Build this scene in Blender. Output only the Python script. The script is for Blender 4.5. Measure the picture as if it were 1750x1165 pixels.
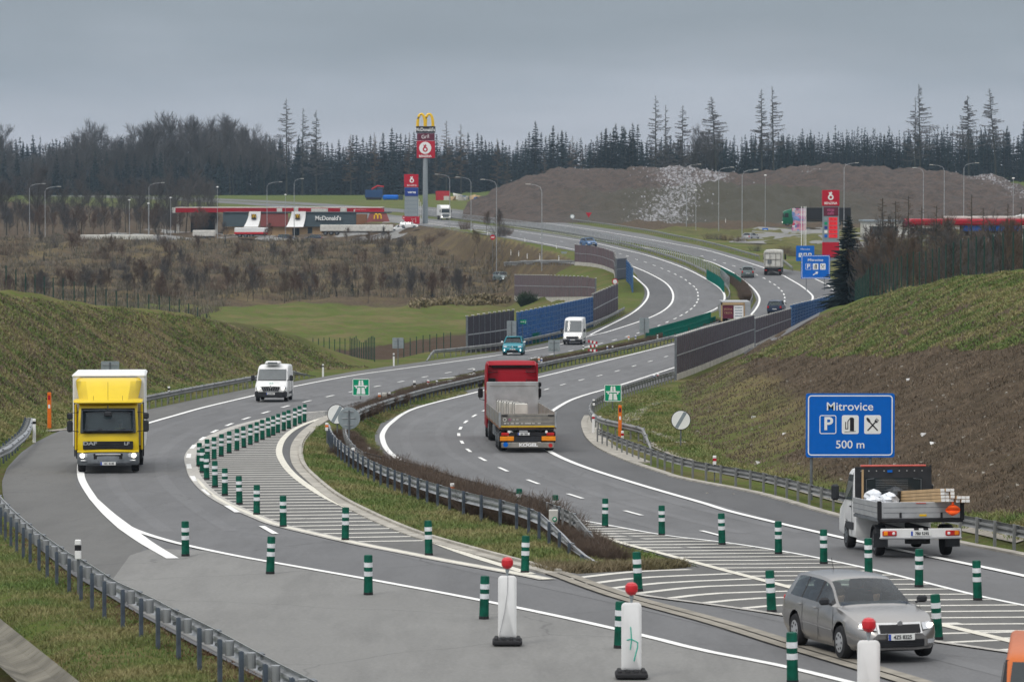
import bpy, bmesh, math, random
import numpy as np
from mathutils import Vector, Matrix, geometry
for o in list(bpy.data.objects): bpy.data.objects.remove(o)
SC = bpy.context.scene
HAZE = 0.00007
COL = SC.collection
random.seed(7); RNG = np.random.default_rng(7)
# ------------------------------------------------------------------ camera, sky, sun
F, CX, CY, HZ, CZ = 6200.0, 875.0, 582.5, 330.0, 20.0
PITCH = math.atan((CY-HZ)/F)
cam = bpy.data.cameras.new('camera'); cam.sensor_width = 36; cam.lens = F/1750*36
cam.clip_start = 1; cam.clip_end = 12000
cam.dof.use_dof = True; cam.dof.focus_distance = 125; cam.dof.aperture_fstop = 4.5
co = bpy.data.objects.new('camera', cam); COL.objects.link(co)
co.location = (0, 0, CZ); co.rotation_euler = (math.pi/2-PITCH, 0, 0)
SC.camera = co
SUN_EL, SUN_ROT = math.radians(48), math.radians(215)
W = bpy.data.worlds.new('World'); SC.world = W; W.use_nodes = True
nt = W.node_tree; nt.nodes.clear()
wo = nt.nodes.new('ShaderNodeOutputWorld'); bg = nt.nodes.new('ShaderNodeBackground')
sky = nt.nodes.new('ShaderNodeTexSky'); sky.sky_type = 'NISHITA'; sky.sun_disc = False
sky.sun_elevation = SUN_EL; sky.sun_rotation = SUN_ROT
bgs = nt.nodes.new('ShaderNodeBackground'); bgs.inputs[1].default_value = 0.012
nt.links.new(sky.outputs[0], bgs.inputs[0])
tc = nt.nodes.new('ShaderNodeTexCoord'); sx = nt.nodes.new('ShaderNodeSeparateXYZ')
nt.links.new(tc.outputs['Generated'], sx.inputs[0])
mp = nt.nodes.new('ShaderNodeMapping'); mp.inputs['Scale'].default_value = (5, 5, 26)
nz = nt.nodes.new('ShaderNodeTexNoise'); nz.inputs['Scale'].default_value = 1.6; nz.inputs['Detail'].default_value = 4
nt.links.new(tc.outputs['Generated'], mp.inputs[0]); nt.links.new(mp.outputs[0], nz.inputs[0])
ma = nt.nodes.new('ShaderNodeMath'); ma.operation = 'MULTIPLY_ADD'; ma.inputs[1].default_value = 0.05; ma.inputs[2].default_value = -0.025
nt.links.new(nz.outputs[0], ma.inputs[0])
ad = nt.nodes.new('ShaderNodeMath'); ad.operation = 'ADD'
nt.links.new(sx.outputs[2], ad.inputs[0]); nt.links.new(ma.outputs[0], ad.inputs[1])
cr = nt.nodes.new('ShaderNodeValToRGB')   # overcast: light band over the horizon, a darker cloud deck, a bright zenith
E = cr.color_ramp.elements
E[0].position = 0.0; E[0].color = (.47, .465, .515, 1)
E[1].position = 1.0; E[1].color = (1.25, 1.24, 1.22, 1)
for p, c in ((.018, (.345, .355, .395, 1)), (.042, (.20, .22, .25, 1)), (.09, (.175, .19, .215, 1)), (.25, (.5, .52, .54, 1)), (.6, (1.05, 1.05, 1.05, 1))):
    e = E.new(p); e.color = c
nt.links.new(ad.outputs[0], cr.inputs[0])
n2 = nt.nodes.new('ShaderNodeTexNoise'); n2.inputs['Scale'].default_value = 3.2; n2.inputs['Detail'].default_value = 6; m2_ = nt.nodes.new('ShaderNodeMapping'); m2_.inputs['Scale'].default_value = (3, 3, 22); nt.links.new(tc.outputs['Generated'], m2_.inputs[0]); nt.links.new(m2_.outputs[0], n2.inputs[0])
mr = nt.nodes.new('ShaderNodeMapRange'); mr.inputs[1].default_value = .3; mr.inputs[2].default_value = .7; mr.inputs[3].default_value = .92; mr.inputs[4].default_value = 1.07; nt.links.new(n2.outputs[0], mr.inputs[0])
vm = nt.nodes.new('ShaderNodeVectorMath'); vm.operation = 'SCALE'; nt.links.new(cr.outputs[0], vm.inputs[0]); nt.links.new(mr.outputs[0], vm.inputs['Scale'])
bg.inputs[1].default_value = 1.0; nt.links.new(vm.outputs[0], bg.inputs[0])
adds = nt.nodes.new('ShaderNodeAddShader')
nt.links.new(bg.outputs[0], adds.inputs[0]); nt.links.new(bgs.outputs[0], adds.inputs[1]); nt.links.new(adds.outputs[0], wo.inputs[0])
sl = bpy.data.lights.new('sun', 'SUN'); sl.energy = 1.0; sl.angle = math.radians(14); sl.color = (1, .96, .9)
so = bpy.data.objects.new('sun', sl); COL.objects.link(so)
so.rotation_euler = (math.radians(42), 0, math.radians(-35))
SC.view_settings.view_transform = 'Standard'; SC.view_settings.look = 'None'
SC.view_settings.exposure = 0.22; SC.view_settings.gamma = 1.0
SC.render.engine = 'CYCLES'
SC.cycles.max_bounces = 6; SC.cycles.transparent_max_bounces = 12; SC.cycles.volume_bounces = 0

# ------------------------------------------------------------------ projection and the lie of the land
SP, CP = math.sin(PITCH), math.cos(PITCH)
def ray(px, py):
    a = (np.asarray(px, float)-CX)/F; b = -(np.asarray(py, float)-CY)/F
    return a, CP+b*SP, -SP+b*CP
def pt(px, py, Y):
    a, dy, dz = ray(px, py); t = Y/dy
    return Vector((float(a*t), float(Y), float(CZ+dz*t)))
def proj(X, Y, Z):
    Z = Z-CZ; d = Y*CP-Z*SP; up = Y*SP+Z*CP
    return CX+F*X/d, CY-F*up/d
def pxX(px, Y): return (np.asarray(px, float)-CX)/F*Y
def scl(Y): return F/Y
def pchip(xs, ys, x):
    xs = np.asarray(xs, float); ys = np.asarray(ys, float); x = np.clip(x, xs[0], xs[-1])
    h = np.diff(xs); d = np.diff(ys)/h; m = np.zeros_like(ys); m[0] = d[0]; m[-1] = d[-1]
    for i in range(1, len(xs)-1):
        if d[i-1]*d[i] > 0:
            w1 = 2*h[i]+h[i-1]; w2 = h[i]+2*h[i-1]; m[i] = (w1+w2)/(w1/d[i-1]+w2/d[i])
    i = np.clip(np.searchsorted(xs, x)-1, 0, len(xs)-2); t = (x-xs[i])/h[i]
    return ((2*t**3-3*t*t+1)*ys[i]+(t**3-2*t*t+t)*h[i]*m[i]+(-2*t**3+3*t*t)*ys[i+1]+(t**3-t*t)*h[i]*m[i+1])
YG = np.geomspace(25, 9000, 1800)
def track(tab, col=1, toX=False, log=True):
    ys = np.array([r[0] for r in tab], float); v = np.array([r[col] for r in tab], float)
    if toX: v = (v-CX)/F*ys
    return pchip(np.log(ys), v, np.log(YG)) if not toX else pchip(ys, v, YG)
def smooth(a, n):
    k = np.hanning(n+2)[1:-1]; k /= k.sum()
    return np.convolve(np.pad(a, (n//2, n//2), 'edge'), k, 'valid')[:len(a)]
near = [(y, 480+41230/y) for y in (25, 32, 40, 50, 60, 70, 80, 90, 100, 115, 130, 150, 170, 195, 220)]
far = [(260, 641), (300, 617), (350, 588), (400, 555), (450, 513), (500, 475), (560, 442), (645, 412), (800, 388), (900, 377), (1000, 367), (1100, 354), (1250, 341), (1450, 334)]
rt = [(y, -(py-HZ)*y/F) for y, py in near+far] 
ZR = smooth(pchip([r[0] for r in rt], [r[1] for r in rt], YG), 25)
MED = [(25, 3900), (40, 2500), (60, 1700), (80, 1250), (100, 950), (120, 715), (140, 625), (160, 590), (180, 606), (200, 646), (215, 683), (230, 731), (245, 780), (260, 817), (300, 931), (350, 1076), (400, 1200), (450, 1266), (500, 1236), (560, 1165), (645, 1035), (800, 880), (900, 780), (1000, 700), (1100, 560), (1250, 340), (1450, 100), (1700, -200), (9000, -200)]
XM = track(MED, toX=True)
ED = smooth(pchip([25, 60, 80, 100, 120, 140, 160, 180, 200, 230, 260, 300, 350, 400, 9000], [0, 0, .15, .5, .88, .96, .95, .9, .8, .65, .55, .4, .2, 0, 0], YG), 15)
LC_ = [(25, -1800), (40, -900), (60, -400), (80, -200), (100, -120), (120, -70), (140, -20), (160, 60), (180, 100), (200, 190), (230, 350), (260, 480), (300, 660), (350, 780), (400, 960), (450, 1040), (500, 1045), (560, 975), (645, 880), (700, 830), (800, 740), (900, 600), (960, 500), (1000, 430), (1100, 200), (1250, -150), (1450, -600), (1700, -900), (9000, -900)]
XC = track(LC_, toX=True)
LB = [(25, -9000, -7.7), (40, -5000, -8), (60, -3000, -8.6), (80, -2000, -9), (100, -1500, -9), (120, -800, -8), (140, -330, -6.2), (160, -230, -5.9), (180, -150, -5.8), (200, -70, -5.9), (230, 20, -6.4), (245, 150, -7.45), (260, 300, -8.7), (280, 430, -10.3), (300, 600, -13.6), (320, 640, -15.2), (350, 700, -15.6), (400, 750, -16.2), (450, 800, -16.7), (500, 850, -16.9), (560, 870, -17), (600, 860, -16.4), (700, 800, -13.2), (780, 700, -10.6), (900, 520, -10.6), (960, 420, -10.4), (1020, 300, -9), (1100, 60, -6.5), (1250, -300, -3), (1450, -700, 2), (1600, -1000, 6), (1800, -1000, 9), (3000, -1000, 14), (9000, -1000, 40)]
XB = track(LB, toX=True); ZB = track(LB, 2)
LA = [(25, -8.2), (100, -9.4), (120, -8.2), (140, -6.4), (200, -6.1), (260, -8.6), (300, -9.5), (350, -14), (400, -16.2), (560, -17), (600, -16.4), (700, -13.2), (780, -10.6), (960, -10.4), (1100, -6.5), (1250, -2.5), (1450, 3), (1600, 7), (1800, 10), (3000, 14), (9000, 40)]
ZA = track(LA)
RF = [(25, 4500), (40, 3600), (60, 2500), (80, 2010), (92, 1775), (100, 1650), (110, 1590), (120, 1495), (130, 1400), (140, 1320), (160, 1250), (180, 1205), (200, 1185), (230, 1165), (260, 1180), (300, 1225), (350, 1315), (400, 1410), (450, 1450), (500, 1455), (560, 1365), (645, 1250), (800, 1080), (900, 1010), (1000, 980), (1100, 950), (1250, 900), (1450, 850), (1700, 600), (9000, 600)]
XF = track(RF, toX=True)
RG = [(25, 7000, -2), (40, 4500, -2), (80, 2900, -3), (100, 2500, -3.4), (130, 2200, -3.8), (160, 1980, -4.1), (200, 1750, -4.35), (220, 1640, -5.2), (240, 1560, -6.2), (260, 1500, -7.3), (290, 1430, -9.4), (320, 1380, -12.2), (350, 1400, -13.6), (400, 1470, -13.5), (450, 1530, -12.5), (500, 1600, -11.2), (560, 1600, -9.8), (645, 1600, -8.6), (800, 1700, -7.9), (1000, 1700, -6.5), (1100, 1700, -4), (1250, 1700, 1), (1450, 1700, 6), (1600, 1700, 9), (1800, 1700, 11), (3000, 1700, 14), (9000, 1700, 40)]
XGt = track(RG, toX=True); ZGt = track(RG, 2)
RH = [(25, -2), (200, -4.6), (260, -6), (300, -7), (350, -8.3), (400, -9), (560, -9), (645, -8.6), (800, -7.9), (1000, -6.5), (1100, -4), (1250, 1), (1450, 6), (1600, 9), (1800, 11), (3000, 14), (9000, 40)]
ZH = track(RH)
def lk(tab, Y): return np.interp(Y, YG, tab)
def sst(t): t = np.clip(t, 0, 1); return t*t*(3-2*t)
DITCH = None
def wob(X, Y):
    return (np.sin(X*.9+Y*.31)*np.cos(Y*.53-X*.4)*.10+np.sin(X*.23-Y*.17+1)*np.sin(Y*.11+X*.07)*.28+np.sin(X*2.3+1.7*Y)*np.sin(Y*1.9-X)*.04)
def T(X, Y):
    X = np.asarray(X, float); Y = np.asarray(Y, float)
    zr = lk(ZR, Y)-lk(ED, Y)*sst((X-lk(XM, Y))/(2*np.interp(Y, [90, 125, 150, 170, 240, 300, 350], [4, 3.2, 1.8, .9, .8, 1.2, 1.8]))+.5)
    xc, xb, xf, xg = lk(XC, Y), lk(XB, Y), lk(XF, Y), lk(XGt, Y)
    tl = np.clip((xc-X)/np.maximum(xc-xb, 1), 0, 1); tr = np.clip((X-xf)/np.maximum(xg-xf, 1), 0, 1)
    xa = -0.6*Y; xh = 0.6*Y
    tl2 = np.clip((xb-X)/np.maximum(xb-xa, 1), 0, 1); tr2 = np.clip((X-xg)/np.maximum(xh-xg, 1), 0, 1)
    sl_ = .6*tl+.4*sst(tl); sr_ = .6*tr+.4*sst(tr)
    z = np.where(tl > 0, zr+(lk(ZB, Y)-zr)*sl_, zr)
    z = np.where(tl2 > 0, lk(ZB, Y)+(lk(ZA, Y)-lk(ZB, Y))*tl2, z)
    z = np.where(tr > 0, zr+(lk(ZGt, Y)-zr)*sr_, z)
    z = np.where(tr2 > 0, lk(ZGt, Y)+(lk(ZH, Y)-lk(ZGt, Y))*tr2, z)
    off = np.maximum(xc-X, X-xf)
    z = z+wob(X, Y)*sst((off-.5)/4)*np.clip(Y/300, .7, 3)
    # concrete ditch at the foot of the left verge
    s = (X+8.6)*.968+(Y-63.3)*.25; z = z-np.where((Y < 80) & (X < -5), .55*np.exp(-(s/.8)**2), 0)
    # far wooded ridge
    z = z+np.clip((Y-2600)/1500, 0, 1)**.8*np.exp(-((X/np.maximum(Y, 1)+.022)/.05)**2)*26*(Y > 2600)
    return z+CZ
_YS = np.geomspace(40, 2600, 1500)
def hits(pts):
    out = []
    for px, py in pts:
        a, dy, dz = ray(px, py); t = _YS/dy; g = CZ+dz*t-T(a*t, _YS)
        i = np.argmax(g < 0)
        if i == 0: i = len(_YS)-1
        f = g[i-1]/(g[i-1]-g[i]) if g[i-1] != g[i] else 0
        y = _YS[i-1]+(_YS[i]-_YS[i-1])*f; tt = y/dy
        out.append((float(a*tt), float(y)))
    return out
def hit(px, py):
    X, Y = hits([(px, py)])[0]; return Vector((X, Y, float(T(X, Y))))
def gd(px, Y, dz=0.0):                 # ground point in the column px at distance Y
    X = float(pxX(px, Y)); return Vector((X, Y, float(T(X, Y))+dz))
def resample(P, step, closed=False):
    P = [np.array(p, float) for p in P]
    if closed: P = P+[P[0]]
    out = []; 
    for a, b in zip(P[:-1], P[1:]):
        n = max(1, int(np.linalg.norm((b-a)[:2])/step)); out += [a+(b-a)*k/n for k in range(n)]
    if not closed: out.append(P[-1])
    return out
def curve(P, n=8):                     # Catmull-Rom through pixel points
    P = [np.array(p, float) for p in P]; P = [2*P[0]-P[1]]+P+[2*P[-1]-P[-2]]; out = []
    for i in range(1, len(P)-2):
        a, b, c, d = P[i-1:i+3]
        for k in range(n):
            t = k/n; out.append(.5*((2*b)+(c-a)*t+(2*a-5*b+4*c-d)*t*t+(3*b-a-3*c+d)*t**3))
    out.append(P[-2]); return out
def wpath(pxs, step=2.0, n=8):         # pixel polyline -> evenly spaced ground path [(X, Y)]
    return even(hits(curve(pxs, n)), step)
def even(P, step):
    P = np.array(P, float); d = np.r_[0, np.cumsum(np.hypot(*np.diff(P[:, :2], axis=0).T))]
    n = max(2, int(round(d[-1]/step))+1); s = np.linspace(0, d[-1], n)
    return np.c_[[np.interp(s, d, P[:, k]) for k in range(P.shape[1])]].T

# ------------------------------------------------------------------ object helpers
MATS = {}
class MB:
    def __init__(s): s.v = []; s.f = []; s.n = 0; s.mi = []; s.cur = 0
    def add(s, v, f):
        v = np.asarray(v, float).reshape(-1, 3); s.v.append(v); s.f += [tuple(int(i)+s.n for i in q) for q in f]
        s.mi += [s.cur]*len(f); s.n += len(v); return s
    def box(s, c, d, rz=0.0, R=None):
        x, y, z = [k/2 for k in d]
        v = np.array([(i, j, k) for i in (-x, x) for j in (-y, y) for k in (-z, z)])
        if rz: ca, sa = math.cos(rz), math.sin(rz); v = np.c_[v[:, 0]*ca-v[:, 1]*sa, v[:, 0]*sa+v[:, 1]*ca, v[:, 2]]
        if R is not None: v = v@np.array(R).T
        return s.add(v+np.array(c), [(0, 1, 3, 2), (4, 6, 7, 5), (0, 4, 5, 1), (2, 3, 7, 6), (0, 2, 6, 4), (1, 5, 7, 3)])
    def bb(s, c, d, r=.03, rz=0.0):     # box with bevelled (chamfered) edges
        x, y, z = [k/2 for k in d]; r = min(r, x*.95, y*.95, z*.95); v = []; 
        for sx_, sy_ in ((1, 1), (-1, 1), (-1, -1), (1, -1)):
            v += [(sx_*(x-r), sy_*(y-r), z), (sx_*(x-r), sy_*(y-r), -z)]
        top = [0, 2, 4, 6]; bot = [1, 3, 5, 7]; f = [tuple(top), tuple(bot[::-1])]
        ring = [(x, y-r), (x-r, y), (-(x-r), y), (-x, y-r), (-x, -(y-r)), (-(x-r), -y), (x-r, -y), (x, -(y-r))]
        up = [(a, b, z-r) for a, b in ring]; lo = [(a, b, -(z-r)) for a, b in ring]
        v = np.array(v+up+lo); U = 8; L = 16
        for i in range(8): f.append((U+i, L+i, L+(i+1) % 8, U+(i+1) % 8)[::-1])
        cor = {0: (0, 0), 1: (0, 1), 2: (1, 2), 3: (1, 3), 4: (2, 4), 5: (2, 5), 6: (3, 6), 7: (3, 7)}
        for k in range(4):
            a, b = U+2*k, U+2*k+1; f.append((top[k], a, b)); f.append((bot[k], L+2*k+1, L+2*k))
            n2 = (2*k+2) % 8; f.append((top[k], b, U+n2, top[(k+1) % 4])); f.append((bot[k], bot[(k+1) % 4], L+n2, L+2*k+1))
        if rz: ca, sa = math.cos(rz), math.sin(rz); v = np.c_[v[:, 0]*ca-v[:, 1]*sa, v[:, 0]*sa+v[:, 1]*ca, v[:, 2]]
        return s.add(v+np.array(c), f)
    def tube(s, P, r, n=6, cap=True):
        P = [Vector(p) for p in P]; rr = r if hasattr(r, '__len__') else [r]*len(P); V = []; f = []
        for i, p in enumerate(P):
            t = (P[min(i+1, len(P)-1)]-P[max(i-1, 0)]).normalized()
            a = t.cross(Vector((0, 0, 1))) if abs(t.z) < .95 else t.cross(Vector((1, 0, 0))); a.normalize(); b = t.cross(a)
            for k in range(n):
                an = 2*math.pi*k/n; V.append(p+(a*math.cos(an)+b*math.sin(an))*rr[i])
        for i in range(len(P)-1):
            for k in range(n): f.append((i*n+k, i*n+(k+1) % n, (i+1)*n+(k+1) % n, (i+1)*n+k))
        if cap: f.append(tuple(range(n))[::-1]); f.append(tuple((len(P)-1)*n+k for k in range(n)))
        return s.add([tuple(v) for v in V], f)
    def lathe(s, prof, c=(0, 0, 0), n=16, axis='z'):
        V = []; f = []
        for r, h in prof:
            for k in range(n):
                a = 2*math.pi*k/n; x, y, z = r*math.cos(a), r*math.sin(a), h
                if axis == 'x': x, y, z = h, x, y
                elif axis == 'y': x, y, z = y, h, x
                V.append((x+c[0], y+c[1], z+c[2]))
        for i in range(len(prof)-1):
            for k in range(n): f.append((i*n+k, i*n+(k+1) % n, (i+1)*n+(k+1) % n, (i+1)*n+k))
        f.append(tuple(range(n))[::-1]); f.append(tuple((len(prof)-1)*n+k for k in range(n)))
        return s.add(V, f)
    def prism(s, poly, y0, y1, axis='y'):  # polygon (a, b) extruded; axis y: (x,z) poly ; x: (y,z) ; z: (x,y)
        n = len(poly)
        def m(a, b, h): return {'y': (a, h, b), 'x': (h, a, b), 'z': (a, b, h)}[axis]
        V = [m(a, b, y0) for a, b in poly]+[m(a, b, y1) for a, b in poly]
        f = [tuple(range(n)), tuple(range(2*n-1, n-1, -1))]+[(i, n+i, n+(i+1) % n, (i+1) % n) for i in range(n)]
        return s.add(V, f)
    def quad(s, a, b, c, d): return s.add([tuple(a), tuple(b), tuple(c), tuple(d)], [(0, 1, 2, 3)])
    def loft(s, secs, closed=True, caps=True):
        n = len(secs[0]); V = [p for q in secs for p in q]; f = []
        for i in range(len(secs)-1):
            for k in range(n if closed else n-1): f.append((i*n+k, i*n+(k+1) % n, (i+1)*n+(k+1) % n, (i+1)*n+k))
        if caps: f.append(tuple(range(n))[::-1]); f.append(tuple((len(secs)-1)*n+k for k in range(n)))
        return s.add(V, f)
    def mesh(s, name, mats, sm=False):
        me = bpy.data.meshes.new(name)
        me.from_pydata(np.vstack(s.v).tolist() if s.v else [], [], s.f)
        for m in (mats if isinstance(mats, (list, tuple)) else [mats]): me.materials.append(M(m))
        if max(s.mi, default=0) > 0: me.polygons.foreach_set('material_index', s.mi)
        if sm:
            me.polygons.foreach_set('use_smooth', [True]*len(me.polygons))
            try: me.set_sharp_from_angle(angle=math.radians(sm if sm is not True else 35))
            except Exception: pass
        bm = bmesh.new(); bm.from_mesh(me); bmesh.ops.recalc_face_normals(bm, faces=bm.faces); bm.to_mesh(me); bm.free()
        me.update(); return me
    def build(s, name, mats, parent=None, sm=False, loc=None, label=None, bevel=0):
        o = bpy.data.objects.new(name, s.mesh(name, mats, sm)); COL.objects.link(o)
        if parent: o.parent = parent
        if loc is not None: o.location = loc
        if label: o['label'] = label
        if bevel:
            b = o.modifiers.new('bevel', 'BEVEL'); b.width = bevel; b.segments = 2; b.limit_method = 'ANGLE'; b.angle_limit = math.radians(40)
        return o
def fastmesh(name, V, Fq, mats, sm=False):   # big meshes from numpy arrays, no normal recalculation
    me = bpy.data.meshes.new(name); V = np.asarray(V, np.float32); Fq = np.asarray(Fq, np.int32); k = Fq.shape[1]
    me.vertices.add(len(V)); me.vertices.foreach_set('co', V.ravel())
    me.loops.add(Fq.size); me.loops.foreach_set('vertex_index', Fq.ravel())
    me.polygons.add(len(Fq)); me.polygons.foreach_set('loop_start', np.arange(0, Fq.size, k, dtype=np.int32))
    me.polygons.foreach_set('use_smooth', [bool(sm)]*len(Fq))
    for m in (mats if isinstance(mats, (list, tuple)) else [mats]): me.materials.append(M(m))
    me.update(); me.validate(); return me
def link(name, me, parent=None, loc=None):
    o = bpy.data.objects.new(name, me); COL.objects.link(o)
    if parent: o.parent = parent
    if loc is not None: o.location = loc
    return o
def tag(o, label=None, cat=None, group=None, kind=None):
    if label: o['label'] = label
    if cat: o['category'] = cat
    if group: o['group'] = group
    if kind: o['kind'] = kind
    return o
def thing(name, label, cat, loc=(0, 0, 0), rz=0, group=None):
    o = bpy.data.objects.new(name, None); COL.objects.link(o); o.location = loc; o.rotation_euler = (0, 0, rz); o.empty_display_size = .2
    return tag(o, label, cat, group)
KIDS = {}
def kids(o): return [c for c in bpy.data.objects if c.parent == o]
def dup(o, loc=None, rz=None, label=None, group=None, scale=None, parent=None, _k=None):
    c = o.copy(); COL.objects.link(c); c.parent = parent
    if loc is not None: c.location = loc
    if rz is not None: c.rotation_euler = (0, 0, rz)
    if label: c['label'] = label
    if group: c['group'] = group
    if scale is not None: c.scale = scale if hasattr(scale, '__len__') else (scale,)*3
    for k in (KIDS.setdefault(o.name, kids(o))): dup(k, parent=c)
    return c

# ------------------------------------------------------------------ materials
def newmat(name):
    m = bpy.data.materials.new(name); m.use_nodes = True; MATS[name] = m
    return m, m.node_tree, m.node_tree.nodes['Principled BSDF']
def M(name):
    if name in MATS: return MATS[name]
    d = DEF[name]; m, n, b = newmat(name)
    c, rough, metal, var, vs = (list(d)+[.5, 0, .12, 6][len(d)-1:])[:5]
    b.inputs['Roughness'].default_value = rough; b.inputs['Specular IOR Level'].default_value = .5 if rough < .45 else .2; b.inputs['Metallic'].default_value = metal
    tcn = n.nodes.new('ShaderNodeTexCoord'); no = n.nodes.new('ShaderNodeTexNoise'); no.inputs['Scale'].default_value = vs; no.inputs['Detail'].default_value = 5
    n.links.new(tcn.outputs['Object'], no.inputs[0])
    mx = n.nodes.new('ShaderNodeMix'); mx.data_type = 'RGBA'
    mx.inputs[6].default_value = (*[k*(1-var) for k in c], 1); mx.inputs[7].default_value = (*[min(1, k*(1+var)) for k in c], 1)
    rp = n.nodes.new('ShaderNodeValToRGB'); rp.color_ramp.elements[0].position = .3; rp.color_ramp.elements[1].position = .7
    n.links.new(no.outputs[0], rp.inputs[0]); n.links.new(rp.outputs[0], mx.inputs[0]); n.links.new(mx.outputs[2], b.inputs['Base Color'])
    return m
DEF = {
 'galv': ((.36, .375, .39), .45, .35, .25, 3), 'galv_dark': ((.16, .175, .19), .5, .4, .25, 4), 'rail': ((.23, .235, .235), .6, .25, .25, 1.2), 'post_dark': ((.085, .105, .135), .55, .3, .3, 5),
 'white': ((.78, .78, .77), .4, 0, .05), 'white_paint': ((.72, .725, .72), .35, 0, .06, 3), 'dirty_white': ((.55, .54, .5), .55, 0, .15, 2), 'black': ((.02, .02, .022), .5), 'rubber': ((.025, .025, .027), .8), 'dark_plastic': ((.03, .032, .036), .5, 0, .2),
 'yellow': ((.70, .50, .0), .4, 0, .05, 2), 'yellow_mark': ((.7, .45, .02), .6), 'red_cab': ((.30, .004, .014), .45, 0, .08, 2), 'green_post': ((.0, .08, .05), .6, 0, .4, 5), 'reflect': ((.68, .70, .72), .4, 0, .15, 9), 'red_lamp': ((.55, .02, .03), .3, 0, .1),
 'orange': ((.75, .17, .02), .5, 0, .08), 'orange_paint': ((.48, .10, .0), .35, 0, .06), 'sign_blue': ((.0, .12, .52), .45, 0, .04), 'sign_green': ((.0, .28, .14), .45, 0, .05), 'sign_back': ((.30, .34, .36), .5, .4, .08), 'sign_white': ((.8, .81, .8), .45, 0, .03), 'sign_black': ((.02, .02, .025), .5), 'sign_red': ((.44, .01, .03), .45, 0, .05), 'sign_navy': ((.02, .05, .25), .45), 'sign_grey': ((.24, .28, .31), .5, .1, .1), 'maroon': ((.12, .02, .04), .5), 'mcd_yellow': ((.8, .5, .0), .4, 0, .03),
 'glass_dark': ((.02, .028, .032), .08, 0, .1), 'screen': ((.045, .065, .075), .06, 0, .15), 'tile_red': ((.18, .05, .045), .7, 0, .2), 'brown_wood': ((.22, .11, .06), .7), 'tan_wall': ((.42, .29, .16), .7, 0, .15), 'dark_wall': ((.045, .065, .075), .6), 'wood': ((.52, .36, .2), .7, 0, .15, 3), 'alu': ((.42, .43, .44), .45, .5, .15, 2), 'alu_dirty': ((.25, .235, .21), .6, .3, .25, 2.5), 'silver': ((.33, .32, .31), .22, .75, .05, 2), 'teal': ((.01, .22, .28), .3, .2, .06), 'chrome': ((.6, .6, .6), .15, 1, .05), 'plate': ((.75, .76, .74), .4), 'eu_blue': ((.01, .06, .4), .4), 'navy_paint': ((.02, .035, .07), .3, .2, .1), 'slate_blue_paint': ((.07, .16, .32), .3, .3, .1), 'grey_green_paint': ((.16, .2, .2), .3, .4, .1), 'green_truck': ((.0, .14, .07), .4), 'blue_machine': ((.02, .06, .16), .5), 'red_box': ((.55, .03, .04), .5), 'tail_red': ((.45, .01, .01), .3), 'tail_orange': ((.8, .25, .0), .4), 'headlight_glass': ((.55, .57, .6), .1, .3, .2, 20),
 'concrete': ((.36, .34, .30), .9, 0, .25, 1.5), 'concrete_light': ((.46, .44, .40), .9, 0, .2, 1.2), 'channel': ((.15, .14, .115), .9, 0, .35, 1.2), 'drain': ((.26, .24, .205), .9, 0, .2, 2), 'noise_panel': ((.085, .07, .085), .85, 0, .18, 1.5), 'noise_panel_dark': ((.045, .043, .055), .85, 0, .15, 1.5), 'noise_panel_brown': ((.135, .10, .11), .85, 0, .2, 1.5), 'steel_light': ((.36, .38, .40), .5, .3, .15), 'acrylic_blue': ((.0, .10, .36), .25, 0, .2, 2), 'green_rail': ((.0, .13, .10), .5, 0, .15), 'fence_green': ((.015, .055, .045), .6),
 'bark': ((.045, .048, .04), .9, 0, .3, 6), 'twig': ((.11, .082, .064), .9, 0, .3, 3), 'twig_grey': ((.085, .08, .078), .9, 0, .3, 3), 'twig_red': ((.11, .075, .058), .9, 0, .3, 3), 'needle': ((.009, .024, .027), .9, 0, .45, 1.2), 'needle_dark': ((.007, .017, .021), .9, 0, .45, 1.0), 'larch': ((.11, .072, .045), .9, 0, .35, 1.0), 'birch': ((.4, .39, .37), .8, 0, .3, 4), 'evergreen': ((.03, .055, .03), .9, 0, .4, 2),
 'skin': ((.55, .33, .25), .6), 'hivis': ((.55, .7, .05), .7), 'cloth_dark': ((.05, .06, .08), .9), 'hair': ((.06, .04, .03), .8), 'plastic_bag': ((.75, .78, .82), .35, 0, .15, 8), 'bag_dark': ((.05, .055, .06), .4), 'orange_cloth': ((.85, .11, .02), .7, 0, .2, 8), 'stripe_red': ((.5, .09, .07), .4), 'marker_green': ((.0, .42, .30), .6), 'rock_pale': ((.36, .36, .38), .8, 0, .5, .3), 'flag': ((.5, .12, .25), .8), 'cable': ((.2, .2, .22), .6),
}
def emat(name, c, s):
    m, n, b = newmat(name); b.inputs['Base Color'].default_value = (*c, 1); b.inputs['Emission Color'].default_value = (*c, 1); b.inputs['Emission Strength'].default_value = s
emat('head_lit', (1, .93, .8), 3.0); emat('drl', (.95, 1, 1), 1.6); emat('led_red', (.7, .02, .03), .25)
m, n, b = newmat('glass'); b.inputs['Base Color'].default_value = (.75, .85, .83, 1); b.inputs['Roughness'].default_value = .02
tr = n.nodes.new('ShaderNodeBsdfTransparent'); tr.inputs[0].default_value = (.60, .68, .65, 1); gl = n.nodes.new('ShaderNodeBsdfGlossy'); gl.inputs[1].default_value = .03; gl.inputs[0].default_value = (.9, .95, 1, 1)
fr = n.nodes.new('ShaderNodeFresnel'); fr.inputs[0].default_value = 1.5; mxs = n.nodes.new('ShaderNodeMixShader')
n.links.new(fr.outputs[0], mxs.inputs[0]); n.links.new(tr.outputs[0], mxs.inputs[1]); n.links.new(gl.outputs[0], mxs.inputs[2]); n.links.new(mxs.outputs[0], n.nodes['Material Output'].inputs[0])

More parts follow.
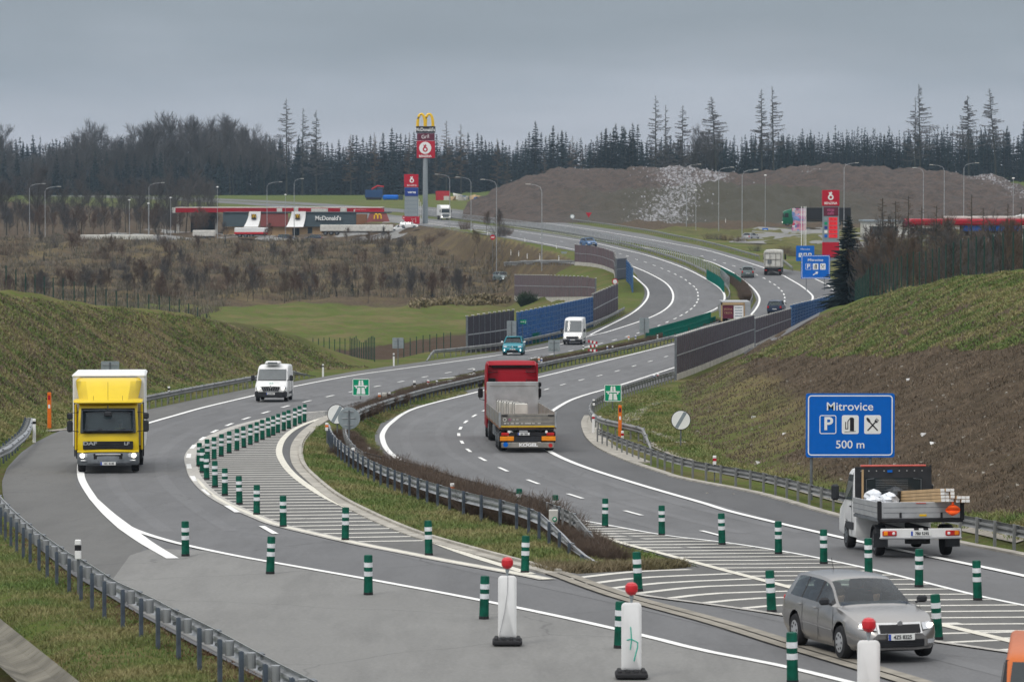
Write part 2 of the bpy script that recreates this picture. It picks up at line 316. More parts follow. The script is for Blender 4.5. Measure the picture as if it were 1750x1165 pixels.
def nn(n, t, **k):
    x = n.nodes.new(t)
    for a, v in k.items():
        if hasattr(x, a): setattr(x, a, v)
        else: x.inputs[a].default_value = v
    return x
def noise(n, vec, scale, detail=6, rough=.6):
    x = n.nodes.new('ShaderNodeTexNoise'); x.inputs['Scale'].default_value = scale; x.inputs['Detail'].default_value = detail; x.inputs['Roughness'].default_value = rough
    n.links.new(vec, x.inputs[0]); return x.outputs[0]
def ramp(n, fac, stops):
    x = n.nodes.new('ShaderNodeValToRGB'); el = x.color_ramp.elements
    while len(el) < len(stops): el.new(.5)
    for e, (p, c) in zip(el, stops): e.position = p; e.color = (*c, 1) if hasattr(c, '__len__') else (c, c, c, 1)
    n.links.new(fac, x.inputs[0]); return x.outputs[0]
def mixc(n, fac, a, b, blend='MIX'):
    x = n.nodes.new('ShaderNodeMix'); x.data_type = 'RGBA'; x.blend_type = blend
    for i, v in ((0, fac), (6, a), (7, b)):
        if hasattr(v, 'is_linked') or hasattr(v, 'node'): n.links.new(v, x.inputs[i])
        else: x.inputs[i].default_value = (*v, 1) if hasattr(v, '__len__') else v
    return x.outputs[2]
def bump(n, b, h, dist, strength=1):
    x = n.nodes.new('ShaderNodeBump'); x.inputs['Strength'].default_value = strength; x.inputs['Distance'].default_value = dist
    n.links.new(h, x.inputs['Height']); n.links.new(x.outputs[0], b.inputs['Normal'])
def mth(n, op, a, b=None):
    x = n.nodes.new('ShaderNodeMath'); x.operation = op
    for i, v in ((0, a), (1, b)):
        if v is None: continue
        if hasattr(v, 'node'): n.links.new(v, x.inputs[i])
        else: x.inputs[i].default_value = v
    return x.outputs[0]
def asphalt(name, base, warm=1.0):
    m, n, b = newmat(name); b.inputs['Roughness'].default_value = .78
    g = n.nodes.new('ShaderNodeNewGeometry').outputs['Position']
    big = noise(n, g, .05, 5); med = noise(n, g, .5, 6); fin = noise(n, g, 14, 4, .7)
    mpn = n.nodes.new('ShaderNodeMapping'); mpn.inputs['Scale'].default_value = (.9, .12, 1); n.links.new(g, mpn.inputs[0]); st = noise(n, mpn.outputs[0], 1.0, 6, .7)
    c = [base*.99, base*1.0, base*1.03] if warm == 1 else [base*1.02, base*1.01, base*.965]
    col = mixc(n, ramp(n, big, [(.35, 0), (.65, 1)]), [k*.86 for k in c], [k*1.12 for k in c])
    col = mixc(n, ramp(n, st, [(.46, 0), (.68, .75)]), col, [k*.62 for k in c])
    col = mixc(n, ramp(n, med, [(.3, .0), (.72, .5)]), col, [k*.8 for k in c])
    col = mixc(n, .6, col, ramp(n, fin, [(.3, .5), (.7, 1.0)]), 'MULTIPLY')
    vo = n.nodes.new('ShaderNodeTexVoronoi'); vo.feature = 'DISTANCE_TO_EDGE'; vo.inputs['Scale'].default_value = .09; 
    wv = n.nodes.new('ShaderNodeVectorMath'); wv.operation = 'ADD'; nsv = n.nodes.new('ShaderNodeTexNoise'); nsv.inputs['Scale'].default_value = .6; n.links.new(g, nsv.inputs[0])
    n.links.new(g, wv.inputs[0]); n.links.new(nsv.outputs[1], wv.inputs[1]); n.links.new(wv.outputs[0], vo.inputs[0])
    crk = ramp(n, vo.outputs[0], [(.0, 1), (.0016, .0)])
    col = mixc(n, mth(n, 'MULTIPLY', crk, .5), col, (.05, .05, .05))
    n.links.new(col, b.inputs['Base Color']); bump(n, b, fin, .008, .5)
asphalt('asphalt', .148); asphalt('asphalt_track', .165); asphalt('asphalt_dark', .10); asphalt('asphalt_mid', .135, .98); asphalt('asphalt_hatch', .125, .95); asphalt('asphalt_pale', .225, .985); asphalt('asphalt_lane', .185)
def worn(name, c, lo=.38):
    m, n, b = newmat(name); b.inputs['Roughness'].default_value = .7
    g = n.nodes.new('ShaderNodeNewGeometry').outputs['Position']
    w = ramp(n, noise(n, g, 5, 7, .75), [(lo-.06, .55), (lo+.12, 0)]); d = noise(n, g, .7, 4)
    col = mixc(n, ramp(n, d, [(.3, 0), (.7, .25)]), c, [k*.7 for k in c]); col = mixc(n, w, col, (.19, .185, .18))
    n.links.new(col, b.inputs['Base Color'])
worn('mark_white', (.80, .80, .78), .3); worn('mark_cream', (.68, .65, .56), .38); worn('mark_faded', (.48, .46, .42), .46); worn('mark_hatch', (.66, .64, .58), .36)

# ground: one material, driven by four painted-in ground-cover weights (green, dry, weed/earth, ploughed)
m, n, b = newmat('ground'); b.inputs['Roughness'].default_value = 1; b.inputs['Specular IOR Level'].default_value = .1
g = n.nodes.new('ShaderNodeNewGeometry').outputs['Position']
at = n.nodes.new('ShaderNodeVertexColor'); at.layer_name = 'cover'
sp = n.nodes.new('ShaderNodeSeparateColor'); n.links.new(at.outputs[0], sp.inputs[0])
big = noise(n, g, .11, 6, .65); med = noise(n, g, .9, 7, .7); fin = noise(n, g, 6, 6, .75); ms = n.nodes.new('ShaderNodeMapping'); ms.inputs['Scale'].default_value = (1.6, .5, 3); n.links.new(g, ms.inputs[0]); stk = noise(n, ms.outputs[0], 1.6, 7, .75)
green = mixc(n, fin, (.052, .085, .015), (.14, .175, .038)); dry = mixc(n, fin, (.13, .10, .042), (.27, .22, .11)); weed = mixc(n, ramp(n, stk, [(.3, 0), (.72, 1)]), (.045, .032, .022), (.155, .115, .078)); plow = mixc(n, fin, (.05, .032, .022), (.105, .072, .052))
def wsel(chan, thr=.5):      # weight nudged by noise so that covers break up into patches
    s_ = mth(n, 'ADD', chan, mth(n, 'MULTIPLY', mth(n, 'SUBTRACT', mth(n, 'ADD', mth(n, 'MULTIPLY', big, .5), mth(n, 'MULTIPLY', med, .5)), .5), 2.4))
    return ramp(n, s_, [(thr-.18, 0), (thr+.18, 1)])
col = mixc(n, wsel(sp.outputs[0]), dry, green)
col = mixc(n, wsel(sp.outputs[1]), col, weed)
col = mixc(n, sp.outputs[2], col, plow)
col = mixc(n, ramp(n, med, [(.35, .5), (.6, 0)]), col, (.04, .034, .02))
n.links.new(col, b.inputs['Base Color'])
hh = mth(n, 'ADD', mth(n, 'MULTIPLY', stk, .7), mth(n, 'MULTIPLY', fin, .35)); bump(n, b, hh, .22, .9)
# ------------------------------------------------------------------ terrain sheet
def inpoly(x, y, P):
    P = np.asarray(P, float); c = np.zeros(np.shape(x), bool); j = len(P)-1
    for i in range(len(P)):
        xi, yi = P[i]; xj, yj = P[j]
        if yi != yj: c ^= ((yi > y) != (yj > y)) & (x < (xj-xi)*(y-yi)/(yj-yi)+xi)
        j = i
    return c
Us = np.linspace(-.30, .32, 500); Yr = np.r_[np.geomspace(36, 420, 430), np.geomspace(425, 1700, 230), np.geomspace(1720, 7500, 45)]
UU, YY = np.meshgrid(Us, Yr); XX = UU*YY; ZZ = T(XX, YY)
V = np.c_[XX.ravel(), YY.ravel(), ZZ.ravel()]; nc = len(Us); nr = len(Yr)
i, j = np.meshgrid(np.arange(nr-1), np.arange(nc-1), indexing='ij'); q = (i*nc+j).ravel()
me = fastmesh('ground', V, np.c_[q, q+1, q+nc+1, q+nc], 'ground', True)
ppx, ppy = proj(V[:, 0], V[:, 1], V[:, 2]); Yv = V[:, 1]; Xv = V[:, 0]
xc, xb, xf, xg = lk(XC, Yv), lk(XB, Yv), lk(XF, Yv), lk(XGt, Yv)
offL = xc-Xv; offR = Xv-xf
G_ = np.full(len(V), .62); WE = np.full(len(V), .1); PL = np.zeros(len(V))
tl = np.clip(offL/np.maximum(xc-xb, 1), 0, 2); tr = np.clip(offR/np.maximum(xg-xf, 1), 0, 2)
nearm = Yv < 330
L = nearm & (offL > 0) & (Yv > 110)
WE = np.where(L, np.interp(tl, [0, .08, .25, .7, .9, 1.1], [.1, .2, .55, .42, .2, .1]), WE); G_ = np.where(L, np.interp(tl, [0, .1, .3, .8, 1, 1.4], [.7, .5, .35, .5, .55, .3]), G_)
WE = np.where(L & (ppx > 330), np.interp(ppx, [330, 560, 640], [.5, .3, .1])*np.ones(len(V)), WE); G_ = np.where(L & (ppx > 330), .62, G_)
R_ = (Yv < 460) & (offR > 0)
WE = np.where(R_, np.interp(tr, [0, .04, .12, .5, .72, .9, 1.2], [.12, .25, .85, .95, .65, .16, .1]), WE); G_ = np.where(R_, np.interp(tr, [0, .1, .5, .8, 1, 1.4], [.55, .5, .3, .6, .8, .7]), G_)
WE = np.where(R_ & (Yv > 150) & (tr < .30) & (Yv < 290), np.interp(tr, [0, .12, .24, .3], [.1, .12, .4, .75]), WE)
far_ = Yv >= 330
fl = far_ & (offL > 0)
WE = np.where(fl & (Yv > 545) & (Yv < 800), .62, WE); G_ = np.where(fl & (Yv > 560) & (Yv < 1000), .25, G_)
WE = np.where(fl & (Yv >= 800) & (Yv < 1500), .9, WE); G_ = np.where(fl & (Yv < 545), .58, G_); WE = np.where(fl & (Yv < 545), .05, WE)
brown = inpoly(ppx, ppy, [(560, 600), (640, 592), (720, 580), (830, 565), (860, 600), (760, 625), (640, 640)]) & far_ & (Yv < 500); PL = np.where(brown, 1., PL)
fr_ = (offR > 0) & (Yv >= 460); WE = np.where(fr_, np.where(Yv > 770, .85, .4), WE); G_ = np.where(fr_, .6, G_)
G_ = np.where(Yv > 1250, .95, G_); WE = np.where(Yv > 1250, -.2, WE)
nl = nearm & (offL > -6) & (Yv < 110); WE = np.where(nl, .12, WE); G_ = np.where(nl, .55, G_)
rust = (np.abs(offL+2) < 0) ; 
ca = me.color_attributes.new('cover', 'FLOAT_COLOR', 'POINT')
ca.data.foreach_set('color', np.c_[np.clip(G_, 0, 1), np.clip(WE, 0, 1), PL, np.ones(len(V))].astype(np.float32).ravel())
tag(link('ground', me), kind='structure')

# ------------------------------------------------------------------ draped sheets and lines
def fill(polys, name, mat, off, holes=(), step=2.5, cell=None, world=False):
    B = [np.array(even(p if world else hits(p), step)) for p in polys]
    for k in range(len(B)):
        if np.hypot(*(B[k][0]-B[k][-1])) < .5: B[k] = B[k][:-1]
    Hh = [np.array(even(h if world else hits(h), step)) for h in holes]
    pts = []; edges = []
    for P in B+Hh:
        k = len(pts); pts += [tuple(p) for p in P]; edges += [(k+a, k+(a+1) % len(P)) for a in range(len(P))]
    A = np.vstack(B); y = A[:, 1].min(); grid = []
    while y < A[:, 1].max():
        d = np.clip(y*.014, 1.4, 12) if cell is None else cell
        xs = np.arange(A[:, 0].min(), A[:, 0].max(), d); grid += [(x, y) for x in xs]; y += d
    if grid:
        g = np.array(grid); ok = np.zeros(len(g), bool)
        for P in B: ok |= inpoly(g[:, 0], g[:, 1], P)
        for P in Hh: ok &= ~inpoly(g[:, 0], g[:, 1], P)
        pts += [tuple(p) for p in g[ok]]
    r = geometry.delaunay_2d_cdt([Vector(p) for p in pts], edges, [], 0, 1e-5)
    v = np.array([tuple(p) for p in r[0]]); f = np.array([t for t in r[2] if len(t) == 3])
    c = v[f].mean(1); ok = np.zeros(len(f), bool)
    for P in B: ok |= inpoly(c[:, 0], c[:, 1], P)
    for P in Hh: ok &= ~inpoly(c[:, 0], c[:, 1], P)
    f = f[ok]; V = np.c_[v, T(v[:, 0], v[:, 1])+off]
    a = V[f[:, 1]]-V[f[:, 0]]; b_ = V[f[:, 2]]-V[f[:, 0]]; fl_ = (a[:, 0]*b_[:, 1]-a[:, 1]*b_[:, 0]) < 0; f[fl_] = f[fl_][:, ::-1]
    return tag(link(name, fastmesh(name, V, f, mat)), kind='structure')
def stripe(mb, P, w, off, taper=None):     # a flat band of width w following the ground path P
    P = np.asarray(P, float); d = np.gradient(P, axis=0); d /= np.maximum(np.hypot(d[:, 0], d[:, 1]), 1e-6)[:, None]
    nrm = np.c_[-d[:, 1], d[:, 0]]; ww = np.full(len(P), w) if np.isscalar(w) else np.interp(np.linspace(0, 1, len(P)), np.linspace(0, 1, len(w)), w)
    a = P+nrm*ww[:, None]/2; b = P-nrm*ww[:, None]/2
    A = np.c_[a, T(a[:, 0], a[:, 1])+off]; B = np.c_[b, T(b[:, 0], b[:, 1])+off]; V = np.empty((2*len(P), 3)); V[0::2] = A; V[1::2] = B
    mb.add(V, [(2*i+1, 2*i, 2*i+2, 2*i+3)[::-1] for i in range(len(P)-1)])
def raised(mb, P, w, h, base=-.15):   # kerb / slot drain: a solid strip with thickness
    P = np.asarray(P, float); d = np.gradient(P, axis=0); d /= np.maximum(np.hypot(d[:, 0], d[:, 1]), 1e-6)[:, None]
    nr_ = np.c_[-d[:, 1], d[:, 0]]; secs = []
    for p, q in zip(P, nr_):
        z = float(T(p[0], p[1])); a = p+q*w/2; b = p-q*w/2; secs.append([(a[0], a[1], z+base), (a[0], a[1], z+h), (b[0], b[1], z+h), (b[0], b[1], z+base)])
    mb.loft(secs)
LCedge = [(900, 1520), (800, 1380), (640, 1262), (520, 1198), (430, 1153), (330, 1103), (235, 1050), (166, 1008), (120, 982), (60, 933), (25, 888), (5, 850), (3, 825), (12, 800), (35, 775), (60, 757), (90, 742), (125, 728), (200, 711), (255, 700), (330, 684), (430, 664), (530, 648), (600, 636), (660, 627), (720, 619), (780, 611), (890, 595), (950, 582), (1006, 567), (1050, 548), (1080, 532), (1098, 518), (1105, 505), (1103, 490), (1095, 478), (1082, 464), (1065, 450), (1040, 441), (982, 430), (900, 414), (840, 403), (760, 391), (720, 386), (680, 382), (550, 368), (380, 354), (300, 348), (200, 341)]
RCedge = [(200, 327), (300, 331), (370, 334), (520, 341), (694, 351), (780, 358), (850, 366), (1000, 385), (1100, 400), (1150, 411), (1220, 426), (1300, 448), (1340, 460), (1390, 467), (1425, 478), (1440, 495), (1430, 515), (1395, 542), (1340, 574), (1270, 603), (1200, 628), (1153, 646), (1097, 662), (1063, 674), (1037, 685), (1017, 693), (1008, 702), (1005, 712), (1003, 724), (1004, 738), (1010, 752), (1028, 768), (1080, 792), (1130, 808), (1170, 820), (1303, 847), (1445, 887), (1647, 932), (1750, 952), (1900, 985), (2100, 1035), (2500, 1150), (3000, 1320), (3400, 1500)]
MedL = [(370, 349), (550, 357), (694, 370), (780, 378), (850, 387), (940, 399), (1000, 409), (1060, 421), (1110, 434), (1170, 454), (1210, 475), (1238, 495), (1243, 513), (1228, 530), (1190, 545), (1150, 557), (1100, 572), (1000, 596), (940, 608), (870, 623), (800, 638), (740, 651), (690, 663), (640, 681), (600, 698), (566, 713), (540, 728), (522, 745), (514, 762), (514, 782), (523, 803), (540, 822), (562, 841), (590, 862), (625, 884), (665, 904), (720, 925), (800, 950), (880, 973), (958, 986)]
MedR = [(1021, 984), (1107, 980), (1196, 974), (1136, 953), (1064, 934), (997, 911), (965, 895), (940, 890), (850, 868), (760, 838), (690, 803), (655, 778), (641, 760), (640, 744), (652, 722), (700, 693), (799, 667), (935, 635), (960, 629), (1155, 583), (1225, 562), (1265, 546), (1283, 530), (1293, 513), (1287, 499), (1270, 483), (1240, 462), (1200, 441), (1100, 419), (1000, 403), (940, 392), (850, 380), (694, 364), (550, 353), (370, 346)]
OUT = LCedge+[(90, 335), (90, 326)]+RCedge
def farside(o):                            # beyond the last traced point the carriageways follow the median line
    out = []
    for Y in (1060, 1150, 1250, 1350, 1450):
        c0, c1 = float(lk(XM, Y-20)), float(lk(XM, Y+20)); d = np.array([c1-c0, 40.]); d /= np.hypot(*d); out.append((float(lk(XM, Y))+d[1]*o, Y-d[0]*o))
    return out
keep = lambda P: [p for p in P if p[0] > 660 or p[1] > 400]
outer = hits(keep(LCedge))+farside(-14)+farside(14)[::-1]+hits(keep(RCedge))
hole = farside(-1.8)[::-1]+hits(keep(MedL))+hits(keep(MedR))+farside(1.8)
fill([outer], 'road', 'asphalt', .03, holes=[hole], world=True)
# patches of other asphalt, each 4 mm above the last
K1 = .036
fill([curve([(130, 830), (142, 760), (200, 735), (300, 709), (430, 677), (500, 661), (600, 642), (700, 628), (860, 605), (940, 592), (1008, 573)], 3)+curve([(1000, 571), (940, 586), (890, 597), (720, 621), (600, 638), (530, 650), (430, 666), (330, 686), (255, 702), (130, 730), (65, 760), (38, 778), (15, 803), (6, 825), (8, 850), (40, 893), (120, 976)], 3)[::1]+[(200, 1000), (250, 930), (190, 885), (155, 850)]], 'road_shoulder', 'asphalt_mid', K1)
fill([[(640, 1258), (430, 1149), (235, 1046), (180, 1010), (230, 940), (330, 937), (500, 970), (800, 1025), (1100, 1090), (1480, 1178), (1700, 1240), (1900, 1300), (1300, 1420), (880, 1400)]], 'road_apron', 'asphalt_pale', K1+.004)
fill([curve([(1020, 573), (1111, 543), (1141, 524), (1149, 505), (1139, 487), (1113, 471), (1084, 458)], 4)+curve([(1090, 478), (1100, 492), (1101, 505), (1094, 520), (1076, 536), (1045, 554), (1006, 571)], 4)], 'slip_lane', 'asphalt_dark', K1)
fill([curve([(1150, 631), (1063, 660), (994, 680), (952, 700), (928, 722), (922, 745), (938, 772), (1000, 801), (1100, 833), (1200, 856), (1300, 883), (1447, 923), (1593, 955), (1750, 988), (1950, 1035)], 4)+curve([(2000, 1009), (1750, 951), (1647, 931), (1445, 886), (1303, 846), (1170, 819), (1080, 791), (1028, 767), (1011, 752), (1005, 738), (1004, 724), (1006, 712), (1010, 702), (1019, 693), (1063, 675), (1150, 648)], 4)], 'road_shoulder', 'asphalt_dark', K1)
fill([curve([(596, 700), (557, 716), (528, 726), (502, 740), (486, 755), (479, 772), (481, 790), (490, 802), (505, 818), (530, 837), (566, 859), (623, 884), (666, 900), (730, 926), (796, 950), (866, 973), (905, 985)], 4)+curve([(945, 986), (880, 972), (800, 949), (720, 924), (665, 903), (625, 883), (590, 861), (562, 840), (540, 821), (523, 802), (514, 782), (514, 762), (522, 746), (540, 729), (566, 713), (600, 698)], 4)], 'gutter_strip', 'asphalt_dark', K1+.008)
thick = [(557, 714), (526.5, 724), (500, 737), (484, 752), (477.5, 767), (478, 780), (487, 797), (502, 814), (526.5, 833), (564, 855.6), (619, 880), (664, 897), (727, 923), (793, 948.6), (864, 971), (907, 984)]
outl = [(560.5, 703.6), (523, 706.5), (460.5, 716), (417, 726), (381, 738.5), (356.6, 750), (338, 763), (328, 774), (324.5, 786), (328, 801), (336, 820), (356.6, 842), (379, 857.5), (405.7, 870.7), (441.6, 886), (475.6, 899), (550, 917), (621, 933), (693, 947), (764, 961), (836, 974), (907, 987), (936, 993)]
fill([curve(outl, 3)+curve(thick[::-1], 3)], 'hatched_area', 'asphalt_hatch', K1+.008)
upr = [(964, 886), (1033, 898.5), (1136, 917), (1250, 931), (1350, 947), (1416, 960), (1501, 978.6), (1581, 998.6), (1678.6, 1023), (1750, 1038), (1850, 1060), (2000, 1095)]
thk = [(997, 909), (1064, 931), (1136, 950), (1221, 973), (1350, 1007), (1480, 1040), (1607, 1071), (1650, 1081), (1740, 1103), (1850, 1131), (2000, 1170)]
low = [(1020, 1003), (1096, 1020), (1221, 1037), (1336, 1054), (1480, 1079), (1607, 1101), (1718, 1117), (1850, 1138), (2000, 1165)]
fill([curve(upr, 3)+curve(low[::-1], 3)+[(975, 992), (960, 984), (1107, 976), (1196, 972), (1136, 952), (1064, 933), (997, 911)]], 'hatched_area', 'asphalt_hatch', K1+.008)

MO = .052
wh, cr_, fd, ht = MB(), MB(), MB(), MB()
mainA = [(295, 957), (250, 930), (215, 905), (185, 880), (160, 855), (144, 830), (138, 812), (140, 788), (155, 765), (190, 744), (255, 724), (300, 711), (350, 697), (430, 678), (500, 662), (600, 643), (700, 629), (780, 618), (862, 606), (940, 593), (1008, 574.5), (1040, 567), (1111, 543), (1143, 524), (1150.5, 505), (1140, 486), (1114, 470), (1082, 456), (1035, 439), (982, 427), (880, 407), (830, 397), (760, 386), (700, 379)]
stripe(wh, wpath(mainA[4:], 1.2), .25, MO); stripe(wh, wpath(mainA[2:5], .8), [.42, .25], MO+.002); stripe(wh, wpath(mainA[:3], .8), [.30, .42], MO)
stripe(wh, wpath([(205, 893), (230, 908), (300, 930), (400, 952), (500, 970), (640, 995), (800, 1025), (960, 1058), (1100, 1090), (1200, 1115), (1340, 1143), (1470, 1175), (1600, 1210), (1800, 1270)], 1.2), .2, MO+.004)
stripe(wh, wpath([(1008, 573), (1036, 559), (1080, 536), (1104, 514), (1107, 496), (1092, 480), (1075, 466)], 1.5), .25, MO+.004)
stripe(wh, wpath([(1153, 588), (960, 636), (935, 642), (799, 675), (706.5, 700), (669, 723), (655, 740), (654, 753), (662, 770), (682, 787), (730, 815), (800, 842), (880, 868), (964, 886)], 1.2), .25, MO)
stripe(wh, wpath([(1950, 1034), (1750, 987), (1593, 954), (1447, 923), (1264, 880), (1200, 861), (1100, 832), (1000, 800), (943, 775), (922, 755), (916, 737), (926, 718), (960, 693), (994, 678), (1063, 658), (1153, 628.6), (1220, 606), (1300, 572), (1360, 541), (1384, 520), (1389, 509), (1385, 502), (1369, 489), (1340, 472)], 1.2), .25, MO+.004)
stripe(wh, wpath([(1393, 477), (1415, 488), (1425, 497)], 1.5), .2, MO); stripe(wh, wpath([(1340, 472), (1301, 456.5), (1218.6, 431), (1150, 417), (1000, 391), (850, 371), (694, 355)], 3), .25, MO)
stripe(wh, wpath([(1155, 587.5), (1225, 568), (1268, 550), (1289, 532), (1298, 514), (1292, 499), (1274, 482), (1245, 462), (1200, 444), (1100, 423), (1000, 407), (850, 383)], 1.5), .25, MO)
stripe(wh, wpath([(1153, 553), (1193, 541), (1225, 527), (1238, 512), (1233, 496), (1208, 478), (1168, 458), (1110, 438), (1060, 426), (1000, 413), (850, 391), (694, 374)], 1.5), .25, MO)
LD = [(1072, 438), (1088, 444), (1103, 448.5), (1118, 454), (1131, 459), (1143, 464), (1154, 469), (1164, 474), (1172, 479), (1179, 485), (1186, 490), (1190, 495), (1192.5, 500.5), (1193, 506), (1193, 512), (1191, 517), (1187, 523), (1181, 528.5), (1173.6, 534), (1164, 539.5), (1153.6, 545), (1140, 551), (1126, 557), (1110, 563.5), (1091, 569.5), (1072, 575.5), (1050, 581.5), (1026, 587.5), (1002, 593.5), (976, 600), (943, 606), (911.7, 612), (878, 618), (843, 624), (805, 631), (766, 637.6), (726, 645), (685, 653), (644.6, 661), (603, 670), (564, 678), (525, 687), (488, 696), (454, 706), (420.8, 716.4), (392, 727), (366.6, 738.5), (346, 751), (330, 765), (322.5, 780.6), (323, 798.6), (331, 819.7), (354, 843), (396.7, 872), (459, 908)]
RD = [(1341, 520), (1341, 515), (1341, 509), (1339.6, 503.5), (1336, 497.7), (1330.7, 492.5), (1324, 487), (1315.6, 482), (1306, 476), (1293, 470), (1282, 465), (1270, 460), (1254, 455), (1238, 450), (1221, 444.6), (1200, 438)]
RD2 = [(1138.5, 609.8), (1111, 618), (1083.6, 626), (1054.7, 634.7), (1024.9, 642.4), (993.7, 650), (962, 658), (934, 666), (900, 676), (864, 688), (829, 702), (810.6, 711.6), (796, 722), (787, 733), (784, 744), (789.6, 757), (801, 771), (824.7, 786), (860, 803.6), (911, 825), (982.7, 849.5), (1082, 878.6), (1215.7, 913.4)]
def dashes(P, w=.15, L=3.1):
    H = np.array(hits(P))
    for i in range(len(H)):
        t = H[min(i+1, len(H)-1)]-H[max(i-1, 0)]; t /= np.hypot(*t); stripe(wh, [H[i]-t*L/2, H[i], H[i]+t*L/2], w, MO)
dashes(LD, .17); dashes(RD, .17); dashes(RD2, .15)
dashes([(1060, 434), (1040, 429), (1015, 423), (990, 418), (960, 413), (925, 407), (890, 401), (855, 395), (815, 390)], .17); 
stripe(cr_, wpath(thick, 1), .25, MO+.004); stripe(cr_, wpath(outl[10:], 1), [.1, .25], MO)
stripe(fd, wpath(outl, 1), .42, MO-.002)
stripe(wh, wpath(upr, 1), .15, MO+.004); stripe(cr_, wpath(thk, 1), .26, MO+.006); stripe(fd, wpath(low, 1), .2, MO+.004)
for pl in ([(964, 993), (1078, 980), (1178, 975.7)], [(1004, 1001), (1096, 990), (1250, 983)], [(1041, 1008.6), (1136, 998.6), (1293, 991.4)], [(1090, 1017), (1193, 1005.7), (1321, 1001.4)], [(1147, 1025), (1221, 1017), (1350, 1013)], [(1207, 1033), (1279, 1026), (1350, 1023.7), (1420, 1021)], [(1264, 1043), (1336, 1037), (1475, 1034)], [(1325, 1053), (1400, 1047), (1530, 1045)], [(1385, 1064), (1470, 1058), (1580, 1057)], [(1455, 1074), (1530, 1070), (1640, 1068)], [(1525, 1087), (1607, 1086), (1740, 1083)], [(1560, 1093), (1621, 1101), (1740, 1096)][1:], [(1700, 1115), (1790, 1109)]):
    stripe(ht, wpath(pl, 1), .24, MO-.004)
tk = MB(); LT_ = LD[32:]+[(560, 936), (760, 984), (1000, 1038), (1250, 1102), (1500, 1175)]
for D_, o_ in ((RD2, .95), (RD2, 2.65), (RD2, -.95), (RD2, -2.65), (LT_, 1.0), (LT_, 2.7), (LD[:60], -1.0), (LD[:60], -2.7)):
    P = wpath(D_, 2); d = np.gradient(P, axis=0); d /= np.hypot(d[:, 0], d[:, 1])[:, None]; stripe(tk, P+np.c_[-d[:, 1], d[:, 0]]*o_, .42, MO-.018)
tag(link('wheel_track', fastmesh('wheel_track', np.vstack(tk.v), np.array(tk.f), 'asphalt_track')), kind='structure')
def xat(P, y, asc=True):
    P = np.array(curve(P, 6)); return np.interp(y, P[:, 1], P[:, 0])
lo_thick = thick[4:]; up_thick = thick[:5][::-1]; lo_out = outl[8:]; up_out = outl[:9][::-1]
Y = 92.0; ys = []
while Y < 190: ys.append(480+41230/Y); Y += 1.45
for y in ys:
    s0 = .016*np.clip((y-760)/150, 0, 1)
    if y > 786: x0 = xat(lo_out, y)
    elif y > 704: x0 = np.interp(y, [p[1] for p in up_out][::-1], [p[0] for p in up_out][::-1])
    else: continue
    x1 = x0+50
    for _ in range(6):
        yy = y-(x1-x0)*s0
        x1 = xat(lo_thick, yy) if yy > 767 else np.interp(yy, [p[1] for p in up_thick][::-1], [p[0] for p in up_thick][::-1])
    if x1-x0 > 8: stripe(ht, even(hits([(x0+2, y), ((x0+x1)/2, y-(x1-x0)*s0/2), (x1-2, y-(x1-x0)*s0)]), 2), .27, MO-.004)
Y = 108.5
while Y > 66:
    y = 480+(6.65+float(lk(ED, Y)))*6200/Y-1
    x0 = xat(thk, y); x1 = xat(upr, y-3); x1 = xat(upr, y-(x1-x0)*.008)
    if x1-x0 > 6 and x0 < 1990 and y > 889:
        if y < 908: x0 = np.interp(y, [886, 908], [964, 997])
        stripe(ht, even(hits([(x0, y), ((x0+x1)/2, y-(x1-x0)*.004), (x1, y-(x1-x0)*.008)]), 2), .24, MO-.004)
    Y -= 1.47
for y, x0, x1 in ((640, 800, 830), (647, 752, 800), (612, 905, 950), (619, 880, 915)): stripe(wh, even(hits([(x0, y+1), (x1, y)]), 2), .3, MO)
for mb, nm, mt in ((wh, 'lane_marking', 'mark_white'), (cr_, 'lane_marking', 'mark_cream'), (fd, 'lane_marking', 'mark_faded'), (ht, 'hatch_marking', 'mark_hatch')):
    V = np.vstack(mb.v); me = fastmesh(nm, V, np.array(mb.f), mt); tag(link(nm, me), kind='structure')
dr = MB()
slot = [(880, 964), (950, 982), (1010, 1004), (1078.6, 1027), (1164, 1050), (1250, 1074), (1344, 1104), (1430, 1130), (1507, 1153), (1600, 1182), (1750, 1235)]
P = wpath(slot, 1.5); d = np.gradient(P, axis=0); d /= np.hypot(d[:, 0], d[:, 1])[:, None]; nq = np.c_[-d[:, 1], d[:, 0]]
stripe(dr, P+nq*.16, .26, MO+.01); stripe(dr, P-nq*.16, .26, MO+.01); tag(dr.build('slot_drain', 'drain'), kind='structure')
kb = MB(); kerb = [(600, 699), (562, 714), (540, 727), (522, 742), (511, 757), (507, 770), (508, 787), (516, 803), (534, 821), (560, 843), (586, 860), (619, 877), (664, 898), (721, 920), (807, 945), (893, 968), (950, 983)]
P = wpath(kerb, 1.5); raised(kb, P, .5, .075); raised(kb, wpath([(x+6, y-1) for x, y in kerb[3:]], 1.5), .12, .13)
RK = [(2000, 1009), (1750, 951.5), (1647, 931.5), (1445, 886.5), (1303, 846.5), (1170, 820), (1130, 808), (1080, 791), (1030, 769), (1009, 752), (1001, 738), (998, 724), (1003, 712)]
raised(kb, wpath(RK, 1.5), .3, .09); raised(kb, wpath(RK[7:], 1.5)+[.35, 0], .9, .06)
tag(kb.build('kerb', 'concrete'), kind='structure')
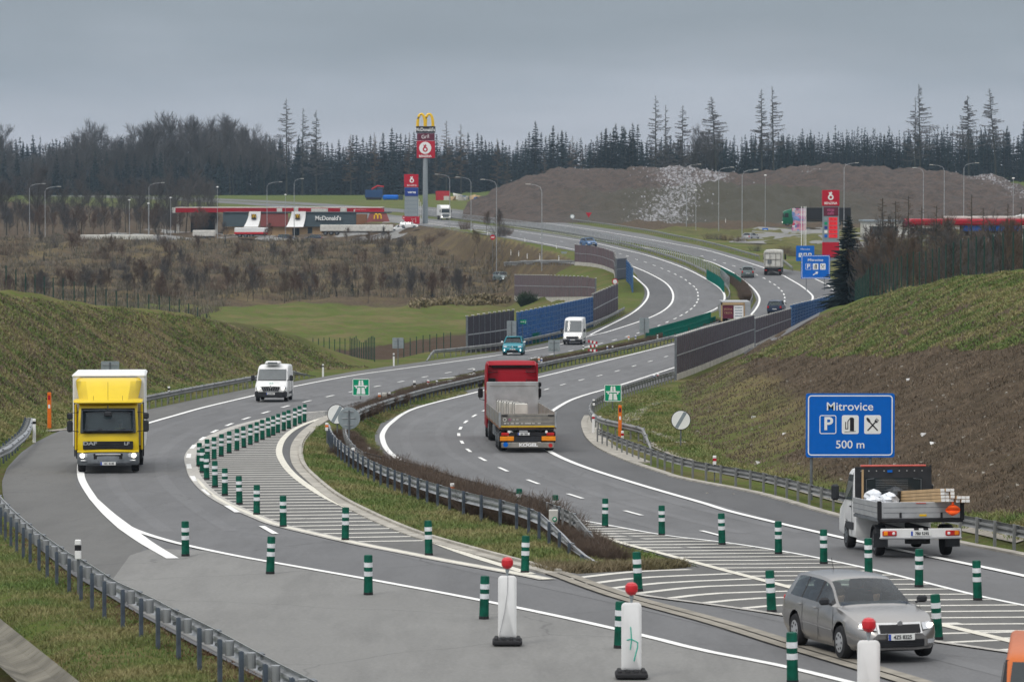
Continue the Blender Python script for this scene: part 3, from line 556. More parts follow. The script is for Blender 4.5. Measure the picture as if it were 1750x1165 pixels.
# concrete gutter of the left verge, slabs with joints
gt = MB()
for k in range(-40, 60):
    c = np.array([-8.6, 63.3])+np.array([-.25, .968])*k*.52; q = np.array([.968, .25])
    if c[1] > 79 or c[1] < 45: continue
    secs = []
    for e in (-.25, .25):
        p = c+np.array([-.25, .968])*e; row = []
        for w_, h_ in ((-.5, .02), (-.3, -.12), (0, -.22), (.3, -.12), (.5, .02)):
            pp = p+q*w_; z = float(T(p[0]+q[0]*1.6, p[1]+q[1]*1.6)); row.append((pp[0], pp[1], z+h_+.03))
        secs.append(row)
    gt.loft(secs, closed=False, caps=False)
tag(gt.build('drainage_channel', 'channel'), kind='structure')
gp_ = MB()
stripe(gp_, wpath([(80, 738), (110, 735), (150, 731)], 1), .7, .05)
stripe(gp_, wpath([(1134, 686), (1110, 695), (1096, 704), (1084, 719)], 1), .5, .06)
stripe(gp_, wpath([(1098, 700), (1082, 709), (1068, 722), (1075, 728)], 1), [.3, .9, .3], .055)
stripe(gp_, wpath([(1108, 738), (1140, 748), (1165, 758)], 1), .5, .06)
stripe(gp_, wpath([(1100, 752), (1140, 772), (1230, 806), (1330, 828), (1445, 860), (1560, 884), (1750, 925)], 2), .45, .04)
tag(gp_.build('concrete_path', 'drain'), kind='structure')
# ------------------------------------------------------------------ crash barriers
WP = [(0, .44), (.075, .50), (.075, .545), (.01, .575), (.01, .615), (.075, .645), (.075, .69), (0, .75), (-.012, .75), (.063, .685), (.063, .648), (-.002, .62), (-.002, .57), (.063, .54), (.063, .505), (-.012, .44)]
_pm = MB(); _pm.box((0, 0, .22), (.11, .012, 1.05)); _pm.box((.05, .03, .22), (.012, .06, 1.05)); _pm.box((-.05, .03, .22), (.012, .06, 1.05))
POSTM = _pm.mesh('post', 'rail'); _pm2 = MB(); _pm2.box((0, 0, .22), (.11, .012, 1.05)); _pm2.box((.05, .03, .22), (.012, .06, 1.05)); _pm2.box((-.05, .03, .22), (.012, .06, 1.05)); POSTD = _pm2.mesh('post', 'post_dark')
_sp = MB(); _sp.lathe([(.075, .47), (.075, .72)], (0, .19, 0), 12); _sp.box((0, .1, .6), (.012, .1, .2)); SPM = _sp.mesh('spacer', 'galv')
def guardrail(name, label, base, side=1, step=2.0, mat='rail', post=None, spacer=False, H=1.0, ends=(0, 0), wp=None, group='steel crash barriers along the motorway', seam=True):
    P = wpath(base, step) if wp is None else even(wp, step); d = np.gradient(P, axis=0); d /= np.hypot(d[:, 0], d[:, 1])[:, None]; N = np.c_[-d[:, 1], d[:, 0]]*side
    o = P[len(P)//2]; org = Vector((o[0], o[1], float(T(*o)))); t = thing(name, label, 'crash barrier', org, 0, group)
    L = len(P); ext = .31 if spacer else .07
    tz = T(P[:, 0], P[:, 1]); tz = smooth(tz, 3) if L > 6 else tz; tz[0], tz[-1] = T(*P[0]), T(*P[-1])
    hf = np.ones(L); n0, n1 = ends
    for i in range(L):
        if n0 and i < n0: hf[i] = .08+.92*i/n0
        if n1 and L-1-i < n1: hf[i] = min(hf[i], .08+.92*(L-1-i)/n1)
    mb = MB(); secs = []
    fine = 2
    ii = np.linspace(0, L-1, (L-1)*fine+1); Pf = np.c_[np.interp(ii, range(L), P[:, 0]), np.interp(ii, range(L), P[:, 1])]; Zf = np.interp(ii, range(L), tz); Hf = np.interp(ii, range(L), hf); Nf = np.c_[np.interp(ii, range(L), N[:, 0]), np.interp(ii, range(L), N[:, 1])]
    for p, q, z, h in zip(Pf, Nf, Zf, Hf):
        secs.append([(p[0]+q[0]*(ext+a)-org.x, p[1]+q[1]*(ext+a)-org.y, z+(b*H-.03)*h-org.z) for a, b in WP])
    mb.loft(secs); bm_ = mb.build('beam', mat, t)
    if seam:          # bolted overlaps of the beam lengths
        sm_ = MB()
        for i in range(0, L-1, 2):
            p, q, z = P[i], N[i], tz[i]; dd = d[i]
            for zz in (.475, .715): sm_.box((p[0]+q[0]*(ext+.045)-org.x, p[1]+q[1]*(ext+.045)-org.y, z+(zz*H-.03)*hf[i]-org.z), (.24, .075, .05), math.atan2(dd[1], dd[0]))
        sm_.build('splice', 'galv_dark', t)
    pm = post or POSTM; extra = MB()
    for i in range(L):
        a = math.atan2(d[i, 1], d[i, 0])+(0 if side > 0 else math.pi)
        if i < 100:
            po = link('post', pm, t, (P[i, 0]-org.x, P[i, 1]-org.y, tz[i]-org.z-(1-hf[i])*.75)); po.rotation_euler[2] = a; po.scale = (1, 1, H)
            if spacer: so_ = link('spacer', SPM, t, (P[i, 0]-org.x, P[i, 1]-org.y, tz[i]-org.z)); so_.rotation_euler[2] = a
        else: extra.box((P[i, 0]-org.x, P[i, 1]-org.y, tz[i]-org.z+.22-(1-hf[i])*.75), (.11, .06, 1.05), a)
    if extra.n: e = extra.build('post', 'rail', t); e['kind'] = 'stuff'
    return t
guardrail('guardrail', 'grey crash barrier nearest the camera, seen from behind, with dark posts in grass', [(700, 1370), (620, 1318), (540, 1268), (460, 1222), (400, 1186), (352.7, 1156), (309.6, 1131), (270.5, 1110), (235, 1088), (201, 1070), (172, 1055), (146, 1035), (122.6, 1018), (101, 1005), (83, 992), (68, 979), (53, 968), (41, 957), (29, 946), (19, 936), (9, 926), (2, 918), (-18, 894), (-38, 860), (-42, 830), (-28, 810), (0, 795), (14, 783), (29, 770), (37, 757), (42, 742)], -1, 2.0, 'galv', POSTD, True)
guardrail('guardrail', 'crash barrier running from behind the yellow truck to the white van', [(110, 733), (150, 722), (200, 710), (255, 698), (330, 682), (430, 662), (490, 651), (522, 646), (538, 644)], -1, ends=(3, 5))
guardrail('guardrail', 'crash barrier in front of the dark noise wall beside the teal car', [(727, 617), (742, 612), (780, 608), (870, 596), (950, 579), (1006, 563), (1040, 549), (1066, 535)], -1, ends=(4, 0))
guardrail('guardrail', 'median crash barrier facing the left hatched area, in front of the brown hedge', [(1026, 972), (985, 958), (940, 934), (880, 907), (780, 880), (700, 853), (640, 827), (600, 803), (575, 783), (563, 768), (558, 752)], -1, 2.0, 'galv', POSTD, ends=(5, 0))
guardrail('guardrail', 'median crash barrier along the grass strip beside the red truck, long and curving', [(1225, 561), (1153, 584), (1060, 606), (960, 627), (928, 634), (860, 650), (799, 665), (750, 677), (706, 689), (650, 708), (612, 724), (594, 741), (587, 755), (588, 770), (597, 787), (612, 800), (650, 813), (718, 831), (800, 857), (896, 887), (960, 915), (1010, 944), (1056, 967)], 1, 2.0, 'rail', POSTD, ends=(0, 5))
guardrail('guardrail', 'crash barrier on the right verge passing under the blue parking sign', [(1020, 757), (1046, 768), (1089, 786), (1170, 814), (1303, 841), (1445, 879), (1647, 923), (1730, 941), (1850, 970), (2000, 1002)], 1, 2.0, 'rail', H=.95)
guardrail('guardrail', 'crash barrier from the long brown wall to the orange marker post, end bent back', [(1153, 652), (1118, 662), (1066, 680), (1035.5, 694), (1018, 705), (1011, 714), (1013, 725), (1027, 737), (1056, 745), (1080, 751), (1101, 757), (1116, 768)], -1, 2.0, 'rail', ends=(0, 3))
guardrail('guardrail', 'far crash barrier on the right edge of the far carriageway', [(1298, 444), (1220, 422), (1150, 407), (1100, 397), (1000, 382), (850, 363)], 1, 4.0, seam=False)
guardrail('guardrail', 'crash barrier on the inner bend of the median by the far car', [(1235, 468), (1262, 485), (1280, 500), (1287, 514), (1278, 530), (1262, 545), (1228, 560)], -1, 2.5, seam=False)
guardrail('guardrail', 'far crash barrier below the slatted screen on the left carriageway', [(1228, 532), (1247, 514), (1243, 497), (1215, 476), (1172, 453.5), (1110, 433), (1060, 420), (1000, 408), (940, 398), (850, 386), (780, 377), (694, 369)], 1, 4.0, seam=False)
# slatted anti-glare screen on the far median
def slatscreen(name, label, base, H, mat, step, pstep=4, group=None):
    P = wpath(base, step); o = P[len(P)//2]; org = Vector((o[0], o[1], float(T(*o)))); t = thing(name, label, 'barrier', org, 0, group)
    z = T(P[:, 0], P[:, 1]); sl_ = MB(); ra = MB(); V = []
    d = np.gradient(P, axis=0); an = np.arctan2(d[:, 1], d[:, 0])
    for p, zz, a in zip(P, z, an): sl_.box((p[0]-org.x, p[1]-org.y, zz+H/2-org.z), (.05, .12, H), a+.6)
    for zf in (.12, .95):
        ra.tube([(p[0]-org.x, p[1]-org.y, zz+H*zf-org.z) for p, zz in zip(P[::2], z[::2])], .04 if step < 2 else .03, 4)
    sl_.build('slats', mat, t); ra.build('rail', 'steel_light' if mat != 'green_rail' else 'green_rail', t)
    return t
slatscreen('glare_screen', 'long slatted anti-glare screen on the far median, pale posts in a row', [(1246, 492), (1228, 476), (1180, 452), (1110, 430), (1050, 417.5), (1000, 406.5), (940, 396), (850, 383.5), (780, 375), (694, 366.5)], 1.5, 'galv', 2.4)
slatscreen('bridge_railing', 'green slatted parapet nearer the far carriageway of the bridge', [(1104, 580), (1150, 567), (1190, 555), (1214, 547)], .95, 'green_rail', .35)
slatscreen('bridge_railing', 'green slatted parapet behind the median crash barrier, right-hand one', [(1134, 582), (1180, 569), (1222, 555)], .95, 'green_rail', .35)
slatscreen('bridge_railing', 'green slatted parapet in front of the blue transparent noise wall', [(911, 587), (950, 577), (990, 565), (1012, 558)], 1.0, 'green_rail', .35)
slatscreen('bridge_railing', 'small green parapet on the near bend of the inner median', [(1208, 478), (1228, 490), (1237, 500)], 1.4, 'green_rail', .5)
slatscreen('bridge_railing', 'small green parapet on the outer side of the inner median', [(1232, 474), (1252, 484), (1266, 494)], 1.4, 'green_rail', .5)
# ------------------------------------------------------------------ bollards
def bollard(label, group):
    t = thing('bollard', label, 'bollard', group=group); b = MB()
    b.lathe([(.10, .02), (.096, .05), (.09, .40), (.09, .82), (.08, .842), (.02, .845)], n=14)
    b.build('tube', 'green_post', t, sm=True)
    for h0, h1 in ((.40, .50), (.59, .69)):
        w = MB(); w.lathe([(.0925, h0), (.0925, h1)], n=14); w.build('reflective_band', 'reflect', t, sm=True)
    k = MB(); k.lathe([(.10, -.02), (.10, .05), (.097, .06)], n=14); k.build('foot', 'rubber', t)
    return t
L1, G1 = 'green bollard with two white bands in the curved row round the left hatched area', 'bollards round the left hatched area'
L2, G2 = 'green bollard with two white bands spaced along the thin white line nearest the camera', 'bollards along the near edge line'
L3, G3 = 'green bollard with two white bands along the far edge of the right hatched area', 'bollards along the right hatched area'
row1 = [(520.3, 722.5), (512.6, 726), (504, 730), (494, 734), (485, 737.5), (475, 741.5), (467, 745.5), (459, 749), (448.6, 753), (438.4, 757.5), (427.8, 762), (417, 766.5), (404.8, 771.6), (391.6, 776), (378, 781.4), (366, 787), (354.7, 791.5), (340, 798.5), (346, 809), (353.4, 821), (367.6, 834.4), (384.4, 848.4), (409.3, 864), (438.6, 881.6), (484, 902.5), (590, 925.5), (733, 951.5), (897, 981.5)]
row2 = [(317, 952.6), (461.7, 983), (629.4, 1019), (827, 1060.6), (1058, 1110.6), (1354.6, 1171)]
row3 = [(887, 884), (948, 897), (1034, 902.5), (1131, 917), (1234, 933), (1330.5, 949), (1407.7, 966), (1484.6, 984), (1570.6, 1005.7), (1671, 1028.6)]
b0 = bollard(L1, G1); k = 0
for row, lab, grp in ((row1, L1, G1), (row2, L2, G2), (row3, L3, G3)):
    for p in row:
        h = hit(*p)+Vector((0, 0, .04)); o = b0 if k == 0 else dup(b0, label=lab, group=grp); o.location = h; o.rotation_euler = (random.uniform(-.03, .03), random.uniform(-.035, .035), random.uniform(0, 6)); k += 1
for p, lab, tlt in (((1091, 1013), 'green bollard leaning slightly, on the curved hatching above the middle white beacon', -.05), ((1319, 1049), 'green bollard leaning left on the curved hatching just left of the silver estate car', -.055), ((1603, 1096), 'tilted green bollard half hidden behind the nose of the silver car', -.07)):
    o = dup(b0, label=lab, group='bollards on the curved hatching'); o.location = hit(*p)+Vector((0, 0, .04)); o.rotation_euler = (0, tlt, 0)
# ------------------------------------------------------------------ white beacons with red lamps
def beacon(label, p, green=False, cable=True, rz=0):
    t = thing('beacon', label, 'road beacon', hit(*p)+Vector((0, 0, .04)), rz, 'white plastic beacons with red lamps')
    f = MB(); f.bb((0, 0, .07), (.54, .50, .10), .03); 
    for x in (-.2, -.07, .07, .2): f.bb((x, 0, .13), (.07, .44, .05), .015)
    f.build('foot', 'rubber', t)
    w, h, dp = .335, 1.12, .075; z0 = .15; r = .07; prof = []
    for cx_, cz_, a0 in ((w/2-r, z0+h-r, 0), (-w/2+r, z0+h-r, 90), (-w/2+.04, z0+.04, 180), (w/2-.04, z0+.04, 270)):
        rr = r if a0 < 180 else .04
        for q in range(5): a = math.radians(a0+q*22.5); prof.append((cx_+rr*math.cos(a), cz_+rr*math.sin(a)))
    pb = MB(); inner = [(x*.80, z0+h/2+(z-z0-h/2)*.95) for x, z in prof]
    pb.loft([[(x, dp/2, z) for x, z in inner], [(x, dp/2-.02, z) for x, z in prof], [(x, -dp/2+.02, z) for x, z in prof], [(x, -dp/2, z) for x, z in inner]])
    pb.build('board', 'white_paint', t, sm=40)
    pl = MB(); pl.tube([(0, 0, z0+h-.02), (0, 0, z0+h+.14)], .022, 8); pl.bb((0, 0, z0+h+.11), (.07, .06, .08), .01); pl.build('lamp_holder', 'sign_back', t)
    lm = MB(); cz = z0+h+.235; prf = [(.02, -.12), (.07, -.095), (.102, -.05), (.108, 0), (.102, .05), (.07, .09), (.02, .105)]
    lm.lathe([(r_*.55, h_-.0) for r_, h_ in prf], (0, 0, cz), 12); lm.lathe([(.02, -.055), (.09, -.045), (.105, -.01), (.105, .01), (.09, .045), (.02, .055)], (0, 0, cz), 16, 'y')
    lm.lathe(prf, (0, 0, cz), 12)
    lm.build('lamp', 'red_lamp', t, sm=25)
    if cable:
        c_ = MB(); c_.tube([(.01, -.05, z0+h), (.0, -.06, z0+.8), (-.05, -.055, z0+.45), (-.13, -.06, z0+.1), (-.16, -.1, .1)], .004, 4); c_.build('cable', 'cable', t)
    if green:
        g_ = MB(); y = -dp/2-.004; g_.tube([(-.015, y, z0+.72), (.0, y, z0+.5), (-.02, y, z0+.34)], .009, 5); g_.tube([(-.08, y, z0+.50), (0, y, z0+.515), (.105, y, z0+.46), (.10, y, z0+.38), (.04, y, z0+.15)], .009, 5); g_.build('paint_mark', 'marker_green', t)
    return t
beacon('white beacon board with red lamp and grey cable, leftmost of the three', (867, 1106))
beacon('white beacon board with red lamp and a green hand-drawn mark, middle of the three', (1079, 1163), True, False)
beacon('white beacon with red lamp in front of the silver estate car', (1484, 1243), False, False)
# ------------------------------------------------------------------ delineators
def marker(px, y0, y1, band='black', label='', Y=None, stand=False, w=.13, base=None, dz=0):
    g = hit(px, y1) if Y is None else gd(px, Y); s = scl(g.y); h = (y1-y0)/s
    if base is not None: g = gd(px, base); s = scl(g.y); yy = proj(g.x, g.y, g.z)[1]; dz = (yy-y1)/s; h = (y1-y0)/s
    t = thing('delineator', label, 'delineator post', (g.x, g.y, g.z), 0, 'small roadside delineator posts')
    a = MB(); c1 = 'white'; hb = dz+h*.42; ht_ = dz+h*.70
    if stand: hb = dz+h*.78; ht_ = dz+h*.88
    if dz > .1: st = MB(); st.box((0, .02, dz/2), (.05, .03, dz)); st.build('bracket', 'galv_dark', t)
    a.bb((0, 0, (dz+hb)/2-.01), (w, .07, hb-dz+.02), .015); a.bb((0, 0, (ht_+dz+h)/2), (w, .07, dz+h-ht_), .015); a.build('post', c1, t)
    b_ = MB(); b_.bb((0, 0, (hb+ht_)/2), (w+.004, .074, ht_-hb), .006); b_.build('reflector_band', {'black': 'black', 'orange': 'orange', 'red': 'sign_red', 'blue': 'sign_navy'}[band], t)
    return t
D = [(131, 921, 953, 'black', 76.5, 'white delineator with black band fixed on the nearest barrier at far left'),
 (558, 722, 735, 'orange', 150, 'white delineator with orange band at the median barrier, left of the round sign'),
 (602.7, 765, 781, 'orange', 133, 'white delineator with orange stripes on the median barrier under the grey round sign back'),
 (630.5, 764, 780, 'black', 140, 'white delineator with black band where the brown hedge begins'),
 (772.6, 825, 846, 'orange', 110, 'white delineator with orange stripes in front of the brown hedge'),
 (809, 826, 834, 'black', 117, 'white delineator top just showing behind the middle of the brown hedge'),
 (648, 671, 684, 'orange', 205, 'white and red delineator just right of the green motorway sign'),
 (665, 670, 681, 'black', 208, 'black-banded delineator right of the small grey box on the median'),
 (708, 650, 664, 'black', 226, 'black-banded delineator in the low shrubs of the median, left of a red one'),
 (731.5, 649, 657, 'red', 233, 'red-banded delineator between two black-banded ones on the median'),
 (746.6, 650, 658, 'black', 236, 'black-banded delineator on the median, right of the red-banded one'),
 (287.8, 660, 671, 'black', 197, 'delineator with black band on the barrier right of the yellow truck'),
 (420, 644, 653, 'black', 225, 'delineator with black band above the barrier just left of the white van'),
 (1015, 682, 692, 'black', 195, 'black-banded delineator on the barrier end left of the green motorway sign'),
 (1064, 736, 750, 'red', 172, 'short red-banded delineator at the foot of the orange marker post'),
 (1118, 640, 648, 'blue', 262, 'blue marker on the barrier left of the long brown noise wall'),
 (1125, 638, 647, 'red', 264, 'red and white marker beside the blue one near the long brown noise wall'),
 (1222, 778, 794, 'red', 137, 'red-banded delineator behind the right barrier on the grass verge'),
 (921, 610, 619, 'orange', 292, 'orange-banded delineator beside a blue marker right of the red cab'),
 (925.5, 612, 620, 'blue', 292, 'blue marker beside an orange-banded delineator right of the red cab'),
 (810, 630, 640, 'black', 262, 'black-banded delineator on the median left of the red cab'),
 (833, 629, 638, 'blue', 268, 'blue marker against the left side of the red cab'),
 (1038, 591, 599, 'blue', 330, 'blue marker in the median shrubs right of the red and white barrier boards'),
 (1047, 591, 599, 'black', 332, 'white delineator right of the blue marker in the median shrubs'),
 (1086.5, 573, 580, 'blue', 352, 'blue marker left of the grey sign back on the bridge'),
 (1074.6, 573, 580, 'orange', 350, 'orange-topped delineator on the median before the bridge'),
 (1124, 572, 578, 'black', 358, 'white delineator against the green bridge parapet'),
 (997, 590, 597, 'black', 322, 'white delineator right below the white panel van')]
for px, y0, y1, bd, Yb, lb in D: marker(px, y0, y1, bd, lb, base=Yb, w=.13 if Yb < 200 else .15)
for px, y0, y1, bd, lb in ((58.6, 715, 756, 'black', 'white roadside post with black band left of the yellow truck'), (552, 622, 644, 'black', 'tall white roadside post right of the white van on the verge'), (673, 603.5, 626, 'black', 'white roadside post beside the grey sign back by the ploughed patch'), (1014, 708, 741, 'red', 'leaning white post with red band at the bend of the right barrier'),
    (873, 427, 436, 'black', None), (886.5, 429, 438, 'black', None), (901, 433, 442, 'black', None), (922.5, 434, 444, 'black', None), (955, 437, 446, 'black', None), (951, 417, 425, 'black', None), (897, 406, 413, 'black', None), (833, 395, 402, 'black', None), (1240, 374, 381, 'black', None), (1205, 372, 379, 'black', None), (1175, 371, 378, 'black', None), (1112, 369, 377, 'black', None), (1040, 371, 378, 'black', None)):
    o = marker(px, y0, y1, bd, lb or 'small white roadside post far away on the verge', stand=True)
    if not lb: o['group'] = 'white posts on the far verges'
def gasmarker(px, y0, y1, lab):
    g = hit(px, y1); h = (y1-y0)/scl(g.y); t = thing('marker_post', lab, 'marker post', g, 0, 'orange marker posts'); a = MB(); a.bb((0, 0, h/2-.05), (.17, .12, h+.1), .02); a.build('post', 'orange', t)
    b_ = MB(); b_.box((0, -.064, h*.62), (.09, .006, .16)); b_.build('label_plate', 'sign_white', t); c = MB(); c.box((0, -.064, h*.86), (.10, .006, .2)); c.build('top_plate', 'sign_red' if px < 500 else 'maroon', t); return t
gasmarker(84.5, 670, 733, 'tall orange marker post on the grass left of the yellow truck'); gasmarker(1059.5, 692, 749, 'tall orange marker post behind the right barrier near the green motorway sign')
# ------------------------------------------------------------------ lettering
def text(s, size, mat, parent, loc, rot=(math.pi/2, 0, 0), ext=.004, name='lettering', align='CENTER', sx_=1.0, bold=0.0):
    c = bpy.data.curves.new(name, 'FONT'); c.body = s; c.size = size; c.extrude = ext; c.align_x = align; c.align_y = 'CENTER'; c.offset = bold
    o = bpy.data.objects.new(name, c); COL.objects.link(o); dg = bpy.context.evaluated_depsgraph_get(); me = bpy.data.meshes.new_from_object(o.evaluated_get(dg))
    bpy.data.objects.remove(o); me.materials.clear(); me.materials.append(M(mat)); q = link(name, me, parent, loc); q.rotation_euler = rot; q.scale = (sx_, 1, 1); return q
def rrect(w, h, r, n=4):
    P = []
    for cx_, cz_, a0 in ((w/2-r, h/2-r, 0), (-w/2+r, h/2-r, 90), (-w/2+r, -h/2+r, 180), (w/2-r, -h/2+r, 270)):
        for q in range(n+1): a = math.radians(a0+q*90/n); P.append((cx_+r*math.cos(a), cz_+r*math.sin(a)))
    return P
def frame2(mb, w, h, r, t_, y0, y1):     # a rounded outline band
    a, b = rrect(w, h, r), rrect(w-2*t_, h-2*t_, max(r-t_, .01)); n = len(a)
    for yy in (y0,): mb.add([(x, yy, z) for x, z in a]+[(x, yy, z) for x, z in b]+[(x, y1, z) for x, z in a]+[(x, y1, z) for x, z in b], [(i, (i+1) % n, n+(i+1) % n, n+i) for i in range(n)]+[(i, 2*n+i, 2*n+(i+1) % n, (i+1) % n) for i in range(n)]+[(n+i, n+(i+1) % n, 3*n+(i+1) % n, 3*n+i) for i in range(n)])
def off(poly, dx, dz): return [(x+dx, z+dz) for x, z in poly]
def signboard(name, label, px, Y, x0, x1, y0, y1, posts, rz=0, mat='sign_blue', cat='road sign', r=.08, group=None, pr=.05, tk=.05, back=False):
    """board whose face spans the given pixel box when it stands at distance Y"""
    g = gd(px, Y); s = scl(Y); cxw = float(pxX((x0+x1)/2, Y)); zt = pt(px, y0, Y).z; zb = pt(px, y1, Y).z
    t = thing(name, label, cat, g, rz, group); w = (x1-x0)/s; h = zt-zb; cz = (zt+zb)/2-g.z; cx_ = cxw-g.x
    b_ = MB(); b_.prism(off(rrect(w, h, r), cx_, cz), -tk/2, tk/2); b_.build('panel', mat, t)
    for q in posts:
        X = float(pxX(q, Y)); zg = float(T(X, Y))-g.z; p = MB(); p.tube([(X-g.x, tk/2+pr, zg-.4), (X-g.x, tk/2+pr, cz+h/2-.05)], pr, 10); p.build('post', 'galv_dark', t)
        if back: pass
    return t, cx_, cz, w, h, -tk/2
def picto_pump(mb, x, z, s):   # fuel pump
    y0, y1 = mb._y
    mb.prism(off([(-.02*s, -.38*s), (.22*s, -.38*s), (.22*s, .36*s), (.14*s, .42*s), (-.02*s, .42*s), (-.02*s, .2*s), (.12*s, .2*s), (.12*s, .33*s), (-.02*s, .33*s)][:5], x, z), y0, y1)
    mb.prism(off([(-.3*s, -.24*s), (-.25*s, -.24*s), (-.25*s, .16*s), (-.3*s, .16*s)], x, z), y0, y1); mb.prism(off([(-.17*s, -.24*s), (-.12*s, -.24*s), (-.12*s, .25*s), (-.17*s, .2*s)], x, z), y0, y1)
    mb.prism(off([(-.3*s, -.28*s), (-.12*s, -.28*s), (-.12*s, -.23*s), (-.3*s, -.23*s)], x, z), y0, y1); mb.prism(off([(-.17*s, .2*s), (-.02*s, .40*s), (-.02*s, .33*s), (-.12*s, .18*s)], x, z), y0, y1)
    mb.prism(off([(-.34*s, -.45*s), (.32*s, -.42*s), (.32*s, -.39*s), (-.34*s, -.42*s)], x, z), y0, y1)
def picto_fork(mb, x, z, s):
    y0, y1 = mb._y
    def bar(ax, az, bx, bz, w):
        dx, dz = bx-ax, bz-az; l = math.hypot(dx, dz); nx, nz = -dz/l*w/2, dx/l*w/2
        mb.prism(off([((ax+nx)*s, (az+nz)*s), ((bx+nx)*s, (bz+nz)*s), ((bx-nx)*s, (bz-nz)*s), ((ax-nx)*s, (az-nz)*s)], x, z), y0, y1)
    bar(.30, -.36, -.18, .16, .075); bar(-.30, -.36, .18, .16, .075)
    mb.prism(off([((-.25+.11*math.cos(a)*1.0-.05*math.sin(a))*s, (.26+.15*math.sin(a)-.04*math.cos(a))*s) for a in [i*math.pi/6 for i in range(12)]], x, z), y0-.0005, y1)
    for k in (-1, 0, 1): bar(.2+k*.055, .18-k*.055, .30+k*.055, .32-k*.045, .035)
    bar(.13, .24, .27, .12, .09)
def parksign(label, px, Y, x0, x1, y0, y1, posts, arrow=False, rz=0):
    t, cx_, cz, w, h, yf = signboard('parking_sign', label, px, Y, x0, x1, y0, y1, posts, rz, group=None)
    fb = MB(); frame2(fb, w*.955, h*.945, .12*w/3, .034*w/3+.005, yf-.006, yf+.002); o = fb.build('border', 'sign_white', t, loc=(cx_, 0, cz))
    u = w/3.06
    text('Mitrovice', .40*u, 'sign_white', t, (cx_-.02*u, yf-.006, cz+.64*u*h/(2.2*u)), sx_=1.06, bold=.003*u)
    ic = .58*u; zi = cz+.03*u
    a = MB(); frame2(a, ic, ic*1.12, .07*u, .03*u, yf-.006, yf+.002); a.build('pictogram', 'sign_white', t, loc=(cx_-.77*u, 0, zi)); text('P', .62*u, 'sign_white', t, (cx_-.76*u, yf-.006, zi+.01*u), name='pictogram', bold=.016*u)
    for dx in (0, .77*u):
        a = MB(); a.prism(off(rrect(ic, ic*1.12, .07*u), cx_+dx, zi), yf-.006, yf+.002); a.build('pictogram', 'sign_white', t)
    k = MB(); k._y = (yf-.012, yf-.004); picto_pump(k, cx_, zi, ic); k.build('pictogram', 'sign_black', t)
    k = MB(); k._y = (yf-.012, yf-.004); picto_fork(k, cx_+.77*u, zi, ic); k.build('pictogram', 'sign_black', t)
    if arrow:
        k = MB(); a45 = math.radians(32); R = lambda x, z: (cx_+(x*math.cos(a45)-z*math.sin(a45))*u, cz-.70*u+(x*math.sin(a45)+z*math.cos(a45))*u)
        k.prism([R(*p) for p in ((-.32, -.045), (.08, -.045), (.08, -.17), (.34, 0), (.08, .17), (.08, .045), (-.32, .045))], yf-.006, yf+.002); k.build('arrow', 'sign_white', t)
    else: text('500 m', .38*u, 'sign_white', t, (cx_, yf-.006, cz-.67*u), sx_=1.05, bold=.003*u)
    return t
parksign('large blue motorway sign reading Mitrovice 500 m, nearest the camera above the pickup truck', 1440, 125, 1378, 1530, 672, 781, [1388, 1489], rz=.0)
parksign('blue exit sign reading Mitrovice with a white arrow, beside the dark spruce', 1394, 470, 1369, 1418.5, 436, 476, [1378, 1409], True)
t, cx_, cz, w, h, yf = signboard('parking_sign', 'smaller far blue sign reading Mitrovice, partly behind the exit sign', 1376, 540, 1360.5, 1391.5, 420, 446, [1365, 1387])
text('Mitrovice', .36, 'sign_white', t, (cx_, yf-.006, cz+.62)); 
for dx in (-.7, 0, .7): a = MB(); a.prism(off(rrect(.5, .6, .05), cx_+dx, cz-.25), yf-.006, yf+.002); a.build('pictogram', 'sign_white', t)
text('P', .5, 'sign_blue', t, (cx_-.7, yf-.012, cz-.25), name='pictogram')
for dx in (0, .7): k = MB(); k.box((cx_+dx, yf-.01, cz-.25), (.2, .008, .4)); k.build('pictogram', 'sign_black', t)
def motorway(label, px, Y, x0, x1, y0, y1, post):
    t, cx_, cz, w, h, yf = signboard('motorway_sign', label, px, Y, x0, x1, y0, y1, [post], mat='sign_green', r=.07, group='green motorway signs', pr=.035, tk=.03)
    fb = MB(); frame2(fb, w-.01, h-.01, .07, .035, yf-.005, yf+.002); fb.build('border', 'sign_white', t, loc=(cx_, 0, cz))
    k = MB(); y0_, y1_ = yf-.006, yf+.002; q = w
    for sg in (-1, 1):
        k.prism(off([(sg*.03*q, -.40*q), (sg*.26*q, -.40*q), (sg*.20*q, -.02*q), (sg*.03*q, -.02*q)], cx_, cz), y0_, y1_)
        k.prism(off([(sg*.025*q, .12*q), (sg*.16*q, .12*q), (sg*.12*q, .40*q), (sg*.025*q, .40*q)], cx_, cz), y0_, y1_)
        k.prism(off([(sg*.30*q, -.07*q), (sg*.24*q, -.07*q), (sg*.24*q, .05*q), (sg*.33*q, .05*q)], cx_, cz), y0_, y1_)
    k.prism(off([(-.40*q, .04*q), (.40*q, .04*q), (.40*q, .11*q), (-.40*q, .11*q)], cx_, cz), y0_, y1_); k.build('pictogram', 'sign_white', t)
motorway('green motorway sign on the median, left of the red truck', 617, 203, 602, 631, 647, 676, 615.6); motorway('green motorway sign above the barrier bend, right of the red truck', 1047, 207, 1033, 1062.5, 657, 686, 1047)
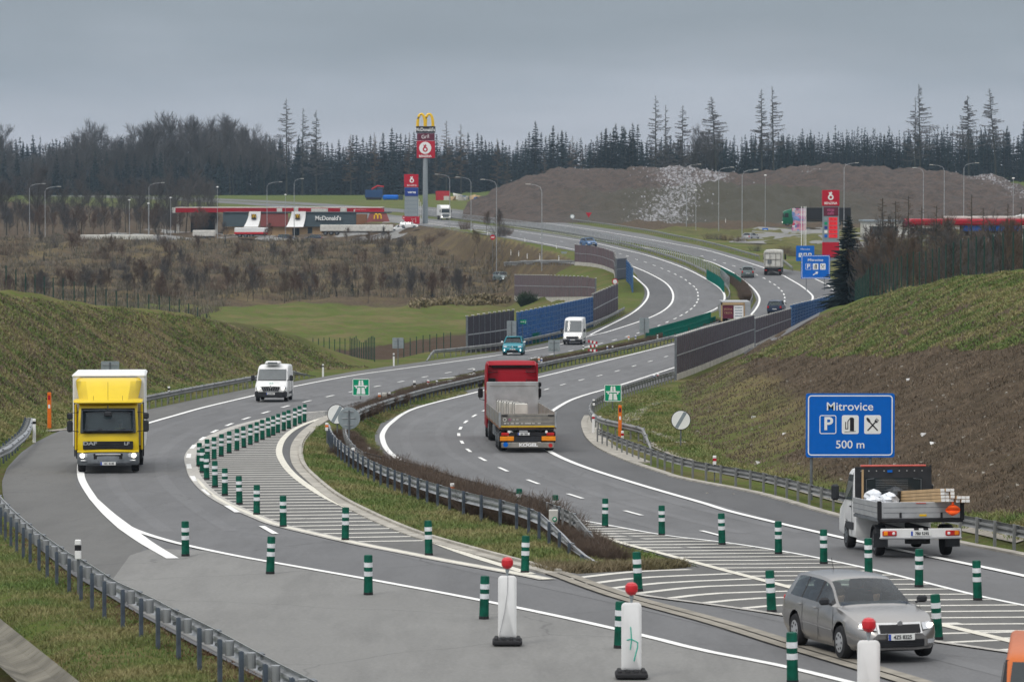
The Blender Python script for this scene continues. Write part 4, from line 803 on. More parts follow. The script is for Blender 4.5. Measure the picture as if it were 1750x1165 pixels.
def roundsign(label, px, Y, cy, dia, back=False, rz=0, group='round signs'):
    g = gd(px, Y); s = scl(Y); R_ = dia/2/s; cz = pt(px, cy, Y).z-g.z; t = thing('round_sign', label, 'road sign', g, rz, group)
    d_ = MB(); d_.lathe([(R_*.96, -.03), (R_, -.025), (R_, .0)], (0, 0, cz), 32, 'y'); d_.build('disc', 'sign_back' if back else 'sign_black', t)
    if not back:
        f = MB(); f.lathe([(R_*.93, -.036), (R_*.93, -.03)], (0, 0, cz), 32, 'y'); f.build('face', 'sign_white', t)
        k = MB(); a = math.radians(60); q = R_*.91; hw = .085*R_/.45
        for i in range(1): k.prism([(q*math.cos(a)+hw*math.sin(a)*0.9, cz+q*math.sin(a)-hw*math.cos(a)*.9), (q*math.cos(a)-hw*math.sin(a), cz+q*math.sin(a)+hw*math.cos(a)*.6), (-q*math.cos(a)-hw*math.sin(a)*.9, cz-q*math.sin(a)+hw*math.cos(a)*.9), (-q*math.cos(a)+hw*math.sin(a), cz-q*math.sin(a)-hw*math.cos(a)*.6)], -.041, -.036)
        k.build('stripe', 'sign_grey', t)
    else:
        k = MB()
        for dz in (-.6, 0, .6): k.bb((0, -.045, cz+dz*R_), (R_*1.2*(.75 if dz else 1), .025, .03), .005)
        k.build('clamp', 'galv', t)
    p = MB(); p.tube([(0, -.06 if back else .04, -.4), (0, -.06 if back else .04, cz+R_*.7)], .035, 8); p.build('post', 'galv_dark', t); return t
roundsign('white round sign with grey diagonal bar on the verge below the right embankment', 1164, 165, 717.5, 34)
roundsign('white round sign with grey diagonal bar, half behind a grey round sign back', 575.5, 156, 707.5, 34.5, rz=-.25)
roundsign('grey back of a round sign on the median in front of a white round sign', 596, 145, 714.5, 38, True)
def backsign(label, px, Y, x0, x1, y0, y1, post=None):
    t, cx_, cz, w, h, yf = signboard('sign_back', label, px, Y, x0, x1, y0, y1, [], mat='sign_back', r=.05, group='grey backs of signs', tk=.03)
    k = MB(); k.tube([(cx_, -.06, -.4), (cx_, -.06, cz+h/2-.05)], .035, 8); k.build('post', 'galv_dark', t); c = MB()
    for dz in (-.28, .28): c.bb((cx_, -.035, cz+dz*h), (w*.85, .03, .04), .005)
    c.build('clamp', 'galv', t)
backsign('grey back of a rectangular sign behind the yellow truck', 187, 203, 172, 203, 617, 645)
backsign('grey back of a square sign beside the ploughed patch, above a white post', 680, 290, 670.5, 689.5, 577, 595)
backsign('grey back of a square sign on the median left of the white panel van', 947, 303, 937, 957, 580.5, 600.5)
backsign('grey back of a tall sign at the end of the green parapet', 1101, 362, 1093, 1109.5, 543, 568.5)
backsign('grey back of a sign between the dark and the blue noise walls', 874, 336, 866, 882.5, 548, 574)
backsign('small round-cornered grey sign back in front of the dark noise wall by the bridge', 1029, 425, 1024, 1034, 517, 528)
def escape(label, px, Y, x0, x1, y0, y1):
    t, cx_, cz, w, h, yf = signboard('escape_sign', label, px, Y, x0, x1, y0, y1, [px], mat='sign_green', r=.03, group='green escape direction signs', pr=.03, tk=.03)
    k = MB(); k.box((cx_, yf-.003, cz), (w*.34, .006, h*.16)); k.prism([(cx_+w*.14, cz-h*.2), (cx_+w*.26, cz), (cx_+w*.14, cz+h*.2)], yf-.007, yf+.001); k.prism([(cx_-w*.14, cz-h*.2), (cx_-w*.26, cz), (cx_-w*.14, cz+h*.2)], yf-.007, yf+.001)
    k.prism(off(rrect(w*.13, h*.75, .02), cx_-w*.38, cz), yf-.006, yf+.001); k.prism([(cx_+w*.34, cz-h*.35), (cx_+w*.40, cz+h*.3), (cx_+w*.44, cz+h*.3), (cx_+w*.40, cz-h*.35)], yf-.006, yf+.001); k.build('pictogram', 'sign_white', t)
escape('green escape sign with arrows on the blue noise wall', 893, 345, 886, 899.5, 546, 553.5); escape('green escape sign with arrows on the dark noise wall past the bridge', 1018.5, 420, 1012, 1025, 517, 524.6); escape('green escape sign by the end of the far noise wall', 1085, 500, 1079.6, 1090.5, 483, 490)
# cabinet with a green emblem in front of the hedge end
g = gd(950, 97); t = thing('cabinet', 'white box with a green emblem on a grey post where the hedge ends', 'cabinet', g); s = scl(97); zt = pt(945, 870.5, 97).z-g.z; zb = pt(945, 894, 97).z-g.z
a = MB(); a.bb((-.06, 0, (zt+zb)/2), (.25, .2, zt-zb), .02); a.build('box', 'dirty_white', t); a = MB(); a.lathe([(.065, -.112), (.065, -.10)], (-.03, 0, (zt+zb)/2-.06), 14, 'y'); a.build('emblem', 'sign_green', t); a = MB(); a.lathe([(.035, -.115), (.035, -.10)], (-.03, 0, (zt+zb)/2-.06), 12, 'y'); a.build('emblem', 'sign_white', t); a = MB(); a.tube([(.085, .02, -.3), (.085, .02, zt+.08)], .03, 8); a.build('post', 'galv_dark', t)
g = gd(656.5, 206); t = thing('cabinet', 'small grey box between a red and a black delineator on the median', 'cabinet', g); a = MB(); a.bb((0, 0, .45), (.26, .18, .34), .02); a.build('box', 'dirty_white', t); a = MB(); a.tube([(0, .1, -.2), (0, .1, .6)], .025, 6); a.build('post', 'galv_dark', t)
# red and white barrier boards stacked on the median
g = gd(1013, 325); t = thing('barrier_board', 'stacked red and white striped barrier boards on the median by the white panel van', 'barrier', g)
for k, (dz, rx) in enumerate(((.45, .05), (.85, -.12), (1.2, .2))):
    for i in range(5):
        a = MB(); R = Matrix.Rotation(rx, 3, 'Y'); c = R@Vector(((i-2)*.17, 0, 0)); a.box((c.x, k*.08, dz+c.z), (.17, .03, .22), R=R); a.build('stripe', 'sign_red' if (i+k) % 2 == 0 else 'sign_white', t)
a = MB(); a.tube([(-.25, .1, -.1), (-.25, .1, 1.3)], .03, 6); a.tube([(.25, .1, -.1), (.25, .1, 1.1)], .03, 6); a.build('leg', 'galv_dark', t)
# ------------------------------------------------------------------ noise walls
def noisewall(name, label, pts, mat, bay=4.0, tiers=2, plinth=.0, capm='steel_light', grid=False, postm='galv_dark'):
    """pts: (px, base_y or -Y, top_y)"""
    W3 = []
    for px, by, ty in pts:
        g = hit(px, by) if by > 0 else gd(px, -by); W3.append((g.x, g.y, g.z, (proj(g.x, g.y, g.z)[1]-ty)/scl(g.y)))
    P = even(W3, bay); o = P[0]; org = Vector(o[:3]); t = thing(name, label, 'noise wall', org); n = len(P)
    for i in range(n-1):
        a, b = P[i], P[i+1]; d = Vector((b[0]-a[0], b[1]-a[1], 0)); L = d.length; d.normalize(); nn_ = Vector((-d.y, d.x, 0))
        pl = MB(); ax, ay, az = a[:3]-P[0][:3]; bx, by_, bz = b[:3]-P[0][:3]; za, zb_ = az+plinth, bz+plinth; ta, tb = az+a[3], bz+b[3]
        def slab(m, u0, u1, f0, f1, th, off_=0):
            q = []
            for w_ in (-th/2+off_, th/2+off_):
                for u, f in ((u0, f0), (u1, f0), (u1, f1), (u0, f1)):
                    lo_ = za+(zb_-za)*u; hi = ta+(tb-ta)*u; q.append((ax+(bx-ax)*u+nn_.x*w_, ay+(by_-ay)*u+nn_.y*w_, lo_+(hi-lo_)*f))
            m.add(q, [(0, 1, 2, 3), (7, 6, 5, 4), (0, 4, 5, 1), (1, 5, 6, 2), (2, 6, 7, 3), (3, 7, 4, 0)])
        for k in range(tiers): slab(pl, .012, .988, (k)/tiers+.008, (k+1)/tiers-.008, .12)
        if grid:
            pass
        pl.build('panel', mat, t)
        if tiers > 1 or grid:
            r = MB()
            for k in range(1, tiers): slab(r, 0.02, .98, k/tiers-.014, k/tiers+.014, .2)
            if grid:
                for u in np.arange(.12, .99, .13): slab(r, u-.006, u+.006, .0, 1, .16)
                for f in np.arange(.12, .95, .14): slab(r, .01, .99, f-.006, f+.006, .15)
            r.build('rail', capm if not grid else 'slate_blue_paint', t)
        if plinth:
            c = MB(); z_ = za; q = []
            for w_ in (-.1, .1):
                for (X_, Y_, Z_) in ((ax, ay, az-.3), (bx, by_, bz-.3), (bx, by_, bz+plinth), (ax, ay, az+plinth)): q.append((X_+nn_.x*w_, Y_+nn_.y*w_, Z_))
            c.add(q, [(0, 1, 2, 3), (7, 6, 5, 4), (0, 4, 5, 1), (1, 5, 6, 2), (2, 6, 7, 3), (3, 7, 4, 0)]); c.build('plinth', 'concrete_light', t)
    for i in range(n):
        a = P[i]; j = min(i, n-2); an = math.atan2(P[j+1][1]-P[j][1], P[j+1][0]-P[j][0]); c = a[:3]-P[0][:3]; H = a[3]
        p = MB(); p.box((c[0], c[1], c[2]+H/2-.1), (.10, .17, H+.3), an); po = p.build('post', postm, t)
        k = MB(); k.bb((c[0], c[1], c[2]+H+.08), (.16, .26, .06), .02, an); k.build('cap', 'dirty_white', po)
    return t
noisewall('noise_wall', 'dark grey noise wall section behind the teal car, leftmost in its row', [(798, 603, 541), (840, 598, 535), (877, 592, 530)], 'noise_panel_dark', 2.2)
noisewall('noise_wall', 'blue transparent noise wall behind the white panel van', [(884, 592, 534), (950, 578, 521), (1012, 558, 508)], 'acrylic_blue', 2.4, 1, grid=True, postm='slate_blue_paint')
noisewall('noise_wall', 'brown noise wall beyond the blue one, stepping down to the bridge', [(1013, 558, 503), (1032, 546, 495), (1055, 533, 485)], 'noise_panel', 3, plinth=.2)
noisewall('noise_wall', 'long brown noise wall on the meadow side with pale plinth, left of the bridge', [(880, 511, 470), (940, 514, 471), (1000, 514, 473), (1018, 514, 476)], 'noise_panel_brown', 4, plinth=.5)
noisewall('noise_wall', 'curving brown noise wall at the foot of the slip road, farthest of the walls', [(983, 453, 418), (1010, 455, 420), (1030, 459, 424), (1050, 467, 431), (1052, 477, 440)], 'noise_panel_brown', 4, plinth=.5)
noisewall('noise_wall', 'dark blue noise wall bay at the end of the curving wall', [(1053, 479, 442), (1070, 476, 441)], 'navy_paint', 5, plinth=0)
noisewall('noise_wall', 'narrow blue noise wall seen almost end-on by the slip lane', [(1071, 480, 445), (1078, 487, 452), (1081, 500, 458)], 'acrylic_blue', 4, 1, grid=True, postm='slate_blue_paint')
noisewall('noise_wall', 'long brown noise wall with pale plinth at the foot of the right embankment', [(1155, -266, 576), (1200, -290, 562), (1245, -319, 550), (1288, -347, 539)], 'noise_panel', 1.9, plinth=.45)
noisewall('noise_wall', 'second section of the right-hand brown noise wall, disappearing behind the embankment', [(1290, -348, 545), (1322, -367, 536), (1351, -384, 528)], 'noise_panel', 2.4, plinth=.3)
noisewall('noise_wall', 'blue noise wall section at the right, vanishing under the spruce', [(1352, -385, 522), (1395, -412, 512), (1437, -438, 500)], 'acrylic_blue', 3, 1, grid=True, postm='slate_blue_paint')
# ------------------------------------------------------------------ wire fences
def wirefence(label, pts, H, step, group='green wire fences'):
    W3 = []
    for px, Y in pts: g = gd(px, Y); W3.append((g.x, g.y))
    P = even(W3, step); z = T(P[:, 0], P[:, 1]); org = Vector((P[0, 0], P[0, 1], z[0])); t = thing('wire_fence', label, 'fence', org, 0, group)
    V = MB(); w = MB(); V.cur = 0
    for i, p in enumerate(P):
        m = MB(); m.tube([(p[0]-org.x, p[1]-org.y, z[i]-org.z-.3), (p[0]-org.x, p[1]-org.y, z[i]-org.z+H)], .04, 6); m.build('post', 'fence_green', t)
    for h in np.linspace(.15, H-.1, 4): w.tube([(p[0]-org.x, p[1]-org.y, zz-org.z+h) for p, zz in zip(P, z)], .006, 3, False)
    w.build('wire', 'fence_green', t); return t
wirefence('green wire fence along the top of the left embankment', [(-60, 222), (0, 236), (100, 252), (200, 266), (300, 280), (400, 297), (500, 318), (598, 345)], 2.1, 2.6)
wirefence('dense run of green fence posts between left embankment and ploughed patch', [(598, 345), (610, 330), (622, 318), (632, 306), (640, 296)], 2.0, 3.2)
wirefence('low green fence by the ploughed patch near the sign back', [(690, 318), (715, 324), (742, 330), (770, 336)], 1.6, 2.6)
wirefence('green wire fence along the crest of the right embankment', [(1820, 190), (1750, 203), (1690, 212), (1610, 228), (1540, 245), (1485, 268), (1462, 292)], 2.3, 2.6)
# ------------------------------------------------------------------ plants
def tubes3(segs, r0, r1, n=3):      # many thin tapered twigs at once: segs (k,2,3)
    segs = np.asarray(segs, float); k = len(segs); a = segs[:, 0]; b = segs[:, 1]; d = b-a; L = np.linalg.norm(d, axis=1)[:, None]; d = d/np.maximum(L, 1e-6)
    h = np.where(np.abs(d[:, 2:3]) < .9, [[0, 0, 1.]], [[1., 0, 0]]); u = np.cross(d, h); u /= np.linalg.norm(u, axis=1)[:, None]; v = np.cross(d, u)
    r0 = np.broadcast_to(np.asarray(r0, float), (k,))[:, None]; r1 = np.broadcast_to(np.asarray(r1, float), (k,))[:, None]; V = []; 
    for m in range(n):
        c, s_ = math.cos(2*math.pi*m/n), math.sin(2*math.pi*m/n); V.append(a+(u*c+v*s_)*r0)
    for m in range(n):
        c, s_ = math.cos(2*math.pi*m/n), math.sin(2*math.pi*m/n); V.append(b+(u*c+v*s_)*r1)
    V = np.stack(V, 1).reshape(-1, 3); base = np.arange(k)[:, None]*2*n
    Fq = np.concatenate([base+np.array([m, (m+1) % n, n+(m+1) % n, n+m]) for m in range(n)])
    return V, Fq
class NM:                             # accumulates quads with numpy
    def __init__(s): s.V = []; s.F = []; s.n = 0
    def add(s, V, Fq): s.V.append(V); s.F.append(np.asarray(Fq)+s.n); s.n += len(V)
    def mesh(s, name, mat): return fastmesh(name, np.vstack(s.V), np.vstack(s.F), mat)
def branches(r, h, spread, lev, kids_, p0, d0, L0, out, rad, up=.25, jit=.5):
    if lev < 0: return
    n = 3; p = np.array(p0, float); d = np.array(d0, float)
    for i in range(n):
        q = p+d*L0/n; out.append((lev, p.copy(), q.copy(), rad*(1-i/n*.5), rad*(1-(i+1)/n*.5))); p = q
        d = d+r.normal(0, .10, 3)+np.array([0, 0, up*.12]); d /= np.linalg.norm(d)
        for _ in range(kids_ if i else max(1, kids_-1)):
            e = r.normal(0, 1, 3); e -= e.dot(d)*d; e /= np.linalg.norm(e); nd = d*math.cos(spread)+e*math.sin(spread); nd[2] += up*.3; nd /= np.linalg.norm(nd)
            branches(r, h, spread*r.uniform(.85, 1.15), lev-1, kids_, p, nd, L0*r.uniform(.5, .75), out, rad*.45, up, jit)
def mk_bare(seed, h, lev=4, kids_=2, spread=.6, trunk_f=.28, rad=.2, mat='twig', tw=.02, barkm='bark', up=.3):
    r = np.random.default_rng(seed); out = []; tk = []
    p = np.zeros(3); d = np.array([r.normal(0, .04), r.normal(0, .04), 1.]); d /= np.linalg.norm(d); N = 9; H = h*.8
    for i in range(N):
        q = p+d*H/N; f = i/N; tk.append((p.copy(), q.copy(), rad*(1-f*.85), rad*(1-(i+1)/N*.85))); p = q; d = d+r.normal(0, .035, 3); d[2] = abs(d[2]); d /= np.linalg.norm(d)
        if f >= trunk_f:
            for _ in range(3):
                a = r.uniform(0, 6.28); sp_ = spread*r.uniform(.8, 1.3); nd = np.array([math.cos(a)*math.sin(sp_), math.sin(a)*math.sin(sp_), math.cos(sp_)]); 
                branches(r, h, spread, lev-2, kids_, p, nd, h*.30*(1-f*.55)*r.uniform(.7, 1.1), out, rad*.32*(1-f*.5), up)
    b = NM(); s_ = np.array([(a, c) for a, c, _, _ in tk]); b.add(*tubes3(s_, [x[2] for x in tk], [x[3] for x in tk], 6))
    t = NM(); s_ = np.array([(a, c) for _, a, c, _, _ in out]); 
    t.add(*tubes3(s_, np.maximum([x[3] for x in out], tw), np.maximum([x[4] for x in out], tw*.7), 3))
    # fine twigs on the thinnest shoots
    thin = [x for x in out if x[0] <= 0]; segs = []
    for _, a, c, _, _ in thin:
        dd = c-a; l = np.linalg.norm(dd)+.001
        for _k in range(2): q = a+dd*r.uniform(0, 1); e = dd/l+r.normal(0, .4, 3); e[2] += .5; e /= np.linalg.norm(e); segs.append((q, q+e*r.uniform(.02, .05)*h))
    if segs: t.add(*tubes3(segs, tw*.75, tw*.3, 3))
    zmax = max(v[:, 2].max() for v in t.V); k = h/zmax
    for m in (b, t):
        m.V = [v*k for v in m.V]
    return b.mesh('trunk', barkm), t.mesh('crown', mat)
def mk_spruce(seed, h, rw, dens=1.0, mat='needle', whorl=.5, droop=.35, gap=.12, bare=.0, blade=.10, leaves=5):
    r = np.random.default_rng(seed); b = NM(); b.add(*tubes3([((0, 0, 0), (0, 0, h*.5)), ((0, 0, h*.5), (0, 0, h))], [h*.013, h*.009], [h*.009, h*.002], 6))
    V = []; Z = h*(.04+bare); 
    tw = []
    while Z < h*.985:
        f = (Z/h-bare)/(1-bare); R_ = rw*(1-f)**.8*(1 if f > .08 else .85)+h*.006; nb = max(4, int((6+5*(1-f))*dens)); a0 = r.uniform(0, 6.3)
        for k in range(nb):
            if r.random() < gap: continue
            a = a0+k*6.283/nb+r.uniform(-.3, .3); L = R_*r.uniform(.6, 1.15); dr_ = droop*r.uniform(.6, 1.4); z0 = Z+r.uniform(-.3, .3)*whorl; c, s_ = math.cos(a), math.sin(a)
            tip = np.array([c*L, s_*L, z0-dr_*L*(1-.5*f)+.25*L*f]); root = np.array([0, 0, z0]); tw.append((root, tip))
            for j in range(leaves):          # needle sprays, alternating either side of the branch, hanging
                t0 = r.uniform(.05, .85); p = root+(tip-root)*t0; w = blade*h*.35*(1-.45*t0)*r.uniform(.6, 1.3)*(.45+.55*(1-f)); sd = r.choice([-1, 1])
                q = root+(tip-root)*min(1.08, t0+r.uniform(.25, .45)); side = np.array([-s_, c, 0])*sd*w*.55; dn = np.array([0, 0, -w*r.uniform(.35, 1.0)])
                V += [p, q, q+side*.3+dn*.35, p+side+dn]
        Z += whorl*h/20*(1.25-.5*f)*r.uniform(.8, 1.2)
    b.add(*tubes3(tw, h*.0022, h*.0008, 3))
    V = np.array(V); return b.mesh('trunk', 'bark'), fastmesh('crown', V, np.arange(len(V)).reshape(-1, 4), mat)
def mk_larch(seed, h, rw, tw=.05, mat='larch', lean=0, side=0, bare=.3, n=46, fill_=7):
    r = np.random.default_rng(seed); b = NM(); P = [np.array([lean*h*(i/8)**1.3, 0, h*i/8]) for i in range(9)]
    b.add(*tubes3([(P[i], P[i+1]) for i in range(8)], [h*.011*(1-i/9) for i in range(8)], [h*.011*(1-(i+1)/9)+.02 for i in range(8)], 6))
    out = []; fine = []
    for k in range(n):
        f = bare+(1-bare)*(k/n)**.9; z = f*h; a = r.uniform(0, 6.283); g = (f-bare)/(1-bare); L = rw*(1-g**1.6)*r.uniform(.45, 1.15)+.3
        if side and math.cos(a)*side < -.2: L *= .35
        base = np.array([lean*h*f**1.3, 0, z]); c, s_ = math.cos(a), math.sin(a); p = base; m = 5
        for j in range(m):
            u = (j+1)/m; q = base+np.array([c*L*u, s_*L*u, L*(-.28*u+.30*u*u)*(1-g)+L*.15*u*g]); out.append((p, q, tw*(1.3-u)*1.2)); 
            for _ in range(fill_): e = np.array([r.normal(0, .5)+c*.5, r.normal(0, .5)+s_*.5, r.normal(-.35, .4)]); x = p+(q-p)*r.random(); fine.append((x, x+e*L*.16*r.uniform(.4, 1.2)))
            p = q
    t = NM(); t.add(*tubes3([(a, b_) for a, b_, _ in out], [x[2] for x in out], [x[2]*.7 for x in out], 3)); t.add(*tubes3(fine, tw*.85, tw*.4, 3))
    return b.mesh('trunk', 'bark'), t.mesh('crown', mat)
def mk_shrub(seed, w, h, n=220, tw=.009, mat='twig', seg=3):
    r = np.random.default_rng(seed); segs = []; rad = []
    for _ in range(n):
        a = r.uniform(0, 6.283); rr = w/2*math.sqrt(r.random()); p = np.array([rr*math.cos(a)*.55, rr*math.sin(a)*.55, 0]); d = np.array([math.cos(a)*rr/w*1.1, math.sin(a)*rr/w*1.1, 1.])+r.normal(0, .15, 3); L = h*r.uniform(.6, 1.05)*(1-.25*(2*rr/w)**2)
        for j in range(seg):
            q = p+d/np.linalg.norm(d)*L/seg; segs.append((p, q)); rad.append(tw*(1.2-.3*j)); d = d+r.normal(0, .18, 3)
            for _k in range(2): e = d+r.normal(0, .5, 3); e[2] = abs(e[2]); x = p+(q-p)*r.random(); segs.append((x, x+e/np.linalg.norm(e)*L*.22)); rad.append(tw*.6)
            p = q
    t = NM(); t.add(*tubes3(segs, rad, np.array(rad)*.6, 3)); return t.mesh('shrub', mat)
def plant(meshes, name, label, cat, p, sc=1., rz=None, group=None, szz=None):
    rz = random.uniform(0, 6.28) if rz is None else rz
    if isinstance(meshes, tuple):
        t = thing(name, label, cat, p, rz, group); t.scale = (sc, sc, sc*(szz or 1))
        for n_, m_ in zip(('trunk', 'crown'), meshes): link(n_, m_, t)
    else:
        t = tag(link(name, meshes, loc=p), label, cat, group); t.rotation_euler[2] = rz; t.scale = (sc, sc, sc*(szz or 1))
    return t
SPR = [mk_spruce(i, 20, 3.3, mat='needle' if i % 2 else 'needle_dark', whorl=.75, leaves=7, blade=.13) for i in range(5)]
LAR = [mk_larch(20+i, 24, 3.4, tw=.06, bare=.25, n=60) for i in range(3)]
BAR = [mk_bare(40+i, 24, 4, 2, .5, .12, .26, 'twig_grey', .026) for i in range(5)]
SBR = [mk_bare(60+i, 7, 4, 2, .5, .12, .07, ('twig', 'twig_grey', 'twig', 'twig_grey', 'twig_red')[i], .010, 'bark', .5) for i in range(5)]
SHB = [mk_shrub(80+i, 3.6, 2.6, 70, .016, ('twig', 'twig_grey', 'twig_red')[i % 3]) for i in range(4)]
HDG = [mk_shrub(90+i, 1.5, 1.0, 330, .0065, 'twig', 3) for i in range(4)]
rd = random.Random(5)
def at(px, Y, dz=-.2): return gd(px, Y, dz)
def treeh(px, Y, top): g = gd(px, Y); return (proj(g.x, g.y, g.z)[1]-top)/scl(Y)
# front row of the spruce forest, centre and right
skyC = [(555, 250), (600, 232), (650, 236), (700, 228), (760, 236), (800, 225), (860, 238), (880, 245), (905, 228), (940, 222), (1000, 232), (1040, 222), (1090, 218), (1105, 240), (1180, 245), (1250, 236), (1330, 235), (1400, 233), (1480, 234), (1560, 236), (1640, 234), (1700, 238), (1760, 240), (1900, 240)]
def sky_y(px): return np.interp(px, [p[0] for p in skyC], [p[1] for p in skyC])
px = 548
while px < 1840:
    Y = rd.uniform(1560, 1650) if px < 1000 else rd.uniform(1360, 1440); top = sky_y(px)+rd.uniform(-7, 14); H = treeh(px, Y, top)
    plant(SPR[rd.randrange(5)], 'spruce', 'dark spruce in the front row of the forest along the horizon', 'tree', at(px, Y), H/20, group='spruces of the forest edge'); px += rd.uniform(5.0, 8.5)
for px, top in ((915, 205), (945, 213), (960, 222), (1052, 210), (1066, 214), (1081, 208), (1035, 219), (670, 216), (655, 224)):
    Y = 1540; plant(SPR[rd.randrange(5)], 'spruce', 'taller dark spruce whose tip stands above the forest edge near the spoil heap', 'tree', at(px, Y), treeh(px, Y, top)/20, group='tall spruces of the forest edge', szz=1)
for px, top in ((600, 228), (640, 226), (700, 226), (763, 206), (788, 212), (850, 236), (978, 232), (995, 250), (930, 258), (1015, 255), (1150, 262), (1190, 258), (745, 262), (868, 262)):
    Y = 1525; plant(LAR[rd.randrange(3)], 'larch', 'brown bare larch among the dark spruces behind the green field', 'tree', at(px, Y), treeh(px, Y, top)/24, group='brown larches in the forest edge')
def backrow(name, n, p0, p1, Y0, Y1, k0, k1, protos, hh):
    W_ = NM(); 
    for _ in range(n):
        me = protos[rd.randrange(len(protos))]; px = rd.uniform(p0, p1); Y = rd.uniform(Y0, Y1); g = gd(px, Y); s_ = rd.uniform(k0, k1)/hh; a = rd.uniform(0, 6.28); ca, sa = math.cos(a), math.sin(a)
        for m in me:
            v = np.empty(len(m.vertices)*3, np.float32); m.vertices.foreach_get('co', v); v = v.reshape(-1, 3)*s_; f = np.empty(len(m.loops), np.int32); m.loops.foreach_get('vertex_index', f)
            W_.add(np.c_[v[:, 0]*ca-v[:, 1]*sa+g.x, v[:, 0]*sa+v[:, 1]*ca+g.y, v[:, 2]+g.z-.3], f.reshape(-1, 4))
    return tag(link(name, W_.mesh(name, protos_mat)), kind='stuff')
LOW = [mk_spruce(200+i, 20, 3.6, mat='needle_dark', whorl=1.5, leaves=3, blade=.2) for i in range(3)]
protos_mat = 'needle_dark'
tag(backrow('forest', 330, 540, 1860, 1600, 1900, 18, 23, LOW, 20), 'dense dark conifer forest behind the front row of trees', 'forest')
tag(backrow('forest', 200, 1120, 1880, 1440, 1560, 16, 20, LOW, 20), 'dark conifer forest behind the spoil heap', 'forest')
tag(backrow('forest', 420, 500, 980, 3300, 4300, 18, 25, LOW, 20), 'far blue-hazed wooded ridge above the forest left of centre', 'forest')
tag(backrow('forest', 430, -60, 560, 1600, 1900, 21, 28, LOW, 20), 'dark mass of forest behind the bare trees on the left', 'forest')
# big bare trees and larches on the skyline
skyL = [(-60, 220), (0, 205), (30, 262), (75, 245), (100, 240), (140, 215), (160, 200), (185, 225), (215, 232), (240, 195), (300, 186), (330, 192), (380, 190), (400, 200), (430, 206), (455, 225), (475, 235)]
px = -60
while px < 476:
    Y = rd.uniform(1500, 1600); top = np.interp(px, [p[0] for p in skyL], [p[1] for p in skyL])+rd.uniform(-4, 16)
    plant(BAR[rd.randrange(5)], 'bare_tree', 'tall leafless tree of the wood on the left skyline', 'tree', at(px, Y), treeh(px, Y, top)/24, group='leafless trees on the left skyline'); px += rd.uniform(5.5, 10)
for px in range(-40, 480, 13):
    Y = rd.uniform(1480, 1520); plant(SPR[rd.randrange(5)], 'spruce', 'dark spruce standing under the leafless trees on the left', 'tree', at(px+rd.uniform(-10, 10), Y), rd.uniform(13, 19)/20, group='spruces under the left skyline trees')
for px, top, lean, sd, wd, bare, lab in ((490, 168, .0, 0, 4.6, .3, 'tallest ragged larch left of the golden arches pylon'), (517, 184, .01, 1, 4.8, .25, 'larch right of the tallest one on the left skyline'), (541, 188, 0, 0, 4.2, .25, 'smaller larch at the edge of the left skyline group'), (1120, 163, .0, 0, 4.6, .15, 'tall dense larch at the left end of the right skyline'), (1137, 179, .0, 1, 4.4, .15, 'larch leaning on the tall dense one beside the spoil heap'), (1166, 180, .0, 0, 4.2, .3, 'umbrella-crowned larch right of the dense pair'), (1225, 165, -.06, 0, 5.4, .45, 'leaning sparse larch standing alone above the spruces'), (1302, 152, -.01, 0, 3.4, .4, 'thin ragged larch, left of a close pair'), (1322, 147, -.02, 1, 4.6, .4, 'taller ragged larch, right of a close pair'), (1572, 143, -.02, 1, 6.2, .3, 'broadest tall larch on the right skyline'), (1563, 165, 0, -1, 4.2, .3, 'thinner larch touching the broadest one on its left'), (1655, 163, -.02, 0, 5.0, .4, 'ragged conical larch between the broadest and the leaning one'), (1702, 151, -.08, 0, 4.0, .4, 'slim leaning larch farthest right on the skyline')):
    Y = 1330 if px > 1000 else 1480; H = treeh(px, Y, top); m = mk_larch(int(px), H, wd*1.25, tw=.085, lean=-lean*-1, side=sd, bare=bare, n=85, mat='twig_grey', fill_=10); plant(m, 'larch', lab, 'tree', at(px, Y), 1, 0)
for px, top in ((1205, 208), (1215, 218), (1185, 222)):
    Y = 1340; plant(BAR[px % 5], 'bare_tree', 'bushy leafless tree between the larches at the left end of the spoil heap', 'tree', at(px, Y), treeh(px, Y, top)/24, group='leafless trees beside the larches')
# scrub and small trees on the left, mid distance
for px, Y, top, k in ((60, 900, 268, 0), (68, 910, 285, 1), (12, 880, 300, 2), (110, 905, 310, 3), (180, 915, 320, 4), (140, 900, 300, 1), (215, 930, 300, 2), (240, 915, 292, 0), (300, 930, 288, 3), (318, 925, 300, 4), (335, 935, 282, 1), (350, 930, 300, 0), (285, 925, 318, 2), (265, 930, 296, 4), (30, 890, 330, 3), (90, 895, 332, 0), (362, 940, 310, 2), (-20, 880, 280, 1)):
    g = gd(px, Y); H = treeh(px, Y, top); plant(BAR[k], 'bare_tree', 'slender leafless tree in the thicket left of the restaurant', 'tree', at(px, Y), H/24, group='leafless thicket left of the restaurant')
for px in range(-40, 372, 13):
    Y = rd.uniform(1000, 1150); plant(BAR[px % 5], 'bare_tree', 'leafless tree in the dark wood beyond the thicket on the left', 'tree', at(px, Y), rd.uniform(.35, .6), group='leafless wood beyond the thicket')
for _ in range(90):
    px = rd.uniform(-40, 372); Y = rd.uniform(850, 1000); plant(SBR[rd.randrange(5)], 'bare_shrub', 'leafless bush in the thicket left of the restaurant', 'shrub', at(px, Y), rd.uniform(.8, 1.3), group='bushes left of the restaurant')
